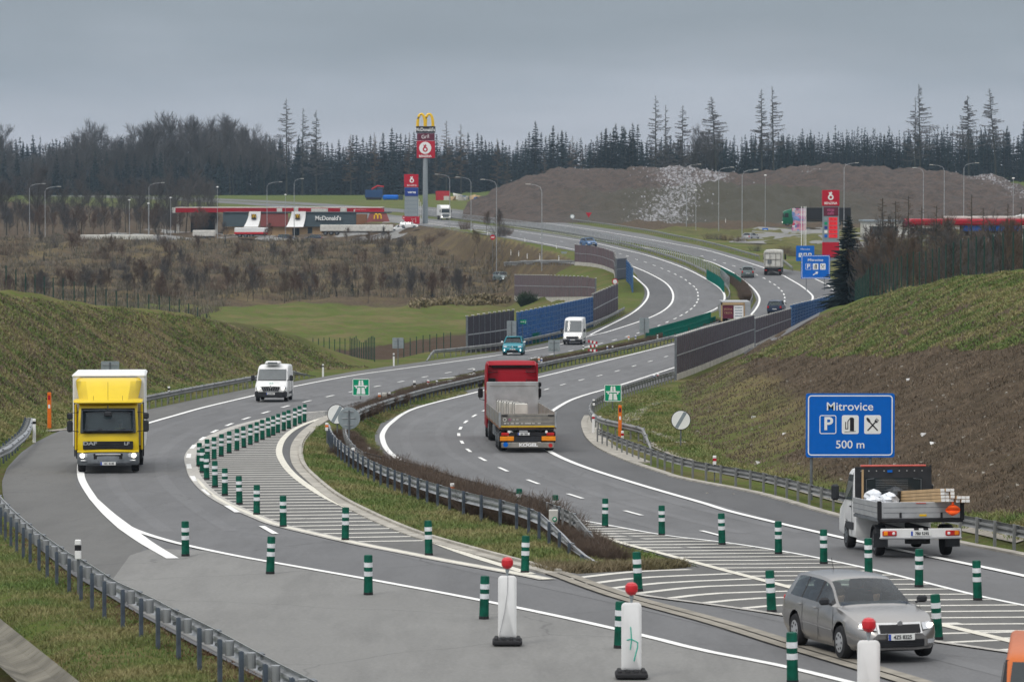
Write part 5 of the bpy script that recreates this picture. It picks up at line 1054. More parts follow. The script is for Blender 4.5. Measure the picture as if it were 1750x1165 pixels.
for _ in range(150):
    px = rd.uniform(-40, 872); Y = rd.uniform(585, 775); sc = rd.uniform(.6, 1.3)
    m = SHB[rd.randrange(4)] if rd.random() < .7 else SBR[rd.randrange(5)]
    if isinstance(m, tuple): sc *= .62
    plant(m, 'bare_shrub', 'leafless brown bush on the overgrown slope below the restaurant', 'shrub', at(px, Y), sc, group='bushes on the slope below the restaurant')
for _ in range(70):
    px = rd.uniform(-20, 860); Y = rd.uniform(560, 600); plant(SBR[rd.randrange(5)], 'bare_shrub', 'leafless sapling in the row at the foot of the overgrown slope', 'shrub', at(px, Y), rd.uniform(.5, .85), group='saplings at the foot of the slope')
for px, Y, top in ((332, 590, 490), (418, 590, 500), (522, 585, 490), (575, 585, 492), (602, 585, 474), (612, 588, 488), (739, 580, 480), (640, 700, 415+30), (385, 770, 398), (75, 700, 430), (690, 590, 500)):
    H = treeh(px, Y, top); plant(SPR[rd.randrange(5)], 'small_spruce', 'small dark evergreen among the leafless bushes below the restaurant', 'tree', at(px, Y), H/20, group='small evergreens on the slope')
plant(SHB[0], 'bare_shrub', 'reddish round bush on the verge left of the far noise wall', 'shrub', at(862, 690), 1.0, group=None); 
for px, Y, s_, lb in ((900, 498, .62, 'dark evergreen bush at the foot of the meadow-side noise wall'),): 
    ev = mk_shrub(300, 3.4, 2.2, 300, .03, 'evergreen'); plant(ev, 'evergreen_bush', lb, 'shrub', at(px, Y), 1)
for k, (px, Y) in enumerate(((1212, 660), (1226, 655), (1240, 650), (1254, 645), (1266, 640), (1290, 590), (1345, 580), (1352, 570), (1338, 585))):
    plant(SHB[k % 4], 'bare_shrub', 'reddish leafless bush on the grass strip before the far service area', 'shrub', at(px, Y), .75, group='bushes before the service area', szz=.8)
# belt behind the right fence
m = mk_spruce(501, 12.5, 3.9, 1.7, 'needle_dark', .42, .4, .08, blade=.10, leaves=12); plant(m, 'spruce', 'tall ragged dark spruce beside the blue exit sign', 'tree', gd(1450, 392, -1), 1, 0)
m = mk_spruce(502, 7.0, 2.4, 1.2, 'needle_dark', .6, .45, .1, blade=.12, leaves=8); plant(m, 'spruce', 'lower dark spruce leaning on the big one by the blue wall', 'tree', gd(1478, 372, -.5), 1, 0)
plant(SPR[1], 'spruce', 'small green spruce in the bare thicket right of the fence', 'tree', gd(1620, 420, -.5), .42)
for _ in range(48):
    px = rd.uniform(1475, 1800); Y = rd.uniform(255, 420); Y = max(Y, np.interp(px, [1475, 1540, 1650, 1750], [330, 275, 235, 215])); top = rd.uniform(345, 420); H = min(treeh(px, Y, top), 12)
    plant(SBR[rd.randrange(5)], 'bare_sapling', 'leafless sapling in the thicket behind the right-hand fence', 'tree', at(px, Y), max(H, 2.5)/7, group='saplings behind the right fence')
for px, top in ((1508, 335), (1530, 340), (1552, 332), (1600, 348), (1660, 330), (1680, 352), (1575, 350), (1722, 345), (1745, 350)):
    Y = rd.uniform(300, 380); plant(mk_larch(int(px), treeh(px, Y, top), 1.5, tw=.022, bare=.1, n=70, mat='twig', fill_=7), 'young_larch', 'slim leafless young larch taller than the thicket behind the fence', 'tree', at(px, Y), 1, 0, group='young larches behind the right fence')
# median hedge
P = wpath([(604, 788), (622, 800), (650, 812), (700, 834), (750, 855), (800, 872), (860, 889), (915, 902), (950, 908)], .62)
dP = np.gradient(P, axis=0); dP /= np.hypot(dP[:, 0], dP[:, 1])[:, None]
for i, p in enumerate(P):
    off_ = rd.uniform(-.35, .35)+(.45 if i % 2 else -.3); x, y = p[0]+dP[i, 1]*off_*-1, p[1]+dP[i, 0]*off_; s_ = rd.uniform(.85, 1.05)*(.55 if i < 10 else 1)*(1.0 if i < len(P)-4 else .8)
    plant(HDG[rd.randrange(4)], 'hedge_shrub', 'brown leafless shrub of the hedge between the two median barriers', 'hedge', (x, y, float(T(x, y))-.05), s_, group='brown median hedge')
P = wpath([(955, 913), (985, 930), (1012, 947), (1042, 962)], .5)
for p in P: plant(HDG[rd.randrange(4)], 'hedge_shrub', 'low brown shrub where the median hedge runs out at its near end', 'hedge', (p[0]+rd.uniform(-.4, .4), p[1], float(T(*p))-.05), rd.uniform(.42, .6), group='low end of the median hedge')
P = wpath([(606, 716), (650, 697), (706, 679), (760, 665), (800, 656), (860, 642), (928, 624), (960, 618), (1060, 597), (1153, 574), (1222, 553)], 1.3)
for p in P: plant(HDG[rd.randrange(4)], 'hedge_shrub', 'low brown shrub on the narrow far stretch of the median', 'hedge', (p[0]+rd.uniform(-.3, .3), p[1], float(T(*p))-.05), rd.uniform(.5, .85), group='low shrubs on the far median')
P = wpath([(560, 745), (563, 760), (573, 776), (590, 792)], .5)
for p in P: plant(HDG[rd.randrange(4)], 'hedge_shrub', 'small dark shrub under the round signs at the bend of the median', 'hedge', (p[0]+rd.uniform(.3, 1.2), p[1], float(T(*p))-.05), rd.uniform(.35, .6), group='small shrubs under the round signs')
P = wpath([(1246, 478), (1262, 490), (1272, 503), (1274, 515)], 1.2)
for p in P: plant(HDG[rd.randrange(4)], 'hedge_shrub', 'brown shrub in the bend of the far median', 'hedge', (p[0], p[1], float(T(*p))-.05), 1.2, group='shrubs in the far median bend')

# grass and weeds: one object each, uncountable
def blades(name, polys, n, h0, h1, w0, per, mat, Ymax=230, lean=.5, spread=.06, label=''):
    A = [np.array(even(hits(p+[p[0]]), 2)) for p in polys]; Vs = []; R2 = np.random.default_rng(len(name)+n)
    ar = [abs(.5*np.sum(a[:-1, 0]*a[1:, 1]-a[1:, 0]*a[:-1, 1])) for a in A]
    for a, q in zip(A, ar):
        m = int(n*q/sum(ar)); lo, hi = a.min(0), a.max(0); got = []
        while sum(map(len, got)) < m:
            c = R2.uniform(lo, hi, (m*2, 2)); c = c[inpoly(c[:, 0], c[:, 1], a)]; pr = np.clip((lo[1]+5)/np.maximum(c[:, 1], 1), .1, 1)**1.2; c = c[R2.random(len(c)) < pr]; got.append(c)
            if len(got) > 40: break
        c = np.vstack(got)[:m]; keep = (((np.abs((c[:, 0]+8.6)*.968+(c[:, 1]-63.3)*.25) > .72) | (c[:, 1] > 80) | (c[:, 0] > 0))) & ((np.sin(c[:, 0]*1.3+c[:, 1]*.5)+np.sin(c[:, 1]*.8-c[:, 0]*.6)+R2.normal(0, .8, len(c))) > -1.2); c = c[keep]
        b = np.repeat(c, per, axis=0)+R2.normal(0, spread, (len(c)*per, 2)); z = T(b[:, 0], b[:, 1])-.01; k = len(b)
        hh = R2.uniform(h0, h1, k)*np.repeat(R2.uniform(.6, 1.25, len(c)), per); an = R2.uniform(0, 6.283, k); ln = R2.normal(0, lean, (k, 2))*hh[:, None]; w = w0*(1+b[:, 1]/150)
        r_ = np.c_[b, z]; s_ = np.c_[np.cos(an), np.sin(an), np.zeros(k)]*w[:, None]/2; mid = r_+np.c_[ln*.35, hh*.6]; tip = r_+np.c_[ln, hh]
        Vs.append(np.stack([r_-s_, r_+s_, mid+s_*.7, mid-s_*.7, mid-s_*.7, mid+s_*.7, tip+s_*.12, tip-s_*.12], 1).reshape(-1, 3))
    V = np.vstack(Vs); return tag(link(name, fastmesh(name, V, np.arange(len(V)).reshape(-1, 4), mat)), label, 'grass', kind='stuff')
def bladmat(name, a, b_, c):
    m, n, b = newmat(name); b.inputs['Roughness'].default_value = .8; g = n.nodes.new('ShaderNodeNewGeometry').outputs['Position']
    f = ramp(n, noise(n, g, .35, 5, .65), [(.42, 0), (.6, 1)]); f2 = noise(n, g, 9, 2); col = mixc(n, f, mixc(n, f2, a, [k*1.7 for k in a]), mixc(n, f2, b_, c)); n.links.new(col, b.inputs['Base Color'])
bladmat('blade', (.075, .115, .024), (.18, .17, .055), (.29, .25, .12)); bladmat('blade_dry', (.10, .085, .04), (.16, .12, .07), (.33, .27, .17)); bladmat('weed', (.06, .046, .03), (.10, .072, .05), (.24, .185, .125))
bladmat('scrubm', (.062, .056, .036), (.11, .092, .07), (.2, .175, .13)); bladmat('rustm', (.09, .045, .02), (.12, .06, .03), (.16, .10, .06))
vL = [(-60, 1000), (-20, 885), (10, 895), (62, 946), (122, 995), (170, 1022), (238, 1062), (335, 1115), (480, 1185), (640, 1275), (350, 1400), (-60, 1400)]
vM = [(545, 727), (518, 760), (518, 785), (545, 820), (622, 875), (720, 917), (807, 941), (960, 981), (1021, 978), (1107, 973), (1190, 970), (1064, 938), (1000, 918), (960, 920), (880, 905), (780, 878), (700, 850), (640, 825), (600, 800), (565, 770), (558, 735)]
vM2 = [(612, 795), (640, 803), (668, 800), (652, 775), (636, 752), (645, 728), (700, 699), (799, 673), (790, 668), (706, 688), (650, 706), (612, 722), (590, 745), (592, 770)]
vR = [(1060, 735), (1130, 770), (1230, 806), (1330, 826), (1445, 862), (1650, 905), (1750, 928), (1850, 950), (1850, 900), (1650, 880), (1400, 830), (1250, 790), (1180, 740), (1150, 665), (1120, 668), (1060, 690), (1030, 705), (1040, 730)]
blades('grass', [vL], 15000, .04, .12, .012, 7, 'blade', label='short green and straw-coloured grass on the near left verge')
blades('grass', [vM, vM2], 17000, .05, .16, .014, 7, 'blade', label='grass of the median strip between the carriageways')
blades('grass', [vR], 9000, .06, .20, .02, 6, 'blade', label='grass on the right verge behind the barrier')
blades('dry_grass', [[(905, 970), (960, 984), (1021, 980), (1107, 977), (1192, 973), (1170, 966), (1100, 969), (1020, 973), (960, 974)]], 1600, .1, .24, .015, 12, 'blade_dry', label='long straw-coloured grass fringing the tip of the median')
rb = [(1160, 660), (1200, 640), (1290, 598), (1350, 572), (1480, 512), (1560, 492), (1750, 467), (1850, 455), (1850, 905), (1650, 880), (1400, 830), (1250, 790), (1180, 740)]
blades('weeds', [rb], 22000, .04, .16, .02, 4, 'weed', label='brown dead weeds covering the right embankment', spread=.15)
blades('grass', [[(1350, 572), (1480, 512), (1560, 492), (1750, 467), (1850, 455), (1850, 590), (1500, 610), (1250, 625), (1170, 655)]], 26000, .05, .17, .03, 5, 'blade', label='green grass on the upper part of the right embankment')
lb = [(-60, 700), (60, 690), (140, 680), (250, 664), (400, 641), (530, 630), (640, 628), (560, 602), (460, 566), (300, 540), (200, 526), (0, 503), (-60, 500)]
blades('weeds', [lb], 6000, .06, .22, .03, 4, 'weed', label='brown dead weeds on the left embankment', spread=.2)
blades('grass', [lb, [(-60, 705), (60, 695), (140, 685), (250, 668), (400, 645), (530, 632), (520, 644), (430, 655), (330, 675), (200, 705), (90, 735), (30, 765), (-60, 790)]], 26000, .05, .15, .03, 5, 'blade', label='grass on the left embankment and its foot')
blades('dry_grass', [[(700, 520), (780, 513), (870, 508), (872, 516), (780, 522), (700, 527)]], 900, .3, .9, .1, 6, 'blade_dry', label='tall straw-coloured grass at the upper edge of the meadow')
blades('scrub', [[(0, 408), (380, 410), (700, 414), (860, 418), (872, 450), (868, 500), (700, 512), (400, 508), (0, 500)]], 7000, .3, 1.15, .03, 7, 'scrubm', lean=.3, spread=.5, label='fine brown scrub and dead stalks covering the slope below the restaurant')
blades('weeds', [[(-10, 897), (10, 893), (62, 940), (122, 988), (170, 1014), (238, 1055), (335, 1107), (500, 1180), (640, 1255), (640, 1300), (470, 1215), (330, 1140), (235, 1085), (120, 1010), (60, 960)]], 2500, .02, .07, .02, 5, 'rustm', label='rust-brown dead weeds and debris along the foot of the nearest barrier')
# scraps of litter and stones on the right embankment
r3 = np.random.default_rng(3); nm = NM()
def rockset(nm, pts, size):
    for (x, y, z), s_ in zip(pts, size):
        c = r3.normal(0, 1, (8, 3))*.18+np.array([(i, j, k) for i in (-.5, .5) for j in (-.5, .5) for k in (-.5, .5)]); nm.add(c*s_+np.array([x, y, z]), [(0, 1, 3, 2), (4, 6, 7, 5), (0, 4, 5, 1), (2, 3, 7, 6), (0, 2, 6, 4), (1, 5, 7, 3)])
hp = [hit(r3.uniform(1180, 1800), r3.uniform(600, 860)) for _ in range(160)]; rockset(nm, [tuple(h) for h in hp], r3.uniform(.05, .18, 160)*.6)
tag(link('stones', nm.mesh('stones', 'drain')), 'grey stones strewn over the right embankment', 'stones', kind='stuff')
for i, (px, py) in enumerate(((1288, 713), (1340, 742), (1594, 758), (1578, 744), (1296, 792), (1552, 650))):
    nm = NM(); h = hit(px, py); rockset(nm, [tuple(h)], [.15]); tag(link('litter', nm.mesh('litter', 'white')), 'scrap of white litter lying on the right embankment', 'litter', 'litter scraps on the embankment')

# ------------------------------------------------------------------ spoil heap
CR = [(800, 350), (830, 338), (870, 312), (900, 297), (950, 291), (1000, 290), (1050, 294), (1100, 288), (1160, 289), (1200, 291), (1250, 294), (1300, 297), (1350, 291), (1400, 288), (1440, 286), (1480, 291), (1530, 294), (1570, 292), (1620, 295), (1660, 300), (1700, 308), (1740, 322), (1790, 345), (1850, 370)]
NP_, NQ = 420, 70; V = []; pal = []; olv = []
r4 = np.random.default_rng(9)
def fbm(x, y, o=4):
    v = 0
    for k in range(o): v = v+np.sin(x*2**k*1.0+y*1.3*2**k+k*2.1)*np.cos(y*2**k*.9-x*.7*2**k+k)*.5**k
    return v
for i in range(NP_):
    px = 800+1050*i/(NP_-1); cy = np.interp(px, [c[0] for c in CR], [c[1] for c in CR]); Yc = 1060; hz = pt(px, cy, Yc).z
    for j in range(NQ):
        t = j/(NQ-1); Y = 845+330*t; X = float(pxX(px, 1060))*(.93+.07*min(Y/1060, 1.1)); g0 = float(T(X, Y)); u = (Y-845)/215
        pf = sst(min(u, 1))*.45+min(u, 1)*.55 if u <= 1 else max(0, 1-(u-1)*1.1)
        lowr = .0
        z = g0-1+(hz-g0+1)*pf; z += 2.6*math.exp(-((u-.42)/.14)**2)*math.exp(-((px-1200)/190)**4)-1.8*math.exp(-((u-.66)/.1)**2)*math.exp(-((px-1200)/190)**4)
        z += (fbm(X*.06, Y*.07)*1.1+fbm(X*.33+5, Y*.2)*.6+fbm(X*1.1, Y*.5)*.32)*min(1, u*3)*(1 if u < 1 else 1)
        V.append((X, Y, z)); q = .0
        pyy = np.interp(u, [0, 1], [385, cy]); 
        band = np.exp(-((px-(1215-(pyy-290)*1.5))/45)**2)*.9+np.exp(-((px-1175)/75)**2)*.7*(u > .72)+np.exp(-((px-1690)/60)**2)*.5*(u > .45)+np.exp(-((px-1680)/40)**2)*.3+np.exp(-((px-(1110-(pyy-320)*1.2))/60)**2)*.3+.12*(u > .9)+np.exp(-((px-1385)/25)**2)*.45*(u > .85)
        pal.append(band); olv.append(np.exp(-((px-1200)/230)**4)*(1 if u < .5 else max(0, 1-(u-.5)*8)))
V = np.array(V); i, j = np.meshgrid(np.arange(NP_-1), np.arange(NQ-1), indexing='ij'); q = (i*NQ+j).ravel()
me = fastmesh('spoil_heap', V, np.c_[q, q+NQ, q+NQ+1, q+1], 'heap', True) if 'heap' in MATS else None
if me is None:
    m, n, b = newmat('heap'); b.inputs['Roughness'].default_value = 1
    g = n.nodes.new('ShaderNodeNewGeometry').outputs['Position']; at_ = n.nodes.new('ShaderNodeVertexColor'); at_.layer_name = 'cover'; sc_ = n.nodes.new('ShaderNodeSeparateColor'); n.links.new(at_.outputs[0], sc_.inputs[0])
    f = noise(n, g, .25, 8, .7); f2 = noise(n, g, 1.1, 6, .75); mpz = n.nodes.new('ShaderNodeMapping'); mpz.inputs['Scale'].default_value = (1.6, .4, .22); n.links.new(g, mpz.inputs[0]); f3 = noise(n, mpz.outputs[0], .8, 8, .8)
    col = mixc(n, ramp(n, f, [(.38, 0), (.62, 1)]), (.034, .029, .027), (.088, .064, .052)); col = mixc(n, ramp(n, f2, [(.45, 0), (.7, .7)]), col, (.16, .105, .07))
    col = mixc(n, sc_.outputs[1], col, mixc(n, f2, (.04, .04, .026), (.085, .075, .048)))
    sa_ = mth(n, 'ADD', mth(n, 'MULTIPLY', sc_.outputs[0], .18), f3); col = mixc(n, ramp(n, sa_, [(.66, 0), (.73, 1)]), col, (.36, .36, .38))
    n.links.new(col, b.inputs['Base Color']); bump(n, b, f2, .8, 1)
    me = fastmesh('spoil_heap', V, np.c_[q, q+NQ, q+NQ+1, q+1], 'heap', True)
ca = me.color_attributes.new('cover', 'FLOAT_COLOR', 'POINT'); pal = np.clip(pal, 0, 1); ca.data.foreach_set('color', np.c_[pal, np.clip(olv, 0, 1), pal, np.ones(len(pal))].astype(np.float32).ravel())
tag(link('spoil_heap', me), 'long heap of brown earth and pale rubble behind the motorway', 'spoil heap', kind='structure')
idx = r4.choice(len(V), 480, p=(pal**1.3+.004)*(V[:, 1] < 1080)/np.sum((pal**1.3+.004)*(V[:, 1] < 1080))); nm = NM(); rockset(nm, V[idx]+np.c_[r4.normal(0, .6, (480, 2)), np.full(480, .15)], r4.uniform(.12, .34, 480)); tag(link('rubble', nm.mesh('rubble', 'rock_pale')), 'pale rubble blocks spilling down the spoil heap', 'rubble', kind='stuff')
# ------------------------------------------------------------------ street lamps
def lamp(label, hx, hy, px, Y, group='street lamps', H=None, arm=True):
    g = gd(px, Y); zt = pt(px, hy, Y).z-g.z; ax = float(pxX(hx, Y))-g.x; t = thing('street_lamp', label, 'street lamp', g, 0, group)
    p = MB()
    if abs(ax) > .6: p.tube([(0, 0, -.3), (0, 0, zt*.5), (0, 0, zt-1.1), (ax*.12, 0, zt-.45), (ax*.45, 0, zt-.12), (ax*.85, 0, zt)], [.09, .075, .06, .05, .04, .035], 6)
    else: p.tube([(0, 0, -.3), (0, 0, zt)], [.08, .045], 6)
    p.build('pole', 'galv', t); h = MB()
    if abs(ax) > .6: h.bb((ax, 0, zt+.02), (.85, .3, .12), .05); h.build('lamp_head', 'dirty_white', t)
    else: h.lathe([(.1, -.08), (.30, .0), (.27, .11), (.1, .18)], (0, 0, zt), 10); h.build('lamp_head', 'white', t)
LA_ = 'tall curved-arm street lamp round the restaurant and slip road'; LB_ = 'tall curved-arm street lamp in front of the spoil heap'; LP_ = 'short post-top street lamp in the restaurant car park'
for i, (hx, hy, px, Y, lb) in enumerate(((75.4, 314, 51, 830, LA_), (102, 319, 77.5, 800, LA_), (278.7, 312.5, 255, 860, LA_), (223.5, 342, 221.5, 840, LP_), (254, 348, 254, 800, LP_), (292.4, 338, 292, 850, LP_), (368.5, 320, 372, 800, LP_), (480, 311, 456.6, 850, LA_), (488, 333, 488, 860, LP_), (516.6, 305.6, 503, 800, LA_), (746, 298, 768.7, 790, LA_), (782, 303, 805, 740, LA_), (824.6, 307, 848.6, 640, LA_), (902.4, 315, 926, 575, LA_), (1195, 281, 1173, 780, LB_), (1188.7, 325.7, 1189, 760, LB_), (1251, 286, 1228, 760, LB_), (1291.6, 290, 1268, 640, LB_), (1307, 300, 1307.5, 760, LB_), (1463.7, 278.7, 1442, 760, LB_), (1562, 287, 1577.5, 720, LB_), (1591, 282, 1613, 740, LB_), (1669, 278.7, 1646.5, 740, LB_), (1735.5, 305, 1731, 700, LB_))):
    lamp(lb, hx, hy, px, Y, {LA_: 'lamps round the restaurant', LB_: 'lamps before the spoil heap', LP_: 'post-top lamps'}[lb])
# camera mast by the far carriageway
g = gd(1268, 560); 
# ------------------------------------------------------------------ emblems and signs of the services
def emblem(t, x, z, s, y, mat):       # ring with a curled flame on top
    k = MB(); n = 18; a = [(x+s*.30*math.cos(q*2*math.pi/n), z-s*.14+s*.30*math.sin(q*2*math.pi/n)) for q in range(n)]; b_ = [(x+s*.15*math.cos(q*2*math.pi/n), z-s*.14+s*.15*math.sin(q*2*math.pi/n)) for q in range(n)]
    k.add([(p[0], y, p[1]) for p in a]+[(p[0], y, p[1]) for p in b_]+[(p[0], y+.05, p[1]) for p in a], [(i, (i+1) % n, n+(i+1) % n, n+i) for i in range(n)]+[(i, 2*n+i, 2*n+(i+1) % n, (i+1) % n) for i in range(n)])
    k.prism([(x-.28*s, z-.1*s), (x-.14*s, z+.2*s), (x-.24*s, z+.42*s), (x-.04*s, z+.34*s), (x+.04*s, z+.5*s), (x+.1*s, z+.36*s), (x+.2*s, z+.36*s), (x+.06*s, z+.18*s), (x-.1*s, z+.02*s)], y-.002, y+.05); k.build('emblem', mat, t)
def bx_(t, nm, mat, x0, x1, z0, z1, y0, y1, bev=.0):
    a = MB(); (a.bb if bev else a.box)(((x0+x1)/2, (y0+y1)/2, (z0+z1)/2), (abs(x1-x0), abs(y1-y0), abs(z1-z0)), *((bev,) if bev else ())); return a.build(nm, mat, t)
# tall pylon
Y = 850; g = gd(727, Y); s = scl(Y); Z = lambda py: pt(727, py, Y).z-g.z; Xl = lambda px: float(pxX(px, Y))-g.x
t = thing('pylon_sign', 'tall white pylon with golden arches above a red fuel company sign', 'sign', g)
a = MB(); a.lathe([(.62, -.5), (.60, Z(330)), (.56, Z(262))], n=18); a.build('pole', 'sign_back', t, sm=True)
bx_(t, 'sign_box', 'sign_black', Xl(711.3), Xl(744.2), Z(227.5), Z(216), -.7, .7, .08); text("McDonald's", 1.12, 'sign_white', t, (0, -.72, Z(222)), sx_=.86, bold=.02)
bx_(t, 'sign_box', 'maroon', Xl(713), Xl(743), Z(240.5), Z(228), -.6, .6, .05); text('Gril', 1.2, 'sign_white', t, (0, -.62, Z(234)), rot=(math.pi/2, -.12, 0))
bx_(t, 'sign_box', 'sign_red', Xl(712.5), Xl(743.7), Z(270.5), Z(241), -.7, .7, .1); a = MB(); a.lathe([(1.42, -.75), (1.42, -.69)], (0, 0, Z(253)), 28, 'y'); a.build('emblem', 'sign_white', t); emblem(t, 0, Z(253.5), 2.0, -.79, 'sign_red'); text('BENZINA', .72, 'sign_white', t, (0, -.72, Z(267.3)), sx_=.98, bold=.02)
for sg in (-1, 1):                    # arches
    a = MB(); P = []
    for q in range(13): an = math.pi*q/12; cx_ = sg*.92; P.append((cx_-math.cos(an)*.88, 0, Z(217)+math.sin(an)**.75*(Z(195)-Z(217))))
    a.tube(P, [.30+.10*abs(math.cos(math.pi*q/12)) for q in range(13)], 6); a.build('arch', 'mcd_yellow', t, sm=True)
# price stele left
def stele(name, label, px, Y, rows, x0, x1, ybase):
    g = gd(px, Y); Z = lambda py: pt(px, py, Y).z-g.z; Xl = lambda q: float(pxX(q, Y))-g.x; t = thing(name, label, 'sign', g)
    bx_(t, 'frame', 'sign_grey', Xl(x0), Xl(x1), min(-.5, Z(ybase)), Z(rows[0][0]+.5), -.18, .3)
    return t, Z, Xl
t, Z, Xl = stele('price_sign', 'tall narrow fuel price sign left of the arches pylon', 704, 845, [(298.5, 0)], 691.5, 715, 402)
bx_(t, 'sign_box', 'sign_red', Xl(690.8), Xl(715.2), Z(320), Z(298), -.3, .35, .04); emblem(t, 0, Z(307), 1.7, -.36, 'sign_white'); text('BENZINA', .55, 'sign_white', t, (0, -.31, Z(317)), sx_=.98)
bx_(t, 'sign_box', 'sign_navy', Xl(692), Xl(714.5), Z(335), Z(321), -.28, .3, .03); text('verva', .85, 'sign_white', t, (0, -.29, Z(328.5)), bold=.02)
for k in range(5): bx_(t, 'price_row', 'sign_back', Xl(692.6), Xl(713.6), Z(369-k*6.6), Z(363.3-k*6.6), -.22, -.1)
bx_(t, 'sign_box', 'sign_red', Xl(691.5), Xl(717), Z(394), Z(370), -.28, .3, .03)
k = MB(); 
for q0, q1, cx_, cz_, r_ in ((0, 360, .55, Z(388), .5),): k.tube([(cx_+r_*math.cos(a_*math.pi/8), -.31, cz_+r_*math.sin(a_*math.pi/8)) for a_ in range(17)], .06, 4)
k.tube([(.1, -.31, Z(386)), (.2, -.31, Z(378)), (-.2, -.31, Z(373)), (.5, -.31, Z(375)), (.9, -.31, Z(372)), (.9, -.31, Z(380))], .06, 4); k.build('emblem', 'dirty_white', t)
t, Z, Xl = stele('price_sign', 'red and grey fuel price sign with lit red digits beside the flags', 1419, 560, [(325.5, 0)], 1405.5, 1433.5, 440)
bx_(t, 'sign_box', 'sign_red', Xl(1404.5), Xl(1434), Z(352), Z(325), -.3, .35, .04); emblem(t, 0, Z(335), 1.45, -.36, 'sign_white'); text('BENZINA', .5, 'sign_white', t, (0, -.31, Z(347.5)), sx_=.95, bold=.01)
bx_(t, 'sign_box', 'maroon', Xl(1407), Xl(1432), Z(369), Z(354), -.28, .3, .03); text('stop', .62, 'flag', t, (0, -.29, Z(358.5)), bold=.01); text('cafe', .62, 'flag', t, (0, -.29, Z(364.5)), bold=.01)
for k in range(5):
    z1 = 371.5+k*7.2; bx_(t, 'price_row', 'led_red', Xl(1416), Xl(1430.5), Z(z1+6), Z(z1), -.26, -.1); bx_(t, 'price_icon', ('sign_back', 'sign_green', 'sign_navy', 'sign_white', 'sign_blue')[k], Xl(1408.5), Xl(1413.5), Z(z1+5.4), Z(z1+.6), -.25, -.1)
    text(('38.90', '37.90', '36.90', '35.90', '17.90')[k].replace('.', ' '), .42, 'sign_red', t, ((Xl(1416)+Xl(1430.5))/2, -.265, Z(z1+3)), name='price_digits')
bx_(t, 'sign_box', 'sign_red', Xl(1405), Xl(1434), Z(440), Z(414), -.28, .3, .03)
# flags
m, n, b = newmat('flag_pattern'); tcx = n.nodes.new('ShaderNodeTexCoord'); ck = n.nodes.new('ShaderNodeTexVoronoi'); ck.inputs['Scale'].default_value = 2.2; n.links.new(tcx.outputs['Object'], ck.inputs[0]); sv = n.nodes.new('ShaderNodeSeparateColor'); n.links.new(ck.outputs[1], sv.inputs[0])
n.links.new(ramp(n, sv.outputs[0], [(.0, (.55, .03, .1)), (.3, (.6, .62, .68)), (.5, (.4, .1, .3)), (.7, (.65, .3, .35)), (.85, (.15, .25, .5))]), b.inputs['Base Color']); n.nodes[-1]
for k, (px, dx) in enumerate(((1369.5, 0), (1374, 0), (1377, 0))):
    Y = 600+k*3; g = gd(px, Y); Z = lambda py: pt(px, py, Y).z-g.z; t = thing('flagpole', ('leftmost', 'middle', 'rightmost')[k]+' white flagpole of three with a patterned flag beside the price sign', 'flagpole', g)
    a = MB(); a.tube([(0, 0, -.3), (0, 0, Z(353))], .07, 6); a.build('pole', 'white', t); a = MB(); w_ = (1.5, 1.0, .9)[k]; secs = []
    for q in range(9): z_ = Z(356)+(Z(394)-Z(356))*q/8; secs.append([(0, .0, z_), (-w_*.5, .12*math.sin(q*1.1), z_), (-w_*(1+.08*math.sin(q)), -.1*math.sin(q*.9), z_), (-w_*(1+.08*math.sin(q)), -.1*math.sin(q*.9)+.02, z_), (-w_*.5, .12*math.sin(q*1.1)+.02, z_), (0, .02, z_)])
    a.loft(secs); a.build('flag', 'flag_pattern', t)
for k, px in enumerate((716.2, 719, 722)):
    g = gd(px, 850); Z = lambda py: pt(px, py, 850).z-g.z; t = tag(MB().tube([(0, 0, -.3), (0, 0, Z((340, 345, 350)[k]))], .09, 6).build('flagpole', 'white', loc=g), ('leftmost', 'middle', 'rightmost')[k]+' of three thin white bare poles between price sign and pylon', 'flagpole')
# ------------------------------------------------------------------ restaurant
Y = 880.; g = gd(520, Y); s = scl(Y); Z = lambda py: (407-py)/s; Xl = lambda px: float(pxX(px, Y))-g.x
t = thing('restaurant', "long low restaurant with slate and tiled mansard roofs and McDonald's lettering", 'building', g)
bx_(t, 'wall', 'tan_wall', Xl(381), Xl(666), -1, Z(388), 1.0, 14)
bx_(t, 'roof', 'dark_wall', Xl(381), Xl(666), Z(364.5), Z(362.5), .6, 14.5)
def mans(nm, x0, x1, y0, y1, mat, dx0=0, dx1=0, d0=.9, d1=.1, y=1.0, th=.25):
    a = MB(); p = [(Xl(x0+dx0), y-d1, Z(y0)), (Xl(x1-dx1), y-d1, Z(y0)), (Xl(x1), y-d0, Z(y1)), (Xl(x0), y-d0, Z(y1))]; a.add(p+[(q[0], q[1]+th, q[2]) for q in p], [(0, 1, 2, 3), (7, 6, 5, 4), (0, 4, 5, 1), (1, 5, 6, 2), (2, 6, 7, 3), (3, 7, 4, 0)]); return a.build(nm, mat, t)
mans('mansard', 381, 424, 363, 387.5, 'dark_wall'); mans('mansard', 445, 492, 363, 387.5, 'tile_red'); mans('mansard', 519, 609, 362.5, 387.5, 'dark_wall'); mans('mansard', 625, 669, 363, 386.5, 'tile_red', 7, 9, 2.2)
for x in np.arange(383, 424, 3.2): bx_(t, 'seam', 'slate_blue_paint', Xl(x)-.05, Xl(x)+.05, Z(387), Z(364), -.05, .2) if False else None
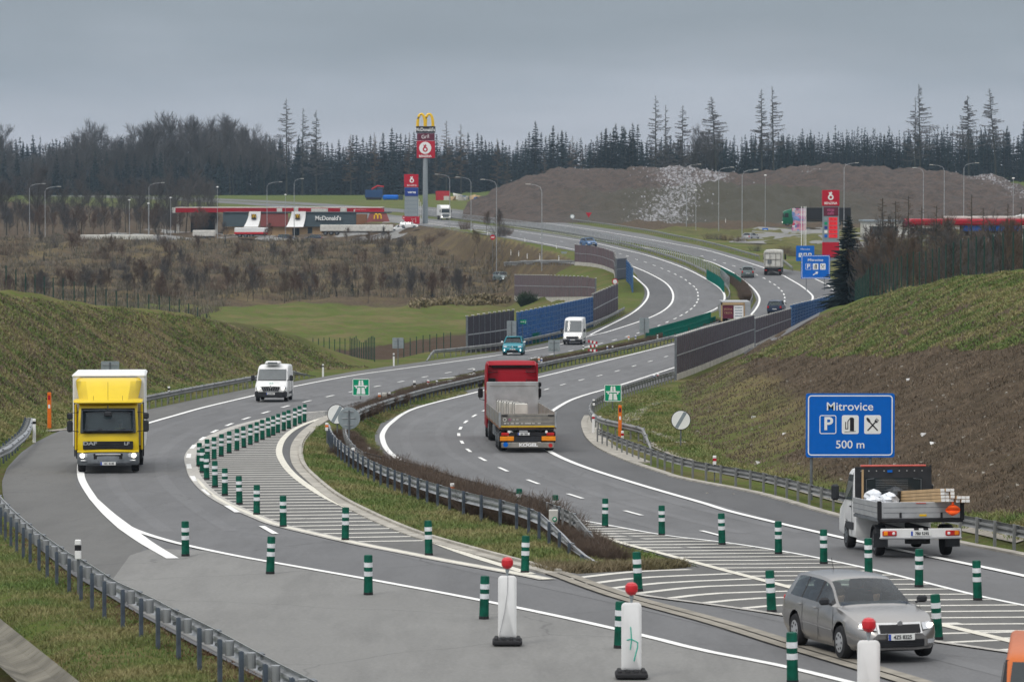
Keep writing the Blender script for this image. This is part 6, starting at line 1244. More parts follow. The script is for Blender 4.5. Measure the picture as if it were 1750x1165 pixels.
for x0, x1 in ((417, 446), (489.5, 523)):
    a = MB(); P = []
    for q in range(8):
        f = q/7; w_ = f**2.2*1.4; P.append([(Xl(x0+9-9*f**1.6), 1.0-.5-w_, Z(361.5+26.5*f)), (Xl(x1-.5-4*f**2), 1.0-.5-w_, Z(361.5+26.5*f)), (Xl(x1-.5-4*f**2), 1.0-.2-w_, Z(361.5+26.5*f)), (Xl(x0+9-9*f**1.6), 1.0-.2-w_, Z(361.5+26.5*f))])
    a.loft(P); fin = a.build('fin', 'white', t, sm=True); cx_ = Xl((x0+x1)/2+2.5); q_ = MB(); q_.box((cx_, .3-.35, Z(370.5)), (1.15, .3, 1.25)); lg = q_.build('logo_box', 'sign_black', t)
    q_ = MB(); 
    for sg in (-1, 1): q_.tube([(cx_+sg*.2-.2*math.cos(math.pi*w/6), -.28, Z(372.3)+math.sin(math.pi*w/6)**.7*.75) for w in range(7)], .075, 4)
    q_.build('logo', 'mcd_yellow', t)
text("McDonald's", 1.45, 'sign_white', t, (Xl(561), -.02, Z(373.3)), sx_=.92, bold=.03, ext=.1)
q_ = MB()
for sg in (-1, 1): q_.tube([(Xl(646)+sg*.42-.42*math.cos(math.pi*w/6), -1.1, Z(374)+math.sin(math.pi*w/6)**.7*1.15) for w in range(7)], .16, 4)
q_.build('logo', 'mcd_yellow', t)
bx_(t, 'pillar', 'brown_wood', Xl(609), Xl(627), -.5, Z(366), .2, 3); bx_(t, 'fascia', 'sign_red', Xl(606), Xl(656), Z(364), Z(358.5), 2.5, 3); 
for x0, x1, y1 in ((425, 441, 390), (500, 511, 390), (526, 533, 389), (576, 609, 389), (634, 657, 387)):
    w = bx_(t, 'window', 'glass_dark', Xl(x0), Xl(x1), Z(404), Z(y1), .92, 1.1)
    for x in np.arange(x0, x1+.1, (x1-x0)/max(1, round((x1-x0)/5))): bx_(w, 'frame', 'dark_wall', Xl(x)-.06, Xl(x)+.06, Z(404), Z(y1), .86, 1.12)
for x0, x1 in ((445, 492), (380, 424), (536, 574)):
    for zz in np.arange(390.5, 405, 2.4): bx_(t, 'cladding', 'brown_wood', Xl(x0), Xl(x1), Z(zz+.25), Z(zz), .93, 1.02)
for x, w_, h_ in ((471, 1.2, .9), (500, 1.0, 1.1), (530, 4, .8), (580, 1.5, .9), (603, 3, .6)): bx_(t, 'roof_unit', 'dirty_white', Xl(x), Xl(x)+w_, Z(362.6), Z(362.6)+h_, 5, 7, .06)
g = gd(330, 925); s_ = scl(925); Xl2 = lambda px: float(pxX(px, 925))-g.x; Z2 = lambda py: (401-py)/s_
t = thing('station_canopy', 'red-edged fuel station canopy behind and left of the restaurant', 'canopy', g)
bx_(t, 'canopy', 'red_cab', Xl2(305), Xl2(655), Z2(367.5), Z2(360), -8, 8); bx_(t, 'canopy_edge', 'dirty_white', Xl2(299.5), Xl2(305), Z2(368.5), Z2(359.5), -8.2, 8.2); bx_(t, 'canopy_roof', 'dirty_white', Xl2(305), Xl2(655), Z2(359.9), Z2(358.6), -7.8, 7.8)
for px in (307, 372, 440, 520, 600): bx_(t, 'column', 'dirty_white', Xl2(px)-.3, Xl2(px)+.3, -.5, Z2(367), -4.3, -3.7)
bx_(t, 'kiosk', 'dark_wall', Xl2(325), Xl2(368), -.5, Z2(374), 2, 6)
# right station
Yr_ = 690; g = gd(1650, Yr_); s_ = scl(Yr_); Xl3 = lambda px: float(pxX(px, Yr_))-g.x; Z3 = lambda py: pt(1650, py, Yr_).z-g.z
t = thing('station_canopy', 'long red fuel station canopy at the right edge, behind the bare thicket', 'canopy', g)
a = MB(); a.bb(((Xl3(1548)+Xl3(1900))/2, 0, Z3(379.5)), (Xl3(1900)-Xl3(1548), 16, Z3(374)-Z3(385)), .3); a.build('canopy', 'red_cab', t)
a = MB(); a.bb(((Xl3(1475)+Xl3(1560))/2, -1, Z3(383)), (Xl3(1560)-Xl3(1475), 10, Z3(378)-Z3(388)), .2); a.build('canopy', 'maroon', t); text('BENZINA', 1.0, 'sign_white', t, (Xl3(1500), -6.1, Z3(383)))
a = MB(); a.bb(((Xl3(1620)+Xl3(1900))/2, 5, Z3(372)), (Xl3(1900)-Xl3(1620), 5, .5), .1); a.build('canopy_roof', 'dirty_white', t)
for px in (1563, 1640, 1648, 1700, 1760): bx_(t, 'column', 'dirty_white', Xl3(px)-.35, Xl3(px)+.35, -1, Z3(385), -3, -2.3)
bx_(t, 'shop', 'dirty_white', Xl3(1560), Xl3(1632), -1, Z3(390), 6, 14); bx_(t, 'shop_window', 'glass_dark', Xl3(1570), Xl3(1628), .2, Z3(394), 5.9, 6.1)
t = thing('station_shop', 'pale flat-roofed station building half hidden by the bare thicket', 'building', gd(1510, 680)); bx_(t, 'wall', 'dirty_white', -3.5, 3.5, -1, 3.6, 0, 9); bx_(t, 'roof', 'sign_grey', -3.8, 3.8, 3.6, 3.9, -.4, 9.4); bx_(t, 'window', 'glass_dark', -2.6, 2.6, .9, 2.7, -.06, .1)
# yards and slip roads
def patch(nm, pts, mat, off_=.05):
    fill([[(float(pxX(px, Y)), Y) for px, Y in pts]], nm, mat, off_, world=True, step=6)
patch('car_park', [(150, 800), (760, 800), (760, 870), (690, 870), (690, 960), (250, 960), (150, 880)], 'asphalt_pale')
patch('car_park', [(1245, 635), (1420, 612), (1900, 560), (1900, 760), (1420, 790), (1260, 740)], 'asphalt_pale')
fill([[(float(x), float(y)) for x, y in hits([(862, 449), (900, 446), (985, 448), (985, 453), (900, 452), (862, 455)])]], 'slip_road', 'asphalt_pale', .06, world=True)
for lb, base, sd in (('crash barrier along the small slip road left of the curving noise wall', [(862, 455), (900, 453), (950, 453), (982, 453)], -1), ('crash barrier on the grass strip before the right-hand service area', [(1355, 464), (1345, 456), (1336, 449)], 1)): guardrail('guardrail', lb, base, sd, 3, seam=False)
# small far signs
def smallsign(label, px, cy, Y, r_, shape, mat, mat2=None):
    g = gd(px, Y); cz = pt(px, cy, Y).z-g.z; t = thing('small_sign', label, 'road sign', g); a = MB(); a.tube([(0, .03, -.3), (0, .03, cz)], .04, 6); a.build('post', 'galv_dark', t); a = MB()
    if shape == 'o': a.lathe([(r_, -.02), (r_, .02)], (0, 0, cz), 20, 'y'); a.build('disc', mat, t); q_ = MB(); q_.box((0, -.03, cz), (r_*1.3, .02, r_*.35)) if mat2 == 'bar' else q_.lathe([(r_*.7, -.035), (r_*.7, -.02)], (0, 0, cz), 20, 'y'); q_.build('face', 'sign_white', t)
    elif shape == 'v': a.prism([(-r_, cz+r_*.7), (r_, cz+r_*.7), (0, cz-r_)], -.02, .02); a.build('disc', mat, t)
    else: a.prism(off(rrect(r_*1.6, r_*1.6, .1), 0, cz), -.02, .02); a.build('disc', mat, t); q_ = MB(); q_.box((0, -.03, cz), (r_*.8, .02, r_*.9)); q_.build('face', 'sign_white', t)
smallsign('round red no-entry sign at the slip road left of the curving wall', 842, 405.5, 640, .45, 'o', 'sign_red', 'bar'); smallsign('grey back of a triangular sign on the slip road verge', 964, 434, 580, .55, 'v', 'sign_back'); smallsign('round red-edged sign seen between two far noise walls', 1051, 481, 470, .4, 'o', 'sign_red'); smallsign('no-entry sign left of the foot of the price sign', 691, 372, 900, .5, 'o', 'sign_red', 'bar'); smallsign('blue square sign beyond the car park verge', 1307.5, 395, 740, .75, 's', 'sign_blue'); smallsign('round blue-grey sign at the foot of the spoil heap', 978, 370, 830, .55, 'o', 'sign_back'); smallsign('give-way triangle at the foot of the spoil heap', 1006, 367, 840, .7, 'v', 'sign_red'); smallsign('second no-entry sign above the white lorry', 768.5, 389, 860, .5, 'o', 'sign_red', 'bar')
# site containers and machine in the distance
g = gd(757, 1230); s = scl(1230)
t = thing('container', 'red site container in the field behind the pylon', 'container', g); bx_(t, 'box', 'red_box', -2.4, 2.4, 0, 3.1, 0, 2.4, .05)
for x in np.arange(-2.2, 2.3, .44): bx_(t, 'rib', 'maroon', x-.04, x+.04, .1, 3.0, -.05, .02)
bx_(t, 'door', 'dirty_white', .3, 2.1, 0, 1.4, -.12, -.03)
t = thing('tracked_machine', 'blue site machine with a red boom beside a blue tarpaulin, far left of the pylon', 'machine', gd(640, 1240)); bx_(t, 'body', 'blue_machine', -3.2, 2.8, .7, 3.4, 0, 2.6, .15); bx_(t, 'cab', 'navy_paint', 1.0, 2.9, 3.0, 4.2, .2, 2.2, .15); bx_(t, 'track', 'black', -2.8, 2.4, 0, .8, -.1, .6, .1); bx_(t, 'track', 'black', -2.8, 2.4, 0, .8, 2.0, 2.7, .1); a = MB(); a.tube([(-1, 1.2, 3.6), (1, 1.2, 4.8), (3.2, 1.2, 4.5)], .25, 6); a.build('boom', 'red_box', t)
t = thing('tarpaulin', 'low stack under a bright blue tarpaulin right of the blue machine', 'tarpaulin', gd(668, 1240)); a = MB(); a.bb((0, 0, .8), (5.5, 2, 1.8), .5); a.build('cover', 'sign_blue', t); bx_(t, 'end', 'dark_wall', 2.7, 4.2, 0, 1.5, -.9, .9, .1)
for k in range(14):
    px = rd.uniform(775, 820); nm = NM(); h = gd(px, rd.uniform(1210, 1260)); rockset(nm, [tuple(h+Vector((0, 0, .5)))], [rd.uniform(1, 2)]); tag(link('building_waste', nm.mesh('w', ('concrete', 'blue_machine', 'tan_wall', 'dirty_white', 'dark_wall')[k % 5])), 'block of dumped building waste on the brown field right of the red container', 'waste', 'dumped waste right of the container')
# ------------------------------------------------------------------ vehicles (local axes: x forward, y left, z up)
def inset(poly, d):
    n = len(poly); out = []
    ar = sum(poly[i][0]*poly[(i+1) % n][1]-poly[(i+1) % n][0]*poly[i][1] for i in range(n)); sg = 1 if ar > 0 else -1
    for i in range(n):
        a, b, c = np.array(poly[i-1]), np.array(poly[i]), np.array(poly[(i+1) % n]); u = b-a; v = c-b; u = u/(np.hypot(*u)+1e-9); v = v/(np.hypot(*v)+1e-9)
        m_ = np.array([-(u[1]+v[1]), u[0]+v[0]]); l = np.hypot(*m_); m_ = m_/(l+1e-9) if l > .2 else np.array([-u[1], u[0]]); out.append(tuple(b+sg*m_*d))
    return out
def shell(prof, W, r=.06, xf=None, slices=9, round_=True):   # side profile swept across the width, rounded at both flanks
    mb = MB(); ys = [(-W, r), (-W+r*.3, r*.3), (-W+r, 0)]+[(y, 0) for y in np.linspace(-W+r, W-r, slices)[1:-1]]+[(W-r, 0), (W-r*.3, r*.3), (W, r)]
    secs = []
    for y, d in ys:
        q = inset(prof, d*.8) if d else prof; secs.append([tuple(xf(x, y, z)) if xf else (x, y, z) for x, z in q])
    mb.loft(secs); return mb
def arch(cx, r, z0, n=8):            # wheel-arch points from front to rear along the sill
    a0 = math.asin(min(1, max(-1, (z0-.33)/r))); return [(cx+r*math.cos(a), .33+r*math.sin(a)) for a in np.linspace(a0, math.pi-a0, n)]
def wheel(t, x, y, r=.32, w=.2, cap='alu', name='wheel', spokes=7):
    sg = 1 if y > 0 else -1; o = MB().lathe([(r*.6, -w/2), (r*.93, -w/2), (r, -w*.3), (r, w*.3), (r*.93, w/2), (r*.6, w/2)], (0, 0, 0), 28, 'y').build(name, 'rubber', t, sm=30, loc=(x, y, r))
    k = MB(); k.lathe([(r*.62, sg*w*.40), (r*.60, sg*w*.53), (r*.2, sg*w*.51), (.03, sg*w*.56)] if sg > 0 else [(r*.62, -w*.40), (r*.60, -w*.53), (r*.2, -w*.51), (.03, -w*.56)], (0, 0, 0), 24, 'y'); k.build('rim', cap, o, sm=30)
    h = MB()
    for q in range(spokes): a = 2*math.pi*q/spokes; h.box((r*.42*math.cos(a), sg*w*.515, r*.42*math.sin(a)), (r*.13, .015, r*.13), R=Matrix.Rotation(-a, 3, 'Y'))
    h.build('rim_hole', 'black', o); return o
def pane(mb, a, b, c, d, th=.012):
    a, b, c, d = map(Vector, (a, b, c, d)); n_ = (b-a).cross(d-a).normalized()*th
    mb.add([tuple(v) for v in (a, b, c, d)]+[tuple(v-n_) for v in (a, b, c, d)], [(0, 1, 2, 3), (7, 6, 5, 4), (0, 4, 5, 1), (1, 5, 6, 2), (2, 6, 7, 3), (3, 7, 4, 0)])
def strip(mb, a, b, w, up=(0, 0, 1)):
    mb.tube([a, b], w, 6)
def plate(t, x, y, z, txt, rz=math.pi/2, w=.52, eu=True, tilt=0, front=True):
    p = thing if False else None
    b = MB(); sx_ = 1 if front else -1; b.box((0, 0, 0), (.012, w, .115)); o = b.build('number_plate', 'plate', t, loc=(x, y, z)); o.rotation_euler[1] = tilt
    e = MB(); e.box((sx_*.008, sx_*-(w/2-.025) if False else (-w/2+.025)*sx_*(1 if front else 1)*(-1 if False else 1), 0), (.006, .045, .112)); e.build('country_strip', 'eu_blue', o)
    # lettering reads from outside
    text(txt, .10, 'sign_black', o, (sx_*.012, .02*sx_, -.003), rot=(math.pi/2, 0, math.pi/2 if front else -math.pi/2), name='lettering', sx_=.92, bold=.002, ext=.002)
    return o
def person_driver(label, parent_pos, rz, scale=1.0, top='cloth_dark', hv=False):
    t = thing('person', label, 'person', parent_pos, rz); t.scale = (scale,)*3
    me = bpy.data.meshes.new('body'); V = [(0, 0, 0), (0, 0, .22), (.02, 0, .44), (.03, 0, .55), (.04, 0, .62), (.055, 0, .70), (.05, 0, .80), (.01, .19, .48), (.20, .24, .24), (.42, .13, .32), (.01, -.19, .48), (.20, -.24, .24), (.42, -.13, .32), (.30, .1, .0), (.30, -.1, .0)]
    E = [(0, 1), (1, 2), (2, 3), (3, 4), (4, 5), (5, 6), (2, 7), (7, 8), (8, 9), (2, 10), (10, 11), (11, 12), (0, 13), (0, 14)]; me.from_pydata(V, E, [])
    o = bpy.data.objects.new('body', me); COL.objects.link(o); sk = o.modifiers.new('s', 'SKIN'); R = [.17, .17, .16, .06, .06, .095, .07, .07, .05, .035, .07, .05, .035, .09, .09]
    for v, r_ in zip(me.skin_vertices[0].data, R): v.radius = (r_, r_)
    me.skin_vertices[0].data[0].use_root = True
    su = o.modifiers.new('u', 'SUBSURF'); su.levels = su.render_levels = 1; dg = bpy.context.evaluated_depsgraph_get(); m2 = bpy.data.meshes.new_from_object(o.evaluated_get(dg)); bpy.data.objects.remove(o)
    m2.materials.clear(); m2.materials.append(M('hivis' if hv else top)); m2.materials.append(M('skin'))
    for p in m2.polygons:
        c = p.center
        if c.z > .56 or c.x > .37: p.material_index = 1
        p.use_smooth = True
    link('body', m2, t); h = MB(); h.lathe([(.02, .895), (.07, .88), (.10, .84), (.105, .78), (.09, .74)], (.035, 0, 0), 12); h.build('hair', 'hair', t, sm=True)
    f = MB(); f.bb((.165, 0, .73), (.04, .03, .05), .012); f.build('nose', 'skin', t); e = MB(); e.bb((.148, .035, .765), (.01, .02, .01), .003); e.bb((.148, -.035, .765), (.01, .02, .01), .003); e.build('eye', 'black', t); return t
def seat(t, x, y, z):
    s_ = MB(); s_.bb((x, y, z+.1), (.5, .48, .16), .05); s_.bb((x-.24, y, z+.45), (.14, .46, .62), .05); s_.bb((x-.27, y, z+.86), (.1, .26, .18), .04); s_.build('seat', 'cloth_dark', t)
def carhull(t, paint, fx):             # estate body: one lofted skin, wheel arches cut out, then split into painted shell and panes
    dx = fx-1.37; tr = {
    'zc': [(-2.29, .86), (-2.25, .93), (-2.17, 1.06), (-2.02, 1.31), (-1.93, 1.385), (-1.7, 1.43), (-1.2, 1.462), (-.5, 1.468), (0, 1.44), (.16, 1.405), (.95, .985), (1.05, .955), (1.2, .935), (1.6, .88), (2.0, .79), (2.18, .725), (2.26, .655), (2.30, .56)],
    'y2': [(-2.29, .60), (-2.17, .62), (-1.93, .55), (-.5, .60), (.16, .595), (.95, .70), (1.2, .68), (1.6, .62), (2.0, .55), (2.18, .46), (2.30, .34)],
    'y4': [(-2.29, .64), (-2.2, .735), (-1.9, .80), (-1, .825), (.5, .825), (1.2, .80), (1.6, .795), (2.0, .74), (2.18, .64), (2.30, .45)], 'z4': [(-2.29, .83), (-2.2, .93), (-1.9, .975), (0, .955), (.9, .935), (1.2, .90), (1.6, .835), (2.0, .74), (2.18, .66), (2.30, .52)],
    'y5': [(-2.29, .70), (-2.2, .80), (-1.9, .86), (-1, .874), (1, .874), (1.6, .872), (2.0, .81), (2.18, .71), (2.30, .50)], 'z5': [(-2.29, .74), (-1.9, .83), (0, .81), (1.2, .78), (1.6, .73), (2.0, .66), (2.18, .59), (2.30, .475)],
    'y6': [(-2.29, .74), (-2.2, .83), (-1.9, .875), (0, .888), (1.6, .885), (2.0, .835), (2.18, .75), (2.30, .56)], 'z6': [(-2.29, .55), (0, .56), (2.0, .52), (2.30, .42)],
    'y7': [(-2.29, .72), (-1.9, .86), (0, .872), (1.6, .872), (2.0, .82), (2.18, .74), (2.30, .55)], 'z7': [(-2.29, .38), (0, .33), (2.30, .33)],
    'y8': [(-2.29, .62), (-1.9, .78), (0, .80), (1.6, .79), (2.0, .73), (2.18, .65), (2.30, .46)], 'z8': [(-2.29, .28), (-1.9, .21), (0, .185), (1.6, .20), (2.0, .21), (2.30, .24)]}
    g = lambda k, x: float(pchip([p[0] for p in tr[k]], [p[1] for p in tr[k]], np.array([x]))[0]) if k != 'zc' or not (.16 < x < .95) else 1.405+(x-.16)*(-.42)/.79+.018*math.sin((x-.16)/.79*math.pi)
    X = sorted(set([round(v, 3) for v in np.r_[np.linspace(-2.29, 2.30, 58), [-2.16, -2.02, -1.66, -.98, -.90, -.12, -.03, .16, .95, .62]]])); secs = []
    for x in X:
        zc, y2 = g('zc', x), g('y2', x); cab = sst((1.0-x)/.15)*sst((x+2.22)/.12); cr_ = .03+.02*cab; z2 = zc-cr_; y3 = y2+.06-.022*cab; z3 = z2-.03-.02*cab; y4, z4 = g('y4', x), g('z4', x)
        if x > .95-.0: z3 = max(z3, z4+.01)
        bow = lambda y: x+dx-.07*(y/.55)**2*float(sst((x-1.5)/.8))+.05*(y/.7)**2*float(sst((-1.7-x)/.5))
        H = [(0, zc), (y2*.5, zc-cr_*.22), (y2*.82, zc-cr_*.62), (y2, z2), (y3, z3), (y4, z4), (g('y5', x), g('z5', x)), (g('y6', x), g('z6', x)), (g('y7', x), g('z7', x)), (g('y8', x), g('z8', x)), (.35, g('z8', x)-.01)]
        secs.append([(bow(y), y, z) for y, z in H]+[(bow(y), -y, z) for y, z in H[1:][::-1]])
    mb = MB(); mb.loft(secs); n = 21; me = bpy.data.meshes.new('hull'); me.from_pydata(np.vstack(mb.v).tolist(), [], mb.f)
    mats = ['p', 'side_window', 'windscreen', 'rear_window', 'window_pillar']
    for m_ in (paint, 'glass', 'glass', 'glass', 'black'): me.materials.append(M(m_) if m_ != 'glass' else MATS['carglass_%d' % len(me.materials)])
    for fi in range(len(X)-1):
        xm = (X[fi]+X[fi+1])/2
        for k in range(n):
            j = k if k <= 10 else n-1-k; q = 0
            if j == 4: q = 1 if (.62 > xm > -.03 or -.12 > xm > -.90 or -.98 > xm > -1.66) else 4 if (-.03 > xm > -.12 or -.90 > xm > -.98 or .80 > xm > .62) else 0
            if j <= 2 and .16 < xm < .95: q = 2
            if j <= 2 and -2.16 < xm < -2.02: q = 3
            me.polygons[fi*n+k].material_index = q
    bm = bmesh.new(); bm.from_mesh(me); bmesh.ops.recalc_face_normals(bm, faces=bm.faces); bm.to_mesh(me); bm.free()
    o = bpy.data.objects.new('hull', me); COL.objects.link(o); cut = []
    for xa in (fx, fx-2.58):
        c = MB(); c.lathe([(.375, -1.2), (.375, 1.2)], (xa, 0, .335), 40, 'y'); co_ = bpy.data.objects.new('c', c.mesh('c', 'black')); COL.objects.link(co_); cut.append(co_)
        md = o.modifiers.new('b', 'BOOLEAN'); md.object = co_; md.operation = 'DIFFERENCE'; md.solver = 'EXACT'
    bpy.context.view_layer.update(); ev = bpy.data.meshes.new_from_object(o.evaluated_get(bpy.context.evaluated_depsgraph_get()))
    for c in cut+[o]: bpy.data.objects.remove(c)
    V = np.array([tuple(v.co) for v in ev.vertices])
    for q, nm in enumerate(('body', 'side_window', 'windscreen', 'rear_window', 'window_pillar')):
        for sg in ((1, -1) if q in (1,) else (0,)):
            F_ = [tuple(p.vertices) for p in ev.polygons if (p.material_index == q or (q == 0 and p.material_index > 4)) and (sg == 0 or (V[list(p.vertices), 1].mean()*sg > 0))]
            if not F_: continue
            us = sorted(set(i for f in F_ for i in f)); mp_ = {u: i for i, u in enumerate(us)}; m2 = bpy.data.meshes.new(nm); m2.from_pydata(V[us].tolist(), [], [tuple(mp_[i] for i in f) for f in F_]); m2.materials.append(M(paint) if q == 0 else M('black') if q == 4 else MATS['glass']); m2.polygons.foreach_set('use_smooth', [True]*len(m2.polygons)); m2.set_sharp_from_angle(angle=math.radians(32)); link(nm, m2, t)
for q in range(6): MATS['carglass_%d' % q] = MATS['glass']
def carbody(label, loc, rz, paint, L=4.57, W=1.77, H=1.47, style='wagon', cat='car', detail=2, platetxt='4Z5 8325', lights=True, group=None, name='parked_car', wb=2.58):
    k = L/4.57; hw = W/2; t = thing(name, label, cat, loc, rz, group); fx, rx = wb/2, -wb/2; zs = H/1.47
    def xf(x, y, z):
        q = abs(y/hw); 
        if x > fx+.3*k: x = x-.36*k*q**2.7*min(1, (x-fx-.3*k)/(.5*k))
        if x < rx-.4*k: x = x+.16*k*q**3*min(1, (rx-.4*k-x)/(.4*k))
        yy = y*(1-.05*max(0, (z-.72*zs)/.3)**1.3-.03*max(0, (.4-z)/.3)); zz = z
        if z > .68*zs: zz = z-.05*q**2.4*(1 if x > .9*k else .3)
        return (x, yy, zz)
    f0 = fx+.885*k; r0 = rx-1.02*k; bz = .97*zs; wr = .315*(1 if style != 'suv' else 1.07)
    prof = [(r0+.06, .30), (r0, .42), (r0-.01, .62), (r0+.015, .85), (r0+.06, bz+.02)]+[(rx+.3, bz+.01), (-.1, bz-.01), (.75*k, bz-.02), (fx-.32, bz+.005), (fx+.05, bz-.07*zs), (fx+.42*k, bz-.155*zs), (fx+.66*k, bz-.225*zs), (fx+.80*k, bz-.30*zs), (fx+.865*k, bz-.40*zs), (f0-.01, .50), (f0, .40), (f0-.03, .28), (f0-.16, .21)]
    prof += [(fx+wr+.08, .20)]+arch(fx, wr+.06, .22)+[(fx-wr-.08, .19), (rx+wr+.08, .19)]+arch(rx, wr+.06, .22)+[(rx-wr-.1, .22)]
    if detail > 1: carhull(t, paint, fx)
    else: shell(prof, hw, .07, xf, 9).build('body', paint, t, sm=40)
    u = MB(); u.box((0, 0, .34), (wb+.9*k, W-.5, .3)); u.build('underbody', 'black', t)
    for x in (fx, rx):
        a = MB(); a.box((x, 0, .44), (2*wr+.2, W-.5, .56)); a.build('wheel_well', 'black', t) if detail > 1 else None
        for sg in (-1, 1): wheel(t, x, sg*(hw-.10), wr, .2, 'alu' if detail > 1 else 'sign_grey')
    # greenhouse
    ty = hw*.70; by = hw*.915; tz = H-.045
    if style == 'wagon': xs_b = [1.02*k, .10*k, -.85*k, -1.55*k, r0+.16]; xs_t = [.22*k, -.02*k, -.85*k, -1.50*k, r0+.42]
    elif style == 'suv': xs_b = [.95*k, .1*k, -.8*k, -1.3*k, r0+.15]; xs_t = [.30*k, .05*k, -.8*k, -1.25*k, r0+.38]
    else: xs_b = [.98*k, .08*k, -.85*k, -1.2*k, r0+.35]; xs_t = [.2*k, 0, -.8*k, -1.0*k, r0+.80]
    zb = lambda x: bz-.005; zt = lambda x: tz-.03*((x+.6*k)/(1.3*k))**2
    if detail < 2:
        gl = MB(); fr = MB()
        for sg in (-1, 1):
            for i in range(4):
                a = (xs_b[i]-.04, sg*by, zb(0)); b2 = (xs_b[i+1]+.03, sg*by, zb(0)); c = (xs_t[i+1]+.03, sg*ty, zt(xs_t[i+1])); d = (xs_t[i]-.03, sg*ty, zt(xs_t[i]))
                w = MB(); pane(w, a, b2, c, d); w.build('side_window', 'glass', t) if i < 3 or detail > 1 else w.build('side_window', 'glass', t)
            bp_ = MB(); [bp_.tube([(xs_b[i], sg*(by+.012), zb(0)), (xs_t[i], sg*(ty+.012), zt(xs_t[i])-.03)], .045, 6) for i in (1, 2)]; bp_.build('window_pillar', 'black', t)
            for i in range(5):
                rr = [.05, .035, .04, .045, .055][i]; fr.tube([(xs_b[i], sg*(by-.005), zb(0)), (xs_t[i], sg*(ty-.0), zt(xs_t[i]))], rr, 6)
            fr.tube([(x, sg*(ty+.005), zt(x)+.005) for x in np.linspace(xs_t[0], xs_t[4], 8)], .042, 6); fr.tube([(xs_b[0], sg*by, bz-.01), (xs_b[4], sg*by, bz+.0)], .03, 6)
        fr.tube([(xs_t[0]+.06+.06*(1-y*y), y*ty*.98, tz+.0) for y in np.linspace(-1, 1, 9)], .04, 6); fr.build('pillars', paint, t, sm=True)
        w = MB(); 
        for q in range(6):
            y0_, y1_ = -1+2*q/6, -1+2*(q+1)/6; cv = lambda y: .10*(1-y*y)
            pane(w, (xs_b[0]+cv(y0_), y0_*by*.96, bz-.01), (xs_b[0]+cv(y1_), y1_*by*.96, bz-.01), (xs_t[0]+cv(y1_)*.6, y1_*ty*.96, tz-.03), (xs_t[0]+cv(y0_)*.6, y0_*ty*.96, tz-.03))
        w.build('windscreen', 'glass', t)
        w = MB(); pane(w, (xs_b[4], by*.9, bz+.02), (xs_b[4], -by*.9, bz+.02), (xs_t[4], -ty*.93, tz-.06), (xs_t[4], ty*.93, tz-.06)); w.build('rear_window', 'glass', t)
        rf = MB(); n = 9; secs = []
        for x in np.linspace(xs_t[0]+.05, xs_t[4]-.02, n): secs.append([(x+(.09*(1-(yy)**2) if x > 0 else 0), yy*ty*1.02, zt(x)+.045*(1-abs(yy)**2.2)) for yy in np.linspace(-1, 1, 9)]+[(x+(.09*(1-(yy)**2) if x > 0 else 0), yy*ty*.9, zt(x)-.0) for yy in np.linspace(1, -1, 5)])
        rf.loft(secs); rf.build('roof', paint, t, sm=40)
    itb = MB(); itb.box((-.35*k, 0, bz-.0-(.35 if detail > 1 else 0)), (2.6*k, W*.8, .03)); itb.bb((.66*k, 0, bz-.03), (.4*k, W*.78, .12), .04); itb.build('interior', 'cloth_dark', t)
    if detail > 1:
        for y in (-.36, .36): seat(t, -.15, y, bz-.62); seat(t, -.98, y, bz-.64)
    # nose
    xn = (lambda y, z: f0-.36*k*abs(y/hw)**2.7-max(0, (z-.5*zs))*.42*k+.012) if detail < 2 else (lambda y, z: fx-1.37+float(np.interp(abs(y)+max(0, z-.56)*.35, [0, .45, .56, .68, .76, .83, .88], [2.30, 2.30, 2.285, 2.24, 2.17, 2.03, 1.85]))-.07*(y/.55)**2-float(np.interp(z, [.54, .66, .73, .78], [0, .035, .11, .25]))+.012)
    def npatch(nm, mat, y0, y1, za, zb_, out=.0, skew=0, n=6, par=t, th=.03):
        m_ = MB(); A = [];
        for q in range(n+1):
            f = q/n; y = y0+(y1-y0)*f; l0, l1 = za+skew*f, zb_+skew*f*.6; A.append([(xn(y, l0)+out, y, l0), (xn(y, l1)+out, y, l1), (xn(y, l1)+out-th, y, l1), (xn(y, l0)+out-th, y, l0)])
        m_.loft(A); return m_.build(nm, mat, par)
    if style == 'wagon':
        npatch('grille_frame', 'chrome', -.44, .44, .535, .735, .012); npatch('grille', 'black', -.40, .40, .555, .70, .022)
        em = MB(); em.lathe([(.055, -.01), (.05, .02)], (xn(0, .72)+.03, 0, .72), 18, 'x'); em.build('emblem', 'chrome', t, sm=30)
        for sg in (-1, 1):
            npatch('headlight', 'headlight_glass', sg*.46, sg*.76, .60, .72, .012, .02); e = MB(); e.lathe([(.05, 0), (.045, .02)], (xn(.62, .66)+.01, sg*.62, .665), 14, 'x'); e.build('lamp', 'head_lit', t)
            e = MB(); e.lathe([(.035, 0), (.03, .02)], (xn(.70, .66)-.01, sg*.70, .67), 12, 'x'); e.build('lamp', 'head_lit', t)
            npatch('fog_lamp', 'headlight_glass', sg*.56, sg*.74, .335, .41, .006)
        npatch('air_intake', 'black', -.48, .48, .29, .425, .008)
        for z in (.315, .345, .375, .405): npatch('intake_slat', 'dark_plastic', -.47, .47, z-.006, z+.006, .02, n=4)
        o = plate(t, xn(0, .46)+.03, 0, .475, platetxt); 
        npatch('bumper_line', 'dark_plastic', -.80, .80, .272, .28, .006)
    else:
        npatch('grille', 'black', -.42, .42, .62*zs, .72*zs, .02); npatch('air_intake', 'black', -.5, .5, .26, .44, .01)
        for sg in (-1, 1): npatch('headlight', 'headlight_glass' if not lights else 'head_lit' if style != 'suv' else 'headlight_glass', sg*.5, sg*.78, .62*zs, .74*zs, .014)
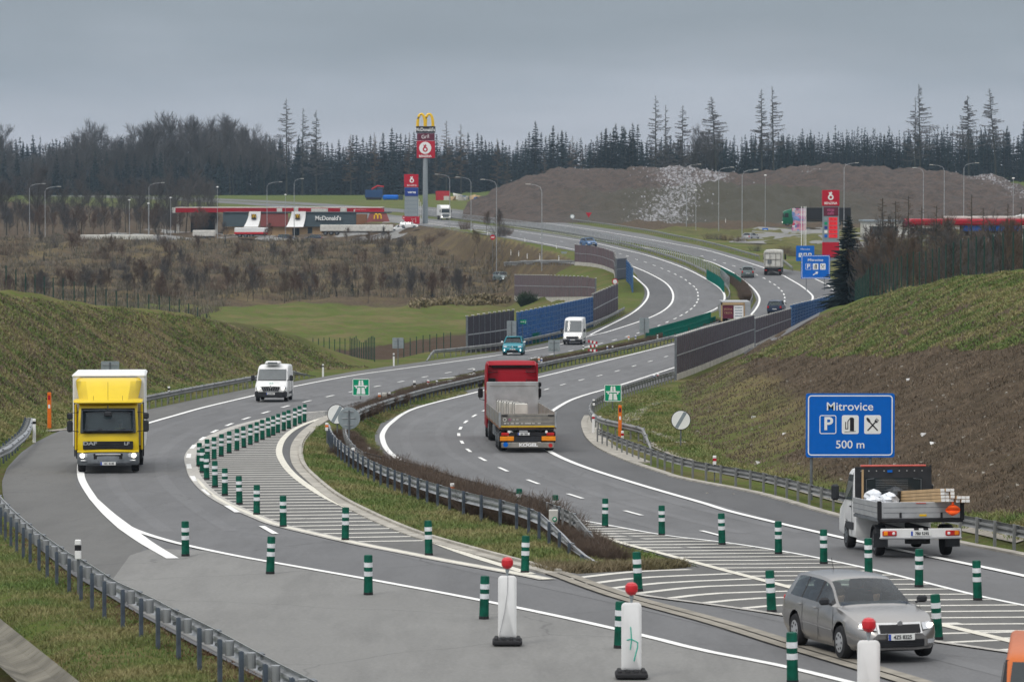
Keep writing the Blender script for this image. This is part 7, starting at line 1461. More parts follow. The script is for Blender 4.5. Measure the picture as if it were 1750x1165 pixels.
        if style == 'suv':
            for sg in (-1, 1): npatch('daytime_lamp', 'drl', sg*.66, sg*.74, .36, .52, .02, n=3)
            for q in range(-2, 3): npatch('grille_bar', paint if q else 'chrome', q*.14-.03, q*.14+.03, .63*zs, .72*zs, .03, n=2)
        plate(t, xn(0, .5)+.03, 0, .52, platetxt)
    for sg in (-1, 1):                # rear lamps, mirrors, handles, shut lines
        a = MB(); a.bb((r0+(.05 if detail < 2 else .11), sg*(hw-.16-(.04 if detail > 1 else 0)), .80*zs), (.1, .2, .26), .03); a.build('rear_light', 'tail_red', t)
        a = MB(); a.bb((.74*k, sg*(hw+.10), bz+.07), (.11, .2, .14), .04); a.tube([(.78*k, sg*(hw-.04), bz+.01), (.76*k, sg*(hw+.06), bz+.05)], .025, 6); a.build('mirror', 'dark_plastic' if style != 'suv' else 'white', t)
        if detail > 1:
            for x in (.08*k, -.85*k, .92*k): a = MB(); a.tube([(x, sg*(hw-.002), .27), (x, sg*(hw+.001), .6), (x, sg*(hw*.985), bz-.04)], .004, 4); a.build('shut_line', 'black', t)
            for x in (-.12*k, -1.0*k): a = MB(); a.bb((x, sg*(hw+.0), bz-.12), (.17, .03, .03), .01); a.build('door_handle', paint, t)
            a = MB(); a.tube([(fx-.4, sg*(hw+.002), .50), (rx+.45, sg*(hw+.002), .52)], .013, 5); a.build('side_moulding', paint, t)
            a = MB(); a.tube([(xs_t[0]-.1, sg*(ty-.03), H-.0), (-.6, sg*(ty-.04), H+.015), (xs_t[4]+.2, sg*(ty-.03), H-.02)], .012, 5); a.build('roof_rail', 'black', t) if False else None
    plate(t, r0-.012, 0, .62, platetxt, front=False)
    if style in ('wagon',): a = MB(); a.tube([(xs_t[3], 0, H-.02), (xs_t[3]-.12, 0, H+.2)], .006, 4); a.build('aerial', 'black', t)
    return t
def place(px, py, head, back=0.0, dz=.055):      # ground point + heading -> location of the vehicle's local origin
    h = hit(px, py); d = Vector((math.cos(head), math.sin(head), 0)); p = h-d*back; return Vector((p.x, p.y, float(T(p.x, p.y))+dz))
def tiltfit(t, rz, L=2.6):                    # pitch to the slope of the road
    d = Vector((math.cos(rz), math.sin(rz), 0)); a = t.location+d*L/2; b = t.location-d*L/2; s_ = (float(T(a.x, a.y))-float(T(b.x, b.y)))/L; t.rotation_euler = (0, -math.atan(s_), rz)
rz = math.radians(-75.5)
car = carbody('silver estate car with lit headlights driving over the slot drain at bottom right', place(1510, 1128, rz, 1.2), rz, 'silver', name='estate_car'); tiltfit(car, rz); car.scale = (.93,)*3
def inside(t, p, rz_, label, **k):
    bpy.context.view_layer.update(); w = t.matrix_world@Vector(p); return person_driver(label, w, rz_, **k)
inside(car, (-.12, .36, .40), rz, 'person driving the silver estate car, dark jacket, hands on the wheel', scale=.86); inside(car, (-.12, -.36, .40), rz, 'person in dark clothes in the front passenger seat of the silver car', scale=.85)
# --- yellow box truck
rz = math.atan2(-125, 11.5); loc = place(185, 810, rz, .9)
t = thing('box_truck', 'yellow lorry cab with white box body coming round the left bend, headlights on', 'truck', loc, rz)
cw = 1.05
def yxf(x, y, z): return (x-.10*abs(y/cw)**3*(1 if x > .4 else 0)-(max(0, z-1.3)*.14 if x > .4 else 0), y*(1-.04*max(0, z-1.3)), z)
cp = [(-.95, .75), (-.95, 2.42), (-.8, 2.52), (.75, 2.52), (.92, 2.42), (.98, 1.45), (1.02, 1.2), (1.04, .78), (1.0, .72), (.55, .72)]+arch(.15, .52, .75, 6)[0:0]+[(-.9, .72)]
b = shell(cp, cw, .06, yxf, 7); cabo = b.build('cab', 'yellow', t, sm=35)
q_ = MB(); q_.box((.75, 0, 1.90), (1.0, 1.76, .76)); cc = bpy.data.objects.new('c', q_.mesh('c', 'cloth_dark')); COL.objects.link(cc); md = cabo.modifiers.new('b', 'BOOLEAN'); md.object = cc; md.operation = 'DIFFERENCE'; md.solver = 'EXACT'
cc.parent = t; bpy.context.view_layer.update(); cabo.data = bpy.data.meshes.new_from_object(cabo.evaluated_get(bpy.context.evaluated_depsgraph_get())); cabo.modifiers.clear(); bpy.data.objects.remove(cc)
a = MB(); a.box((.30, 0, 1.9), (.04, 1.74, .74)); a.box((.7, 0, 1.545), (.85, 1.74, .03)); a.box((.7, .865, 1.9), (.85, .02, .74)); a.box((.7, -.865, 1.9), (.85, .02, .74)); a.box((.6, 0, 2.265), (.7, 1.74, .02)); a.build('interior', 'cloth_dark', t)
xw = lambda z: 1.03-(z-1.3)*.14
a = MB(); n = 8
P = []
for q in range(n+1):
    y = -.96+1.92*q/n; cu = -.10*abs(y/cw)**3; P.append([(xw(1.46)+cu+.015, y, 1.47), (xw(2.32)+cu+.015-.06, y*.96, 2.32), (xw(2.32)+cu-.08, y*.96, 2.32), (xw(1.46)+cu-.02, y, 1.47)])
a.loft(P); a.build('windscreen', 'screen', t, sm=True)
a = MB(); a.tube([(xw(1.46)+.01, y, 1.455) for y in np.linspace(-.94, .94, 5)], .018, 5); a.tube([(xw(2.33)-.05, y, 2.33) for y in np.linspace(-.92, .92, 5)], .018, 5); a.build('seal', 'black', t)
for y in (-.45, .35): a = MB(); a.tube([(xw(1.5)+.05, y-.3, 1.47), (xw(1.6)+.04, y+.25, 1.60)], .014, 4); a.build('wiper', 'black', t)
a = MB(); a.bb((1.03, 0, 1.0), (.04, 1.72, .30), .03); a.build('grille', 'black', t)
for z in (.92, .98, 1.04): a = MB(); a.bb((1.055, 0, z), (.02, .80, .022), .006); a.build('grille_slat', 'dark_plastic', t)
text('DAF', .17, 'alu', t, (1.056, -.62, 1.07), rot=(math.pi/2, 0, math.pi/2), sx_=1.5, bold=.006); text('LF', .15, 'alu', t, (1.056, .64, 1.06), rot=(math.pi/2, 0, math.pi/2), sx_=1.3, bold=.006)
a = MB(); a.bb((1.02, 0, .78), (.08, 2.12, .07), .02); a.build('step_panel', 'yellow', t)
bp = [(.2, .28), (1.05, .28), (1.12, .36), (1.12, .60), (1.06, .74), (.2, .74)]; b = shell(bp, 1.06, .08, lambda x, y, z: (x-.16*abs(y/1.06)**3, y, z), 7); b.build('bumper', 'galv_dark', t, sm=35)
a = MB(); a.bb((1.09, 0, .60), (.04, 1.0, .22), .03); a.bb((1.10, 0, .42), (.03, .72, .07), .02); a.build('air_intake', 'black', t); a = MB(); a.bb((1.115, 0, .675), (.02, .86, .03), .008); a.build('bumper_bar', 'white', t)
for sg in (-1, 1):
    a = MB(); a.bb((1.03, sg*.84, .63), (.12, .32, .17), .04); a.build('headlight', 'headlight_glass', t); a = MB(); a.lathe([(.085, 0), (.075, .03)], (1.08, sg*.88, .63), 14, 'x'); a.build('lamp', 'head_lit', t)
    a = MB(); a.bb((1.06, sg*.84, .45), (.08, .2, .05), .015); a.build('fog_lamp', 'headlight_glass', t)
    a = MB(); a.tube([(.95, sg*1.0, 2.2), (1.05, sg*1.32, 2.18), (1.05, sg*1.32, 1.55), (.95, sg*1.0, 1.5)], .016, 5); a.build('mirror_arm', 'black', t)
    a = MB(); a.bb((1.04, sg*1.30, 1.70), (.14, .20, .42), .05); a.bb((1.04, sg*1.30, 2.07), (.14, .20, .24), .05); a.build('mirror', 'dark_plastic', t)
    a = MB(); a.bb((-.72, sg*1.14, 1.6), (.5, .08, 1.7), .03); a.build('side_deflector', 'yellow', t); a = MB(); a.bb((-.98, sg*1.19, 1.5), (.06, .05, 2.0), .02); a.build('deflector_edge', 'black', t)
    a = MB(); pane(a, (.75, sg*1.06, 1.5), (-.35, sg*1.06, 1.5), (-.35, sg*1.02, 2.25), (.6, sg*1.02, 2.25)); a.build('side_window', 'screen', t)
    wheel(t, .15, sg*.92, .42, .26, 'galv_dark'); wheel(t, -4.0, sg*.95, .42, .4, 'galv_dark')
a = MB(); a.lathe([(.02, 0), (.02, .02)], (1.06, 0, .5), 6, 'x'); a.tube([(.98, .0, 2.44), (1.12, -.0, 2.30), (1.10, 0, 2.22)], .02, 5); a.bb((1.10, 0, 2.14), (.14, .28, .2), .05); a.build('front_mirror', 'dark_plastic', t)
# roof deflector
secs = []
for z, x0, w0, wc in ((2.50, .92, 1.04, .95), (2.55, 1.02, 1.17, .95), (2.62, .98, 1.19, .80), (2.66, .74, 1.02, .72), (2.85, .52, 1.06, .74), (3.1, .20, 1.12, .82), (3.3, -.15, 1.14, .92), (3.38, -.45, 1.08, .95), (3.40, -.75, 1.0, .95)):
    row = []
    for y in np.linspace(-1, 1, 13):
        q = abs(y); fl_ = max(0, (q*w0-wc)/(w0-wc+1e-6)) if w0 > wc else 0; row.append((x0-.10*q**2-(.75 if z > 2.64 else .12)*fl_**1.2, y*w0, z))
    secs.append(row+[(-.98, w0, z), (-.98, -w0, z)])
a = MB(); a.loft(secs); a.build('roof_deflector', 'yellow', t, sm=28)
for y, h_ in ((0, .8), (-.5, .3), (.5, .3)): a = MB(); a.tube([(.85, y, 2.5), (.85, y, 2.5+h_)], .006, 4); a.build('aerial', 'black', t)
bb_ = MB(); bb_.bb((-4.1, 0, 2.15), (6.0, 2.52, 2.62), .05); bb_.build('box_body', 'white_paint', t); a = MB(); a.bb((-4.1, 0, 3.47), (6.06, 2.58, .16), .06); a.build('roof_edge', 'white', t)
a = MB(); a.bb((-3.6, 0, .75), (6.4, .9, .25), .04); a.bb((-1.4, .95, .65), (.9, .4, .5), .04); a.bb((-1.4, -.95, .65), (.9, .4, .5), .04); a.build('chassis', 'black', t); a = MB(); a.bb((-3.0, 1.16, .62), (2.2, .05, .45), .02); a.bb((-3.0, -1.16, .62), (2.2, .05, .45), .02); a.build('side_guard', 'galv_dark', t)
plate(t, 1.13, 0, .345, '1SC 4140'); tiltfit(t, rz, 4); t.scale = (1, 1, .945); yt = t
inside(t, (.46, .42, 1.12), rz, 'person with a yellow-green high-visibility jacket behind the lorry windscreen', hv=True, scale=.85)
MATS['screen'].node_tree.nodes['Principled BSDF'].inputs['Alpha'].default_value = .62
# --- vans
def van(label, loc, rz, L=5.0, W=2.03, H=2.30, name='van', roofunit=False, style='a', platetxt='5B2 4731', sc=1.0, nose=.95, logo=False, lit=True):
    t = thing(name, label, 'van', loc, rz); t.scale = (sc,)*3; hw = W/2; f = L/2-.95; r_ = -L/2+.95
    prof = [(-L/2, .35), (-L/2-.02, .6), (-L/2+.02, 1.5), (-L/2+.1, H-.12), (-L/2+.25, H-.02), (-.3, H), (L/2-1.75, H-.06), (L/2-1.45, H-.2), (L/2-.78, 1.28), (L/2-.62, 1.2), (L/2-.2, 1.02), (L/2-.04, .86), (L/2, .7), (L/2, .42), (L/2-.05, .3), (L/2-.2, .25)]
    prof += [(f+.46, .25)]+arch(f, .40, .25)+[(f-.46, .25), (r_+.46, .25)]+arch(r_, .40, .25)+[(r_-.46, .28)]
    def xf(x, y, z):
        q = abs(y/hw)
        if x > L/2-1.9: x = x-.22*q**3*(1 if z < 1.4 else .7)
        return (x, y*(1-.085*max(0, (z-1.1)/(H-1.1))**1.5), z-(.05*q**4 if z > H-.3 else 0))
    shell(prof, hw, .09, xf, 9).build('body', 'white_paint', t, sm=40)
    def P3(u, z, y, o=.012):         # point on the windscreen / bonnet line
        x = (L/2-.78)+(z-1.28)*(-.67)/(H-.2-1.28) if z > 1.28 else (L/2-.04 if z < .86 else np.interp(z, [.86, 1.02, 1.2, 1.28], [L/2-.04, L/2-.2, L/2-.62, L/2-.78])); x0, y0, z0 = xf(x, y, z); return (x0+o, y0, z0+o*.5)
    def patch_(nm, mat, y0, y1, z0, z1, o=.015, n=8, dz0=0, dz1=0):
        a = MB(); S = []
        for q in range(n+1): y = y0+(y1-y0)*q/n; S.append([P3(0, z0+dz0*q/n, y, o), P3(0, z1+dz1*q/n, y, o), P3(0, z1+dz1*q/n, y, o-.04), P3(0, z0+dz0*q/n, y, o-.04)])
        a.loft(S); return a.build(nm, mat, t, sm=True)
    patch_('windscreen', 'screen', -hw*.90, hw*.90, 1.33, H-.30)
    a = MB(); a.tube([P3(0, 1.31, y, .03) for y in np.linspace(-hw*.88, hw*.88, 7)], .02, 5); a.build('scuttle', 'black', t)
    bl = 'dark_plastic'
    if style == 'a':
        a = MB(); a.bb((L/2-.03, 0, .44), (.12, W*.80, .36), .05); a.build('bumper', bl, t)
        for sg in (-1, 1): a = MB(); a.bb((L/2-.24, sg*hw*.86, .47), (.34, .28, .42), .08); a.build('bumper_corner', bl, t)
        gk = MB(); gk.prism([(-.60, .93), (-.12, .95), (0, .90), (.12, .95), (.60, .93), (.48, .66), (-.48, .66)], 0, .06, 'x'); o = gk.build('grille', 'black', t, loc=(L/2-.03, 0, 0))
        for q in range(-3, 4): a = MB(); a.box((.07, q*.14, .78), (.02, .02, .22), R=Matrix.Rotation(-q*.12, 3, 'X')); a.build('grille_bar', 'galv', o)
        a = MB(); a.prism([(0, 1.02), (.09, .91), (0, .80), (-.09, .91)], .06, .09, 'x'); a.build('emblem', 'chrome', o)
    else:
        a = MB(); a.bb((L/2-.05, 0, .40), (.16, W*.86, .32), .06); a.build('bumper', bl, t)
        for sg in (-1, 1): a = MB(); a.bb((L/2-.26, sg*hw*.86, .42), (.36, .28, .34), .08); a.build('bumper_corner', bl, t)
        gk = MB(); gk.prism([(-.72, .84), (.72, .84), (.52, .62), (-.52, .62)], 0, .05, 'x'); gk.build('grille', 'black', t, loc=(L/2-.0, 0, 0)); a = MB(); a.bb((L/2+.03, 0, .74), (.03, 1.0, .03), .01); a.build('grille_bar', 'white', t)
    for sg in (-1, 1):
        a = MB(); a.bb((L/2-.22, sg*hw*.78, .86), (.3, .34, .2), .07); a.build('headlight', 'headlight_glass', t)
        a = MB(); a.lathe([(.09, 0), (.07, .04)], (L/2-.075, sg*hw*.76, .84), 14, 'x'); a.build('lamp', 'head_lit' if lit else 'headlight_glass', t)
        a = MB(); a.tube([(L/2-1.0, sg*hw*.95, 1.3), (L/2-.98, sg*(hw+.12), 1.36)], .03, 5); a.bb((L/2-.98, sg*(hw+.2), 1.45), (.14, .22, .36), .05); a.build('mirror', 'dark_plastic', t)
        a = MB(); yy = hw*.955; pane(a, (L/2-1.05, sg*(yy+.03), 1.28), (L/2-1.95, sg*(yy+.03), 1.28), (L/2-1.95, sg*(yy-.02), H-.42), (L/2-1.45, sg*(yy-.02), H-.42)); a.build('side_window', 'screen', t)
        for x in (L/2-2.05, L/2-3.3): a = MB(); a.tube([(x, sg*(hw+.002), .35), (x, sg*(hw+.002), 1.1), (x, sg*hw*.95, H-.25)], .006, 4); a.build('shut_line', 'galv_dark', t)
        a = MB(); a.bb((-.3, sg*(hw+.005), .52), (2.2, .03, .14), .02); a.build('side_moulding', 'dark_plastic', t)
        wheel(t, f, sg*(hw-.12), .34, .22, 'sign_grey'); wheel(t, r_, sg*(hw-.12), .34, .22, 'sign_grey')
    a = MB(); a.box((0, 0, .42), (L-1, W-.5, .3)); a.build('underbody', 'black', t)
    if roofunit: a = MB(); a.bb((.7, 0, H+.10), (.9, .95, .22), .08); o = a.build('roof_unit', 'white', t); k = MB(); k.bb((1.14, 0, H+.10), (.04, .62, .11), .02); k.build('grille', 'galv_dark', o)
    if logo:
        for q in range(6): an = q*math.pi/3; k = MB(); c = P3(0, 1.12+.035*math.sin(an), .10*math.cos(an), .03); k.bb(c, (.05, .05, .02), .008); k.build('logo', 'marker_green', t)
    for y in (-.4, .35): k = MB(); k.box(P3(0, 1.40, y, -.06), (.03, .34, .05)); k.build('dashboard_paper', 'white', t)
    plate(t, L/2+.05, 0, .50, platetxt); tiltfit(t, rz, 3); return t
MATS.get('screen')
rz = math.atan2(-1, -.03); van('white delivery van with a small roof unit and green badge, left carriageway', place(464, 687.5, rz, 1.6), rz, 4.8, 2.0, 2.28, 'delivery_van', True, 'a', '5AZ 0731', .88, logo=True)
rz = math.atan2(-1, -.10); van('taller white panel van in front of the blue noise wall', place(979, 589.5, rz, 2.0), rz, 5.6, 1.98, 2.72, 'panel_van', False, 'b', '7AM 2214', .93)
rz = math.atan2(-1, -.066); c = carbody('teal sport utility car with white mirrors beside the dark noise wall', place(876.5, 607.5, rz, 1.25), rz, 'teal', 4.17, 1.775, 1.61, 'suv', detail=1, platetxt='2BF 1845', name='compact_car', wb=2.5); tiltfit(c, rz)
rz = math.atan2(1, .06); c = carbody('grey-green hatchback driving away behind the tipper lorry, far carriageway', place(1277.5, 474, rz, 0), rz, 'grey_green_paint', 4.1, 1.75, 1.5, 'hatch', lights=False, detail=1, name='hatchback'); tiltfit(c, rz)
rz = math.atan2(75, 14); c = carbody('dark blue estate car half hidden behind the long right-hand noise wall', place(1327, 536, rz, 0), rz, 'navy_paint', 4.4, 1.78, 1.55, 'wagon', lights=False, detail=1, name='estate_car'); tiltfit(c, rz)
rz = math.atan2(-60, 22); c = carbody('slate-blue car emerging above the far curving noise wall', place(1006, 422, rz, 0), rz, 'slate_blue_paint', 4.2, 1.75, 1.5, 'hatch', lights=False, detail=1, name='hatchback')
rz = math.radians(-65); c = carbody('grey car with yellow headlamps on the slip road below the restaurant', gd(858, 625, .06), rz, 'grey_green_paint', 4.2, 1.75, 1.6, 'suv', detail=1, name='hatchback')
rz = math.radians(60); carbody('pale grey car in the far right-hand car park', gd(1283, 670, .07), rz, 'alu', 4.3, 1.78, 1.5, 'hatch', lights=False, detail=1, name='parked_car')
carbody('pale blue-grey car parked at the foot of the left price sign', gd(704.5, 850, .07), math.radians(-80), 'alu', 4.3, 1.8, 1.55, 'hatch', lights=False, detail=1, name='parked_car'); carbody('low white car at the right end of the parked lorries', gd(700, 818, .07), math.radians(-10), 'white_paint', 4.4, 1.8, 1.45, 'wagon', lights=False, detail=1, name='parked_car'); carbody('white car with dark windows next to the long white trailer', gd(682, 826, .07), math.radians(190), 'white_paint', 4.4, 1.8, 1.6, 'suv', detail=1, name='parked_car')
carbody('dark blue car parked in front of the restaurant between two white trailers', gd(491, 822, .07), math.radians(0), 'navy_paint', 4.3, 1.8, 1.6, 'suv', detail=1, name='parked_car'); carbody('dark car left of the long white trailer, mostly hidden', gd(534, 826, .07), math.radians(175), 'navy_paint', 4.3, 1.8, 1.5, 'hatch', lights=False, detail=1, name='parked_car')
# --- parked trailers and lorries
def lorry(label, loc, rz, L=13, W=2.5, H0=1.1, H1=3.9, body='white_paint', lower=None, cab=True, cabm='white_paint', name='lorry', cat='truck', cabx=None):
    t = thing(name, label, cat, loc, rz); a = MB(); a.bb((-L/2, 0, (H0+H1)/2), (L, W, H1-H0), .12); a.build('box_body', body, t)
    if lower: a = MB(); a.bb((-L/2, 0, H0+.2), (L*1.002, W*1.01, .5), .05); a.build('skirt', lower, t)
    a = MB(); a.bb((-L/2, 0, H0-.2), (L*.96, .9, .25), .04); a.build('chassis', 'black', t)
    for x in (-L+1.2, -L+2.5, -L+3.8):
        for sg in (-1, 1): wheel(t, x, sg*(W/2-.2), .48, .34, 'galv_dark')
    if cab:
        p = [(.35, .6), (.35, 3.3), (.5, 3.6), (1.6, 3.35), (2.35, 3.0), (2.5, 1.7), (2.55, .5), (2.4, .35), (.5, .35)]; shell(p, W/2-.02, .1, None, 5).build('cab', cabm, t, sm=35)
        a = MB(); pane(a, (2.53, -W*.44, 1.75), (2.53, W*.44, 1.75), (2.40, W*.42, 2.75), (2.40, -W*.42, 2.75)); a.build('windscreen', 'glass_dark', t); a = MB(); a.bb((2.56, 0, 1.1), (.06, 1.7, .8), .05); a.build('grille', 'galv_dark', t)
        for sg in (-1, 1): a = MB(); a.bb((2.55, sg*.95, .75), (.08, .3, .16), .04); a.build('headlight', 'head_lit', t); a = MB(); a.bb((2.35, sg*(W/2+.15), 2.2), (.15, .2, .7), .05); a.build('mirror', 'black', t); wheel(t, 1.5, sg*(W/2-.2), .5, .34, 'galv_dark'); a = MB(); pane(a, (2.2, sg*(W/2+.01), 1.8), (1.3, sg*(W/2+.01), 1.8), (1.3, sg*(W/2+.01), 2.7), (2.05, sg*(W/2+.01), 2.7)); a.build('side_window', 'glass_dark', t)
    return t
lorry('white lorry facing the camera right of the arches pylon, lamps lit', gd(760, 905, .1)+Vector((0, 3, 0)), math.radians(-84), 9, 2.5, 1.0, 3.7)
lorry('long cream-white trailer parked in front of the restaurant lettering', gd(672, 822, .07), 0, 16.5, 2.5, .9, 2.35, 'dirty_white', cab=False, name='trailer', cat='trailer'); lorry('white trailer with a red skirt parked left of the dark blue car', gd(458, 822, .07), 0, 7.5, 2.4, .9, 2.3, 'white_paint', 'red_box', cab=False, name='trailer', cat='trailer'); lorry('short cream trailer behind a bush, left of the red-skirted one', gd(368, 822, .07), 0, 5, 2.4, .9, 2.3, 'dirty_white', cab=False, name='trailer', cat='trailer'); lorry('long pale trailer at the left end of the car park, among bare trees', gd(262, 800, .07), 0, 16, 2.5, .8, 1.9, 'dirty_white', cab=False, name='trailer', cat='trailer')
lorry('green lorry cab with a black trailer standing behind the flags', gd(1357, 775, .1), math.radians(180), 12, 2.5, 1.2, 3.9, 'black', cab=True, cabm='green_truck'); lorry('white lorry cab at the far right end of the long canopy', gd(1752, 760, .1), math.radians(180), 8, 2.5, 1.2, 3.9, 'sign_blue', cab=True)
lorry('blue lorry trailer under the long red canopy', gd(1745, 684, .1), math.radians(0), 11, 2.5, 1.0, 2.6, 'sign_blue', cab=False, name='trailer', cat='trailer')
# grey tipper seen from behind
rz = math.atan2(1, .10); loc = place(1320.5, 471, rz, -.2)
t = thing('tipper_lorry', 'dirty grey tipper lorry driving away on the far carriageway', 'truck', loc, rz)
a = MB(); sc_ = [[(x, -1.22, 1.05), (x, 1.22, 1.05), (x, 1.27, 3.2), (x, 1.1, 3.42), (x, 0, 3.5), (x, -1.1, 3.42), (x, -1.27, 3.2)] for x in (0, 8)]; a.loft(sc_); a.build('tipper_body', 'dirty_white', t)
for y in (-1.1, -.4, .4, 1.1): a = MB(); a.box((-.05, y, 2.1), (.1, .08, 2.0)); a.build('rib', 'alu_dirty', t)
for z in (1.2, 2.2, 3.1): a = MB(); a.box((-.05, 0, z), (.08, 2.3, .07)); a.build('rib', 'alu_dirty', t)
a = MB(); a.box((-.07, .45, 1.9), (.04, .55, .6)); a.build('hatch', 'galv_dark', t); a = MB(); a.bb((3, 0, .8), (6.5, 1.2, .5), .05); a.bb((-.02, 0, .65), (.12, 2.3, .25), .03); a.build('chassis', 'black', t)
for x in (1.0, 2.3, 3.6):
    for sg in (-1, 1): wheel(t, x, sg*1.03, .5, .36, 'galv_dark')
for sg in (-1, 1): a = MB(); a.bb((-.1, sg*.95, .68), (.06, .35, .12), .02); a.build('rear_light', 'tail_red', t)
a = MB(); a.bb((9.6, 0, 2.0), (1.8, 2.45, 2.9), .15); a.build('cab', 'navy_paint', t)
for sg in (-1, 1): wheel(t, 9.4, sg*1.03, .5, .34, 'galv_dark'); a = MB(); a.bb((9.9, sg*1.5, 2.4), (.15, .25, .8), .05); a.build('mirror', 'black', t)
# parked billboard trailer behind the right wall
g = gd(1256, 392); t = thing('billboard_trailer', 'box trailer covered with posters behind the long right-hand noise wall', 'trailer', g+Vector((0, 0, .1)), math.radians(0)); zt_ = pt(1256, 517, 392).z-g.z
bx_(t, 'box_body', 'alu', -1.35, 1.7, .9, zt_, 0, 6); bx_(t, 'frame', 'tan_wall', -1.5, 1.0, zt_-.35, zt_-.1, -.12, -.02); bx_(t, 'frame', 'tan_wall', -1.5, -1.35, .6, zt_-.1, -.12, -.02); bx_(t, 'frame', 'tan_wall', .95, 1.08, .6, zt_-.1, -.12, -.02)
bx_(t, 'poster', 'maroon', -1.3, -.15, .9, zt_-.4, -.05, .02); text('JEDNA', .3, 'tan_wall', t, (-.72, -.06, 1.9)); text('CESTA', .3, 'tan_wall', t, (-.72, -.06, 1.5)); bx_(t, 'poster', 'white', -.1, .92, .9, zt_-.4, -.05, .02)
for k in range(7): bx_(t, 'poster_line', 'sign_grey', 0, .8, zt_-.7-k*.3, zt_-.6-k*.3, -.06, .0)
for x in (-.8, 1.6): 
    for y in (.3, 5.6): wheel(t, x, y, .4, .25, 'galv_dark')
# --- red tractor with dropside trailer, seen from behind
rz = math.atan2(15, -.75); loc = place(902, 774.5, rz, 0)
t = thing('dropside_lorry', 'red tractor unit pulling an empty grey dropside trailer, seen from behind', 'truck', loc, rz)
LT = 13.4; W2 = 1.25; zf = 1.14; zt_ = 1.72
a = MB(); a.box((LT/2, 0, zf-.06), (LT, W2*2, .12)); a.build('bed', 'brown_wood', t)
a = MB(); a.bb((.02, 0, (zf+zt_)/2-.02), (.05, W2*2, zt_-zf), .01); tg = a.build('tailgate', 'alu_dirty', t)
for z in (1.28, 1.44, 1.6): a = MB(); a.box((-.008, 0, z), (.01, W2*2-.1, .012)); a.build('groove', 'galv_dark', tg)
for sg in (-1, 1):
    for k in range(5):
        x0, x1 = k*LT/5+.04, (k+1)*LT/5-.02; a = MB(); a.box(((x0+x1)/2, sg*W2, (zf+zt_)/2), (x1-x0, .035, zt_-zf)); a.build('side_board', 'alu_dirty', t); a = MB(); a.box((x0-.02, sg*(W2+.005), (zf+zt_)/2), (.07, .06, zt_-zf+.06)); a.build('stanchion', 'galv', t)
        for z in (1.33, 1.53): q_ = MB(); q_.box(((x0+x1)/2, sg*(W2+.02), z), (x1-x0, .01, .012)); q_.build('groove', 'galv_dark', t)
    a = MB(); a.bb((-.02, sg*(W2-.02), 1.42), (.08, .08, .66), .01); a.build('corner_post', 'galv', t); a = MB(); a.bb((-.035, sg*1.02, 1.62), (.04, .26, .05), .01); a.build('latch', 'black', t)
a = MB(); a.bb((LT, 0, 1.92), (.07, W2*2-.02, 1.6), .02); hb = a.build('headboard', 'alu', t)
a = MB(); a.box((LT-.04, 0, 2.52), (.02, W2*2-.3, .025)); a.build('seam', 'alu_dirty', hb)
a = MB(); a.box((-.015, 0, 1.135), (.02, 2.42, .055)); a.build('reflective_strip', 'yellow_mark', t)
a = MB(); a.box((.1, 0, 1.02), (.2, 2.3, .12)); a.build('rear_beam', 'black', t)
for i, (y, s_) in enumerate(((1.02, .17), (.80, .11), (.62, .09), (.46, .09))):
    a = MB(); n = 14; A = [(y+s_/2*math.cos(q*2*math.pi/n), 1.44+s_/2*math.sin(q*2*math.pi/n)) for q in range(n)]; B = [(y+s_/3.2*math.cos(q*2*math.pi/n), 1.44+s_/3.2*math.sin(q*2*math.pi/n)) for q in range(n)]
    a.add([(-.03, p[0], p[1]) for p in A]+[(-.03, p[0], p[1]) for p in B], [(q, (q+1) % n, n+(q+1) % n, n+q) for q in range(n)]); a.build('sticker', 'dirty_white' if i != 1 else 'flag', tg)
for y, w_ in ((1.0, .10), (.87, .06), (.68, .14), (.47, .14), (.25, .1), (0, .28), (-.25, .12), (-.5, .13)): a = MB(); a.box((-.03, y, 1.27), (.006, w_, .05)); a.build('sticker', 'dirty_white', tg)
# lights and bumper
for sg in (-1, 1):
    a = MB(); a.bb((-.02, sg*.92, .60), (.05, .62, .20), .015); a.build('reflector_panel', 'tail_orange', t); a = MB(); a.bb((-.02, sg*1.0, .80), (.05, .34, .13), .02); a.build('rear_light', 'tail_red', t); a = MB(); a.lathe([(.06, -.03), (.06, .0)], (0, sg*.82, .90), 12, 'x'); a.build('marker_lamp', 'white', t)
    a = MB(); a.bb((.3, sg*1.18, .66), (.5, .1, .5), .04); a.build('mudguard', 'black', t)
a = MB(); a.bb((0, 0, .79), (.05, 1.7, .17), .01); a.build('light_bar', 'black', t); plate(t, -.03, .18, .81, '6J4 1853', front=False)
a = MB(); a.bb((.02, 0, .58), (.06, 1.2, .26), .01); a.build('panel', 'dark_plastic', t)
a = MB(); a.bb((0, 0, .31), (.08, 2.34, .25), .03); bu = a.build('bumper', 'alu_dirty', t); text('KOGEL', .19, 'white', bu, (-.045, -.02, .32), rot=(math.pi/2, 0, -math.pi/2), sx_=1.35, bold=.012); q_ = MB(); q_.lathe([(.02, -.045), (.02, -.04)], (0, .01, .42), 8, 'x'); q_.lathe([(.02, -.045), (.02, -.04)], (0, .07, .42), 8, 'x'); q_.build('lettering', 'white', bu)
a = MB(); a.lathe([(.11, -.045), (.11, -.04)], (0, .98, .34), 16, 'x'); a.build('sticker', 'sign_blue', bu); a = MB(); a.lathe([(.09, -.045), (.09, -.04)], (0, -1.0, .3), 16, 'x'); a.build('sticker', 'tail_red', bu)
for x in (1.6, 2.9, 4.2):
    for sg in (-1, 1): wheel(t, x, sg*1.03, .5, .38, 'galv_dark')
a = MB(); 
for y in (-.45, .45): a.bb((LT/2, y, .92), (LT-.3, .16, .3), .02)
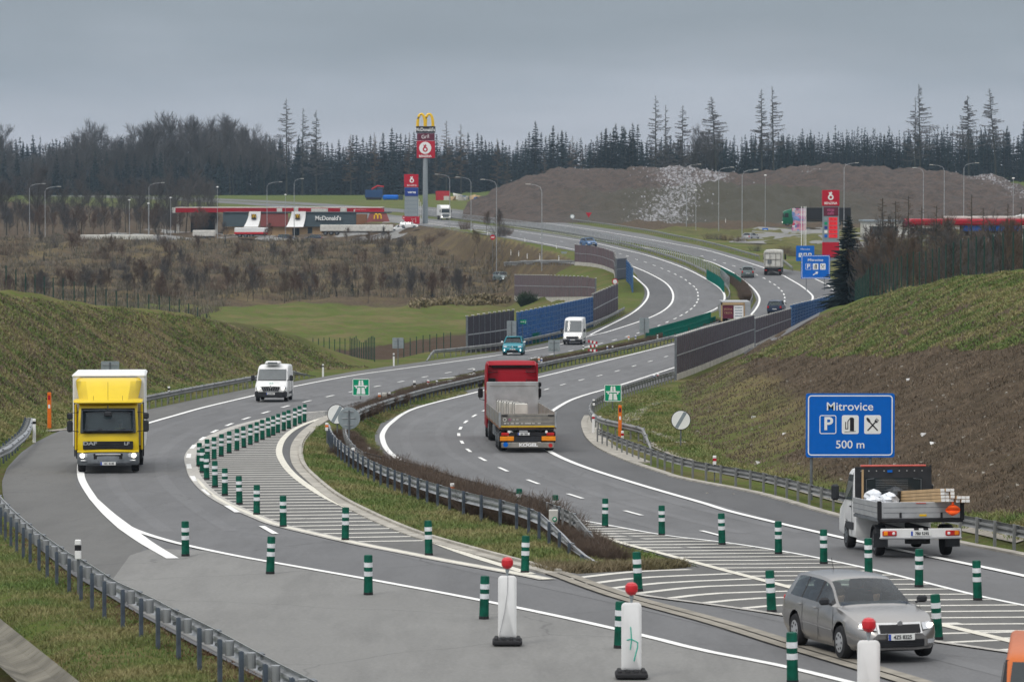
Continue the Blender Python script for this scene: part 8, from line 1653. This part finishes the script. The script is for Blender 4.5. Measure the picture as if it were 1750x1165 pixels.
a.build('chassis', 'black', t); a = MB(); a.bb((7.2, 1.05, .7), (1.6, .3, .5), .05); a.bb((7.2, -1.05, .7), (1.6, .3, .5), .05); a.build('side_box', 'galv_dark', t)
cx0 = LT+.75
p = [(cx0, .9), (cx0, 3.25), (cx0+.1, 3.5), (cx0+.6, 3.68), (cx0+1.4, 3.55), (cx0+2.1, 3.2), (cx0+2.3, 1.8), (cx0+2.35, .5), (cx0+.4, .45)]; shell(p, 1.22, .12, None, 5).build('cab', 'red_cab', t, sm=35)
for sg in (-1, 1):
    a = MB(); a.bb((cx0-.25, sg*1.2, 2.35), (.6, .06, 2.5), .03); a.build('side_deflector', 'red_cab', t); a = MB(); a.bb((cx0-.03, sg*.95, 2.4), (.05, .34, .95), .02) if sg > 0 else a.bb((cx0-.03, sg*.78, 2.28), (.05, .2, .35), .02); a.build('vent', 'black', t)
    for z in (2.75, 3.2): a = MB(); a.tube([(cx0-.05, sg*.68, z), (cx0-.12, sg*.72, z-.04), (cx0-.15, sg*1.18, z-.04)], .022, 5); a.tube([(cx0-.05, sg*.68, z+.08), (cx0-.12, sg*.72, z+.05), (cx0-.15, sg*1.18, z+.05)], .014, 5); a.build('bracket', 'black', t)
    a = MB(); a.tube([(cx0+2.0, sg*1.2, 2.55), (cx0+2.1, sg*1.45, 2.5), (cx0+2.1, sg*1.45, 1.8), (cx0+2.0, sg*1.2, 1.75)], .02, 5); a.bb((cx0+2.05, sg*1.42, 2.1), (.16, .24, .46), .05); a.bb((cx0+2.05, sg*1.42, 2.5), (.16, .24, .24), .05); a.build('mirror', 'black', t)
    wheel(t, cx0+1.4, sg*1.03, .5, .34, 'galv_dark'); wheel(t, cx0-2.3, sg*.95, .5, .55, 'galv_dark')
a = MB(); S = []
for y in np.linspace(-1.1, 1.1, 9): S.append([(cx0-.15, y, 3.50-.0*y*y), (cx0+.05, y, 3.68), (cx0+.6, y, 3.72-.03*y*y), (cx0+.6, y, 3.6), (cx0-.0, y, 3.45)])
a.loft(S); a.build('roof_deflector', 'red_cab', t, sm=40)
a = MB(); a.tube([(cx0-.06, -.95, 3.42), (cx0-.06, .95, 3.42)], .05, 6); a.build('roof_gap', 'black', t)
a = MB(); a.bb((cx0-.03, 0, 1.95), (.05, 1.3, .62), .03); wp_ = a.build('wall_panel', 'red_cab', t); text('SCANIA', .13, 'maroon', wp_, (cx0-.058, 0, 1.88), rot=(math.pi/2, 0, -math.pi/2), sx_=1.6)
a = MB(); a.tube([(cx0-.05, y, 2.55) for y in (-.7, .7)], .015, 5); a.build('seam', 'black', t); a = MB(); a.lathe([(.07, 0), (.09, .12), (.05, .2)], (cx0-.3, 1.18, 2.12), 10); a.build('beacon_lamp', 'tan_wall', t)
tiltfit(t, rz, 10)
bpy.context.view_layer.update()
for i, (x, y) in enumerate(((9.2, .72), (8.1, .55), (7.0, .36), (5.9, .14))):
    w = t.matrix_world@Vector((x, y-.1, zf)); k = thing('packed_bundle', ('first', 'second', 'third', 'last')[i]+' of four tall white wrapped bundles on the grey trailer bed, counted from the cab', 'bundle', w, rz+.1); a = MB(); a.bb((0, 0, .42), (1.0, .60, .82), .04); a.build('wrap', 'dirty_white', k); a = MB(); a.bb((-.3, 0, .425), (.06, .62, .84), .02); a.bb((.3, 0, .425), (.06, .62, .84), .02); a.build('strap', 'black', k)
# --- white pickup with aluminium dropside body
rz = math.atan2(3.66, -.36); loc = place(1559, 952, rz, 0)
t = thing('dropside_pickup', 'white pickup lorry with aluminium dropsides carrying bundled timber, seen from behind', 'truck', loc, rz)
wb = 3.68; xr = -1.05; bl = 3.35; xc0 = xr+bl+.06
a = MB(); a.bb((xr+bl/2, 0, .93), (bl, 2.12, .08), .01); a.build('bed', 'galv_dark', t)
def dboard(nm, c, d, ax):
    a = MB(); a.bb(c, d, .01); o = a.build(nm, 'alu', t)
    for f in (.33, .66): g_ = MB(); z = c[2]-d[2]/2+d[2]*f; g_.box((c[0]-(d[0]/2+.001 if ax else 0), c[1]+(0 if ax else (d[1]/2+.001)*(1 if c[1] > 0 else -1)), z), ((.006, d[1]-.1, .012) if ax else (d[0]-.05, .006, .012))); g_.build('groove', 'galv_dark', o)
    return o
tg = dboard('tailgate', (xr, 0, 1.19), (.035, 2.0, .40), True)
for sg in (-1, 1): dboard('side_board', (xr+bl/2, sg*1.06, 1.19), (bl-.12, .035, .40), False); a = MB(); a.bb((xr, sg*1.05, 1.18), (.08, .10, .48), .01); a.build('corner_post', 'black', t); a = MB(); a.box((xr-.03, sg*.52, 1.06), (.04, .05, .14)); a.build('hinge', 'black', tg)
a = MB(); a.box((xr-.03, -.05, 1.06), (.02, .18, .05)); a.build('label_plate', 'yellow_mark', tg); a = MB(); a.box((xr-.03, -.0, 1.36), (.02, .25, .02)); a.build('strap_mark', 'stripe_red', tg)
a = MB(); a.bb((xr+.02, 0, .93), (.10, 2.16, .10), .02); a.build('rear_beam', 'black', t)
a = MB(); a.bb((xr+.02, 0, .60), (.08, 2.04, .26), .02); lb_ = a.build('light_panel', 'white_paint', t); a = MB(); a.bb((xr+.02, 0, .49), (.12, 2.08, .05), .015); a.build('bumper_lip', 'alu', t)
for sg in (-1, 1):
    a = MB(); a.bb((xr-.03, sg*.80, .61), (.05, .36, .13), .02); l = a.build('rear_light', 'tail_red', lb_); a = MB(); a.bb((xr-.045, sg*.90, .61), (.04, .12, .11), .02); a.build('indicator', 'tail_orange', l); a = MB(); a.bb((xr-.05, sg*.70, .61), (.04, .08, .08), .02); a.build('reversing_lamp', 'white', l)
    a = MB(); a.box((-.55, sg*.92, .42), (.03, .36, .36)); a.build('mudflap', 'dark_plastic', t); wheel(t, 0, sg*.86, .345, .22, 'galv_dark'); wheel(t, wb, sg*.88, .345, .22, 'galv_dark')
    a = MB(); P = [(.42*math.cos(q), .345+.42*math.sin(q)) for q in np.linspace(.2, 2.9, 9)]; a.loft([[(x, sg*.72, z), (x, sg*1.0, z), (x*1.03, sg*1.0, z+.02), (x*1.03, sg*.72, z+.02)] for x, z in P]); a.build('mudguard', 'dark_plastic', t)
for y in (-.12, .12): a = MB(); a.bb((xr-.03, y, .72), (.04, .12, .05), .01); a.build('plate_lamp', 'black', lb_)
plate(t, xr-.035, 0, .605, '7B0 5295', front=False)
a = MB(); a.bb((1.2, .35, .62), (4.5, .1, .2), .02); a.bb((1.2, -.35, .62), (4.5, .1, .2), .02); a.lathe([(.32, -.1), (.32, .1)], (-.4, -.05, .42), 20, 'z'); a.build('chassis', 'black', t)
c0 = xc0; prof = [(c0, .55), (c0, 1.98), (c0+.15, 2.08), (c0+.9, 2.10), (c0+1.15, 2.02), (c0+1.75, 1.30), (c0+2.3, 1.05), (c0+2.45, .8), (c0+2.45, .4), (wb+.46, .32)]+arch(wb, .42, .32)+[(wb-.46, .32), (c0+.1, .32)]
shell(prof, 1.0, .08, lambda x, y, z: (x-.2*abs(y)**3*(x > c0+1.5), y*(1-.08*max(0, z-1.1)), z), 7).build('cab', 'white_paint', t, sm=38)
for sg in (-1, 1):
    a = MB(); pane(a, (c0+1.55, sg*.995, 1.28), (c0+.5, sg*.995, 1.28), (c0+.5, sg*.945, 1.95), (c0+1.05, sg*.945, 1.95)); a.build('side_window', 'screen', t)
    a = MB(); a.tube([(c0+1.35, sg*1.0, 1.3), (c0+1.4, sg*1.2, 1.36)], .03, 5); a.bb((c0+1.4, sg*1.26, 1.46), (.14, .20, .42), .05); a.build('mirror', 'dark_plastic', t)
    a = MB(); a.bb((c0+.75, sg*1.005, .62), (1.0, .03, .2), .02); a.build('side_moulding', 'dark_plastic', t); a = MB(); a.bb((c0+.62, sg*1.01, 1.12), (.16, .03, .04), .01); a.build('door_handle', 'black', t); a = MB(); a.tube([(c0+.46, sg*1.003, .4), (c0+.46, sg*1.003, 1.2), (c0+.46, sg*.95, 2.0)], .006, 4); a.build('shut_line', 'galv_dark', t)
a = MB(); a.box((c0-.04, 0, 1.65), (.05, 1.98, 1.03)); hb = a.build('headboard', 'dark_plastic', t)
a = MB(); a.box((c0-.07, 0, 1.60), (.02, 1.5, .56)); a.build('rear_window', 'glass_dark', hb)
for z in np.arange(1.42, 1.84, .045): a = MB(); a.box((c0-.085, .05, z), (.008, .85, .010)); a.build('window_bar', 'galv_dark', hb)
for sg in (-1, 1): a = MB(); a.tube([(c0-.09, sg*.72, 1.36), (c0-.09, sg*.72, 1.84), (c0-.09, sg*.52, 1.86)], .012, 5); a.build('frame', 'galv_dark', hb)
a = MB(); a.bb((c0-.02, .0, 2.19), (.12, 1.72, .05), .015); a.build('top_board', 'stripe_red', hb); a = MB(); a.tube([(c0-.03, .98, 2.16), (c0-.03, .98, .95)], .03, 6); a.tube([(c0-.03, -.98, 2.2), (c0-.03, -.98, .95)], .03, 6); a.build('upright', 'black', hb); a = MB(); a.tube([(c0-.12, .82, 2.1), (c0-.14, .83, 1.3)], .03, 6); a.build('upright', 'tan_wall', hb)
for y in np.linspace(-.75, .85, 9): a = MB(); a.lathe([(.018, -.01), (.018, 0)], (c0-.07, y, 2.06), 8, 'x'); a.build('hole', 'alu', hb)
a = MB(); a.box((c0-.075, .1, 2.05), (.02, .13, .06)); a.build('label_plate', 'sign_blue', hb)
tiltfit(t, rz, 3.6); bpy.context.view_layer.update(); MW = t.matrix_world.copy()
def onbed(nm, label, cat, group=None): k = thing(nm, label, cat, MW.to_translation(), 0, group); k.rotation_euler = MW.to_euler(); return k
q = 0
grid = [(-.22+.12*c_, 1.42+.085*r_) for r_ in range(4) for c_ in range(3)]+[(-.62+.12*c_, 1.40+.085*r_) for r_ in range(2) for c_ in range(3)]
for i, (y, z) in enumerate(grid):
    y = -y-.62 if i < 12 else -y-1.42; k = onbed('timber', 'pale-ended timber of the '+('large bundle' if i < 12 else 'small outer bundle')+' resting on the pickup tailgate', 'timber', 'timbers in the '+('large' if i < 12 else 'small')+' bundle')
    a = MB(); R = Matrix.Rotation(-.02, 3, 'Y')@Matrix.Rotation(.05, 3, 'Z'); dz = -.11; xs_ = xr-.55+(i*37 % 5)*.02; secs = [[(x, y+yy+(.09*(x-xr) if True else 0), z+zz-.055*(x-xr)*1.0) for yy, zz in ((-.053, -.037), (.053, -.037), (.053, .037), (-.053, .037))] for x in (xs_, xr+2.9)]; a.loft(secs); a.build('board', 'wood', k)
    b_ = MB(); b_.box((xs_-.004, y+.09*(xs_-xr), z-.055*(xs_-xr)), (.01, .10, .068)); b_.build('end', 'white', k)
def sack(label, c, r_, mat, seed):
    k = onbed('plastic_sack', label, 'sack'); rr = np.random.default_rng(seed); a = MB(); S = []
    for i in range(7):
        th = math.pi*i/6; ring = []
        for j in range(12): ph = j*math.pi/6; rad = r_*(1+.22*math.sin(3*ph+seed+i)+.12*rr.normal()); ring.append((c[0]+rad*math.sin(th)*math.cos(ph)*1.1, c[1]+rad*math.sin(th)*math.sin(ph), c[2]+r_*.75*math.cos(th)+(.1*r_ if i == 0 else 0)))
        S.append(ring)
    a.loft(S); a.build('sack', mat, k)
sack('tall crumpled white plastic sack at the left of the pickup bed', (c0-.55, .62, 1.42), .23, 'plastic_bag', 1); sack('flat white plastic sheeting in the middle of the pickup bed', (c0-.9, .28, 1.36), .22, 'plastic_bag', 2); sack('dark crumpled sack against the pickup rear window', (c0-.4, .02, 1.46), .25, 'bag_dark', 3); sack('white sheeting lying along the left dropside of the pickup', (c0-1.4, .8, 1.30), .22, 'plastic_bag', 4)
k = onbed('warning_cloth', 'bright orange cloth tied to the timber overhanging the pickup tailgate', 'cloth'); a = MB(); S = []
for i in range(8): u = i/7; S.append([(xr-.45+.03*math.sin(i*2), -.72+.19*math.sin(u*3.0)*s1-.05*(i % 2)*s1, 1.36-.30*u) for s1 in (-1, -.3, .3, 1)]+[(xr-.43+.03*math.sin(i*2), -.72+.19*math.sin(u*3.0)*s1, 1.36-.30*u) for s1 in (1, 0, -1)])
a.loft(S); a.tube([(xr-.4, -.7, 1.55), (xr-.43, -.72, 1.34)], .03, 5); a.build('cloth', 'orange_cloth', k)
# --- orange vehicle cut off by the lower right corner
g = hit(1800, 1260); rz = math.radians(100)
rz = math.radians(-99)
t = thing('orange_van', 'orange van with black windscreen pillar, only its upper corner visible at bottom right', 'van', (7.62, 50.4, float(T(7.62, 50.4))-.08), rz); t.scale = (.82,)*3
prof = [(-2.4, .4), (-2.42, 1.2), (-2.25, 1.95), (-2.0, 2.02), (.9, 2.0), (1.2, 1.9), (1.85, 1.15), (2.5, 1.0), (2.6, .5), (2.5, .3), (1.9, .3)]+arch(1.5, .4, .3)+[(1.05, .28), (-1.05, .28)]+arch(-1.5, .4, .3)+[(-2.0, .3)]
shell(prof, .98, .09, lambda x, y, z: (x, y*(1-.16*max(0, z-1.05)), z), 7).build('body', 'orange_paint', t, sm=38)
a = MB(); pane(a, (1.86, -.97, 1.16), (1.86, .97, 1.16), (1.17, .86, 1.90), (1.17, -.86, 1.90), .03); a.build('windscreen_surround', 'black', t); a = MB(); pane(a, (1.86, -.82, 1.18), (1.86, .82, 1.18), (1.24, .74, 1.86), (1.24, -.74, 1.86), .01); a.build('windscreen', 'glass_dark', t, loc=(.025, 0, .02))
for sg in (-1, 1):
    a = MB(); pane(a, (1.55, sg*.985, 1.15), (.3, sg*.985, 1.15), (.3, sg*.875, 1.85), (1.1, sg*.875, 1.85)); a.build('side_window', 'glass_dark', t)
    for x in (1.5, -1.5): wheel(t, x, sg*.85, .35, .22, 'alu')
a = MB(); a.bb((2.56, 0, .5), (.12, 1.8, .3), .05); a.build('bumper', 'dark_plastic', t)
# ------------------------------------------------------------------ the hazy air
hz_ = MB(); hz_.box((0, 3600, CZ+90), (5200, 7400, 260))
m = bpy.data.materials.new('haze'); m.use_nodes = True; n = m.node_tree; n.nodes.clear(); ou = n.nodes.new('ShaderNodeOutputMaterial'); pv = n.nodes.new('ShaderNodeVolumePrincipled'); pv.inputs['Color'].default_value = (.62, .8, 1, 1); pv.inputs['Density'].default_value = HAZE; pv.inputs['Anisotropy'].default_value = 0.2; n.links.new(pv.outputs[0], ou.inputs['Volume']); MATS['haze'] = m
o = tag(hz_.build('haze', 'haze'), kind='stuff', label='thin blue-grey haze over the whole landscape')
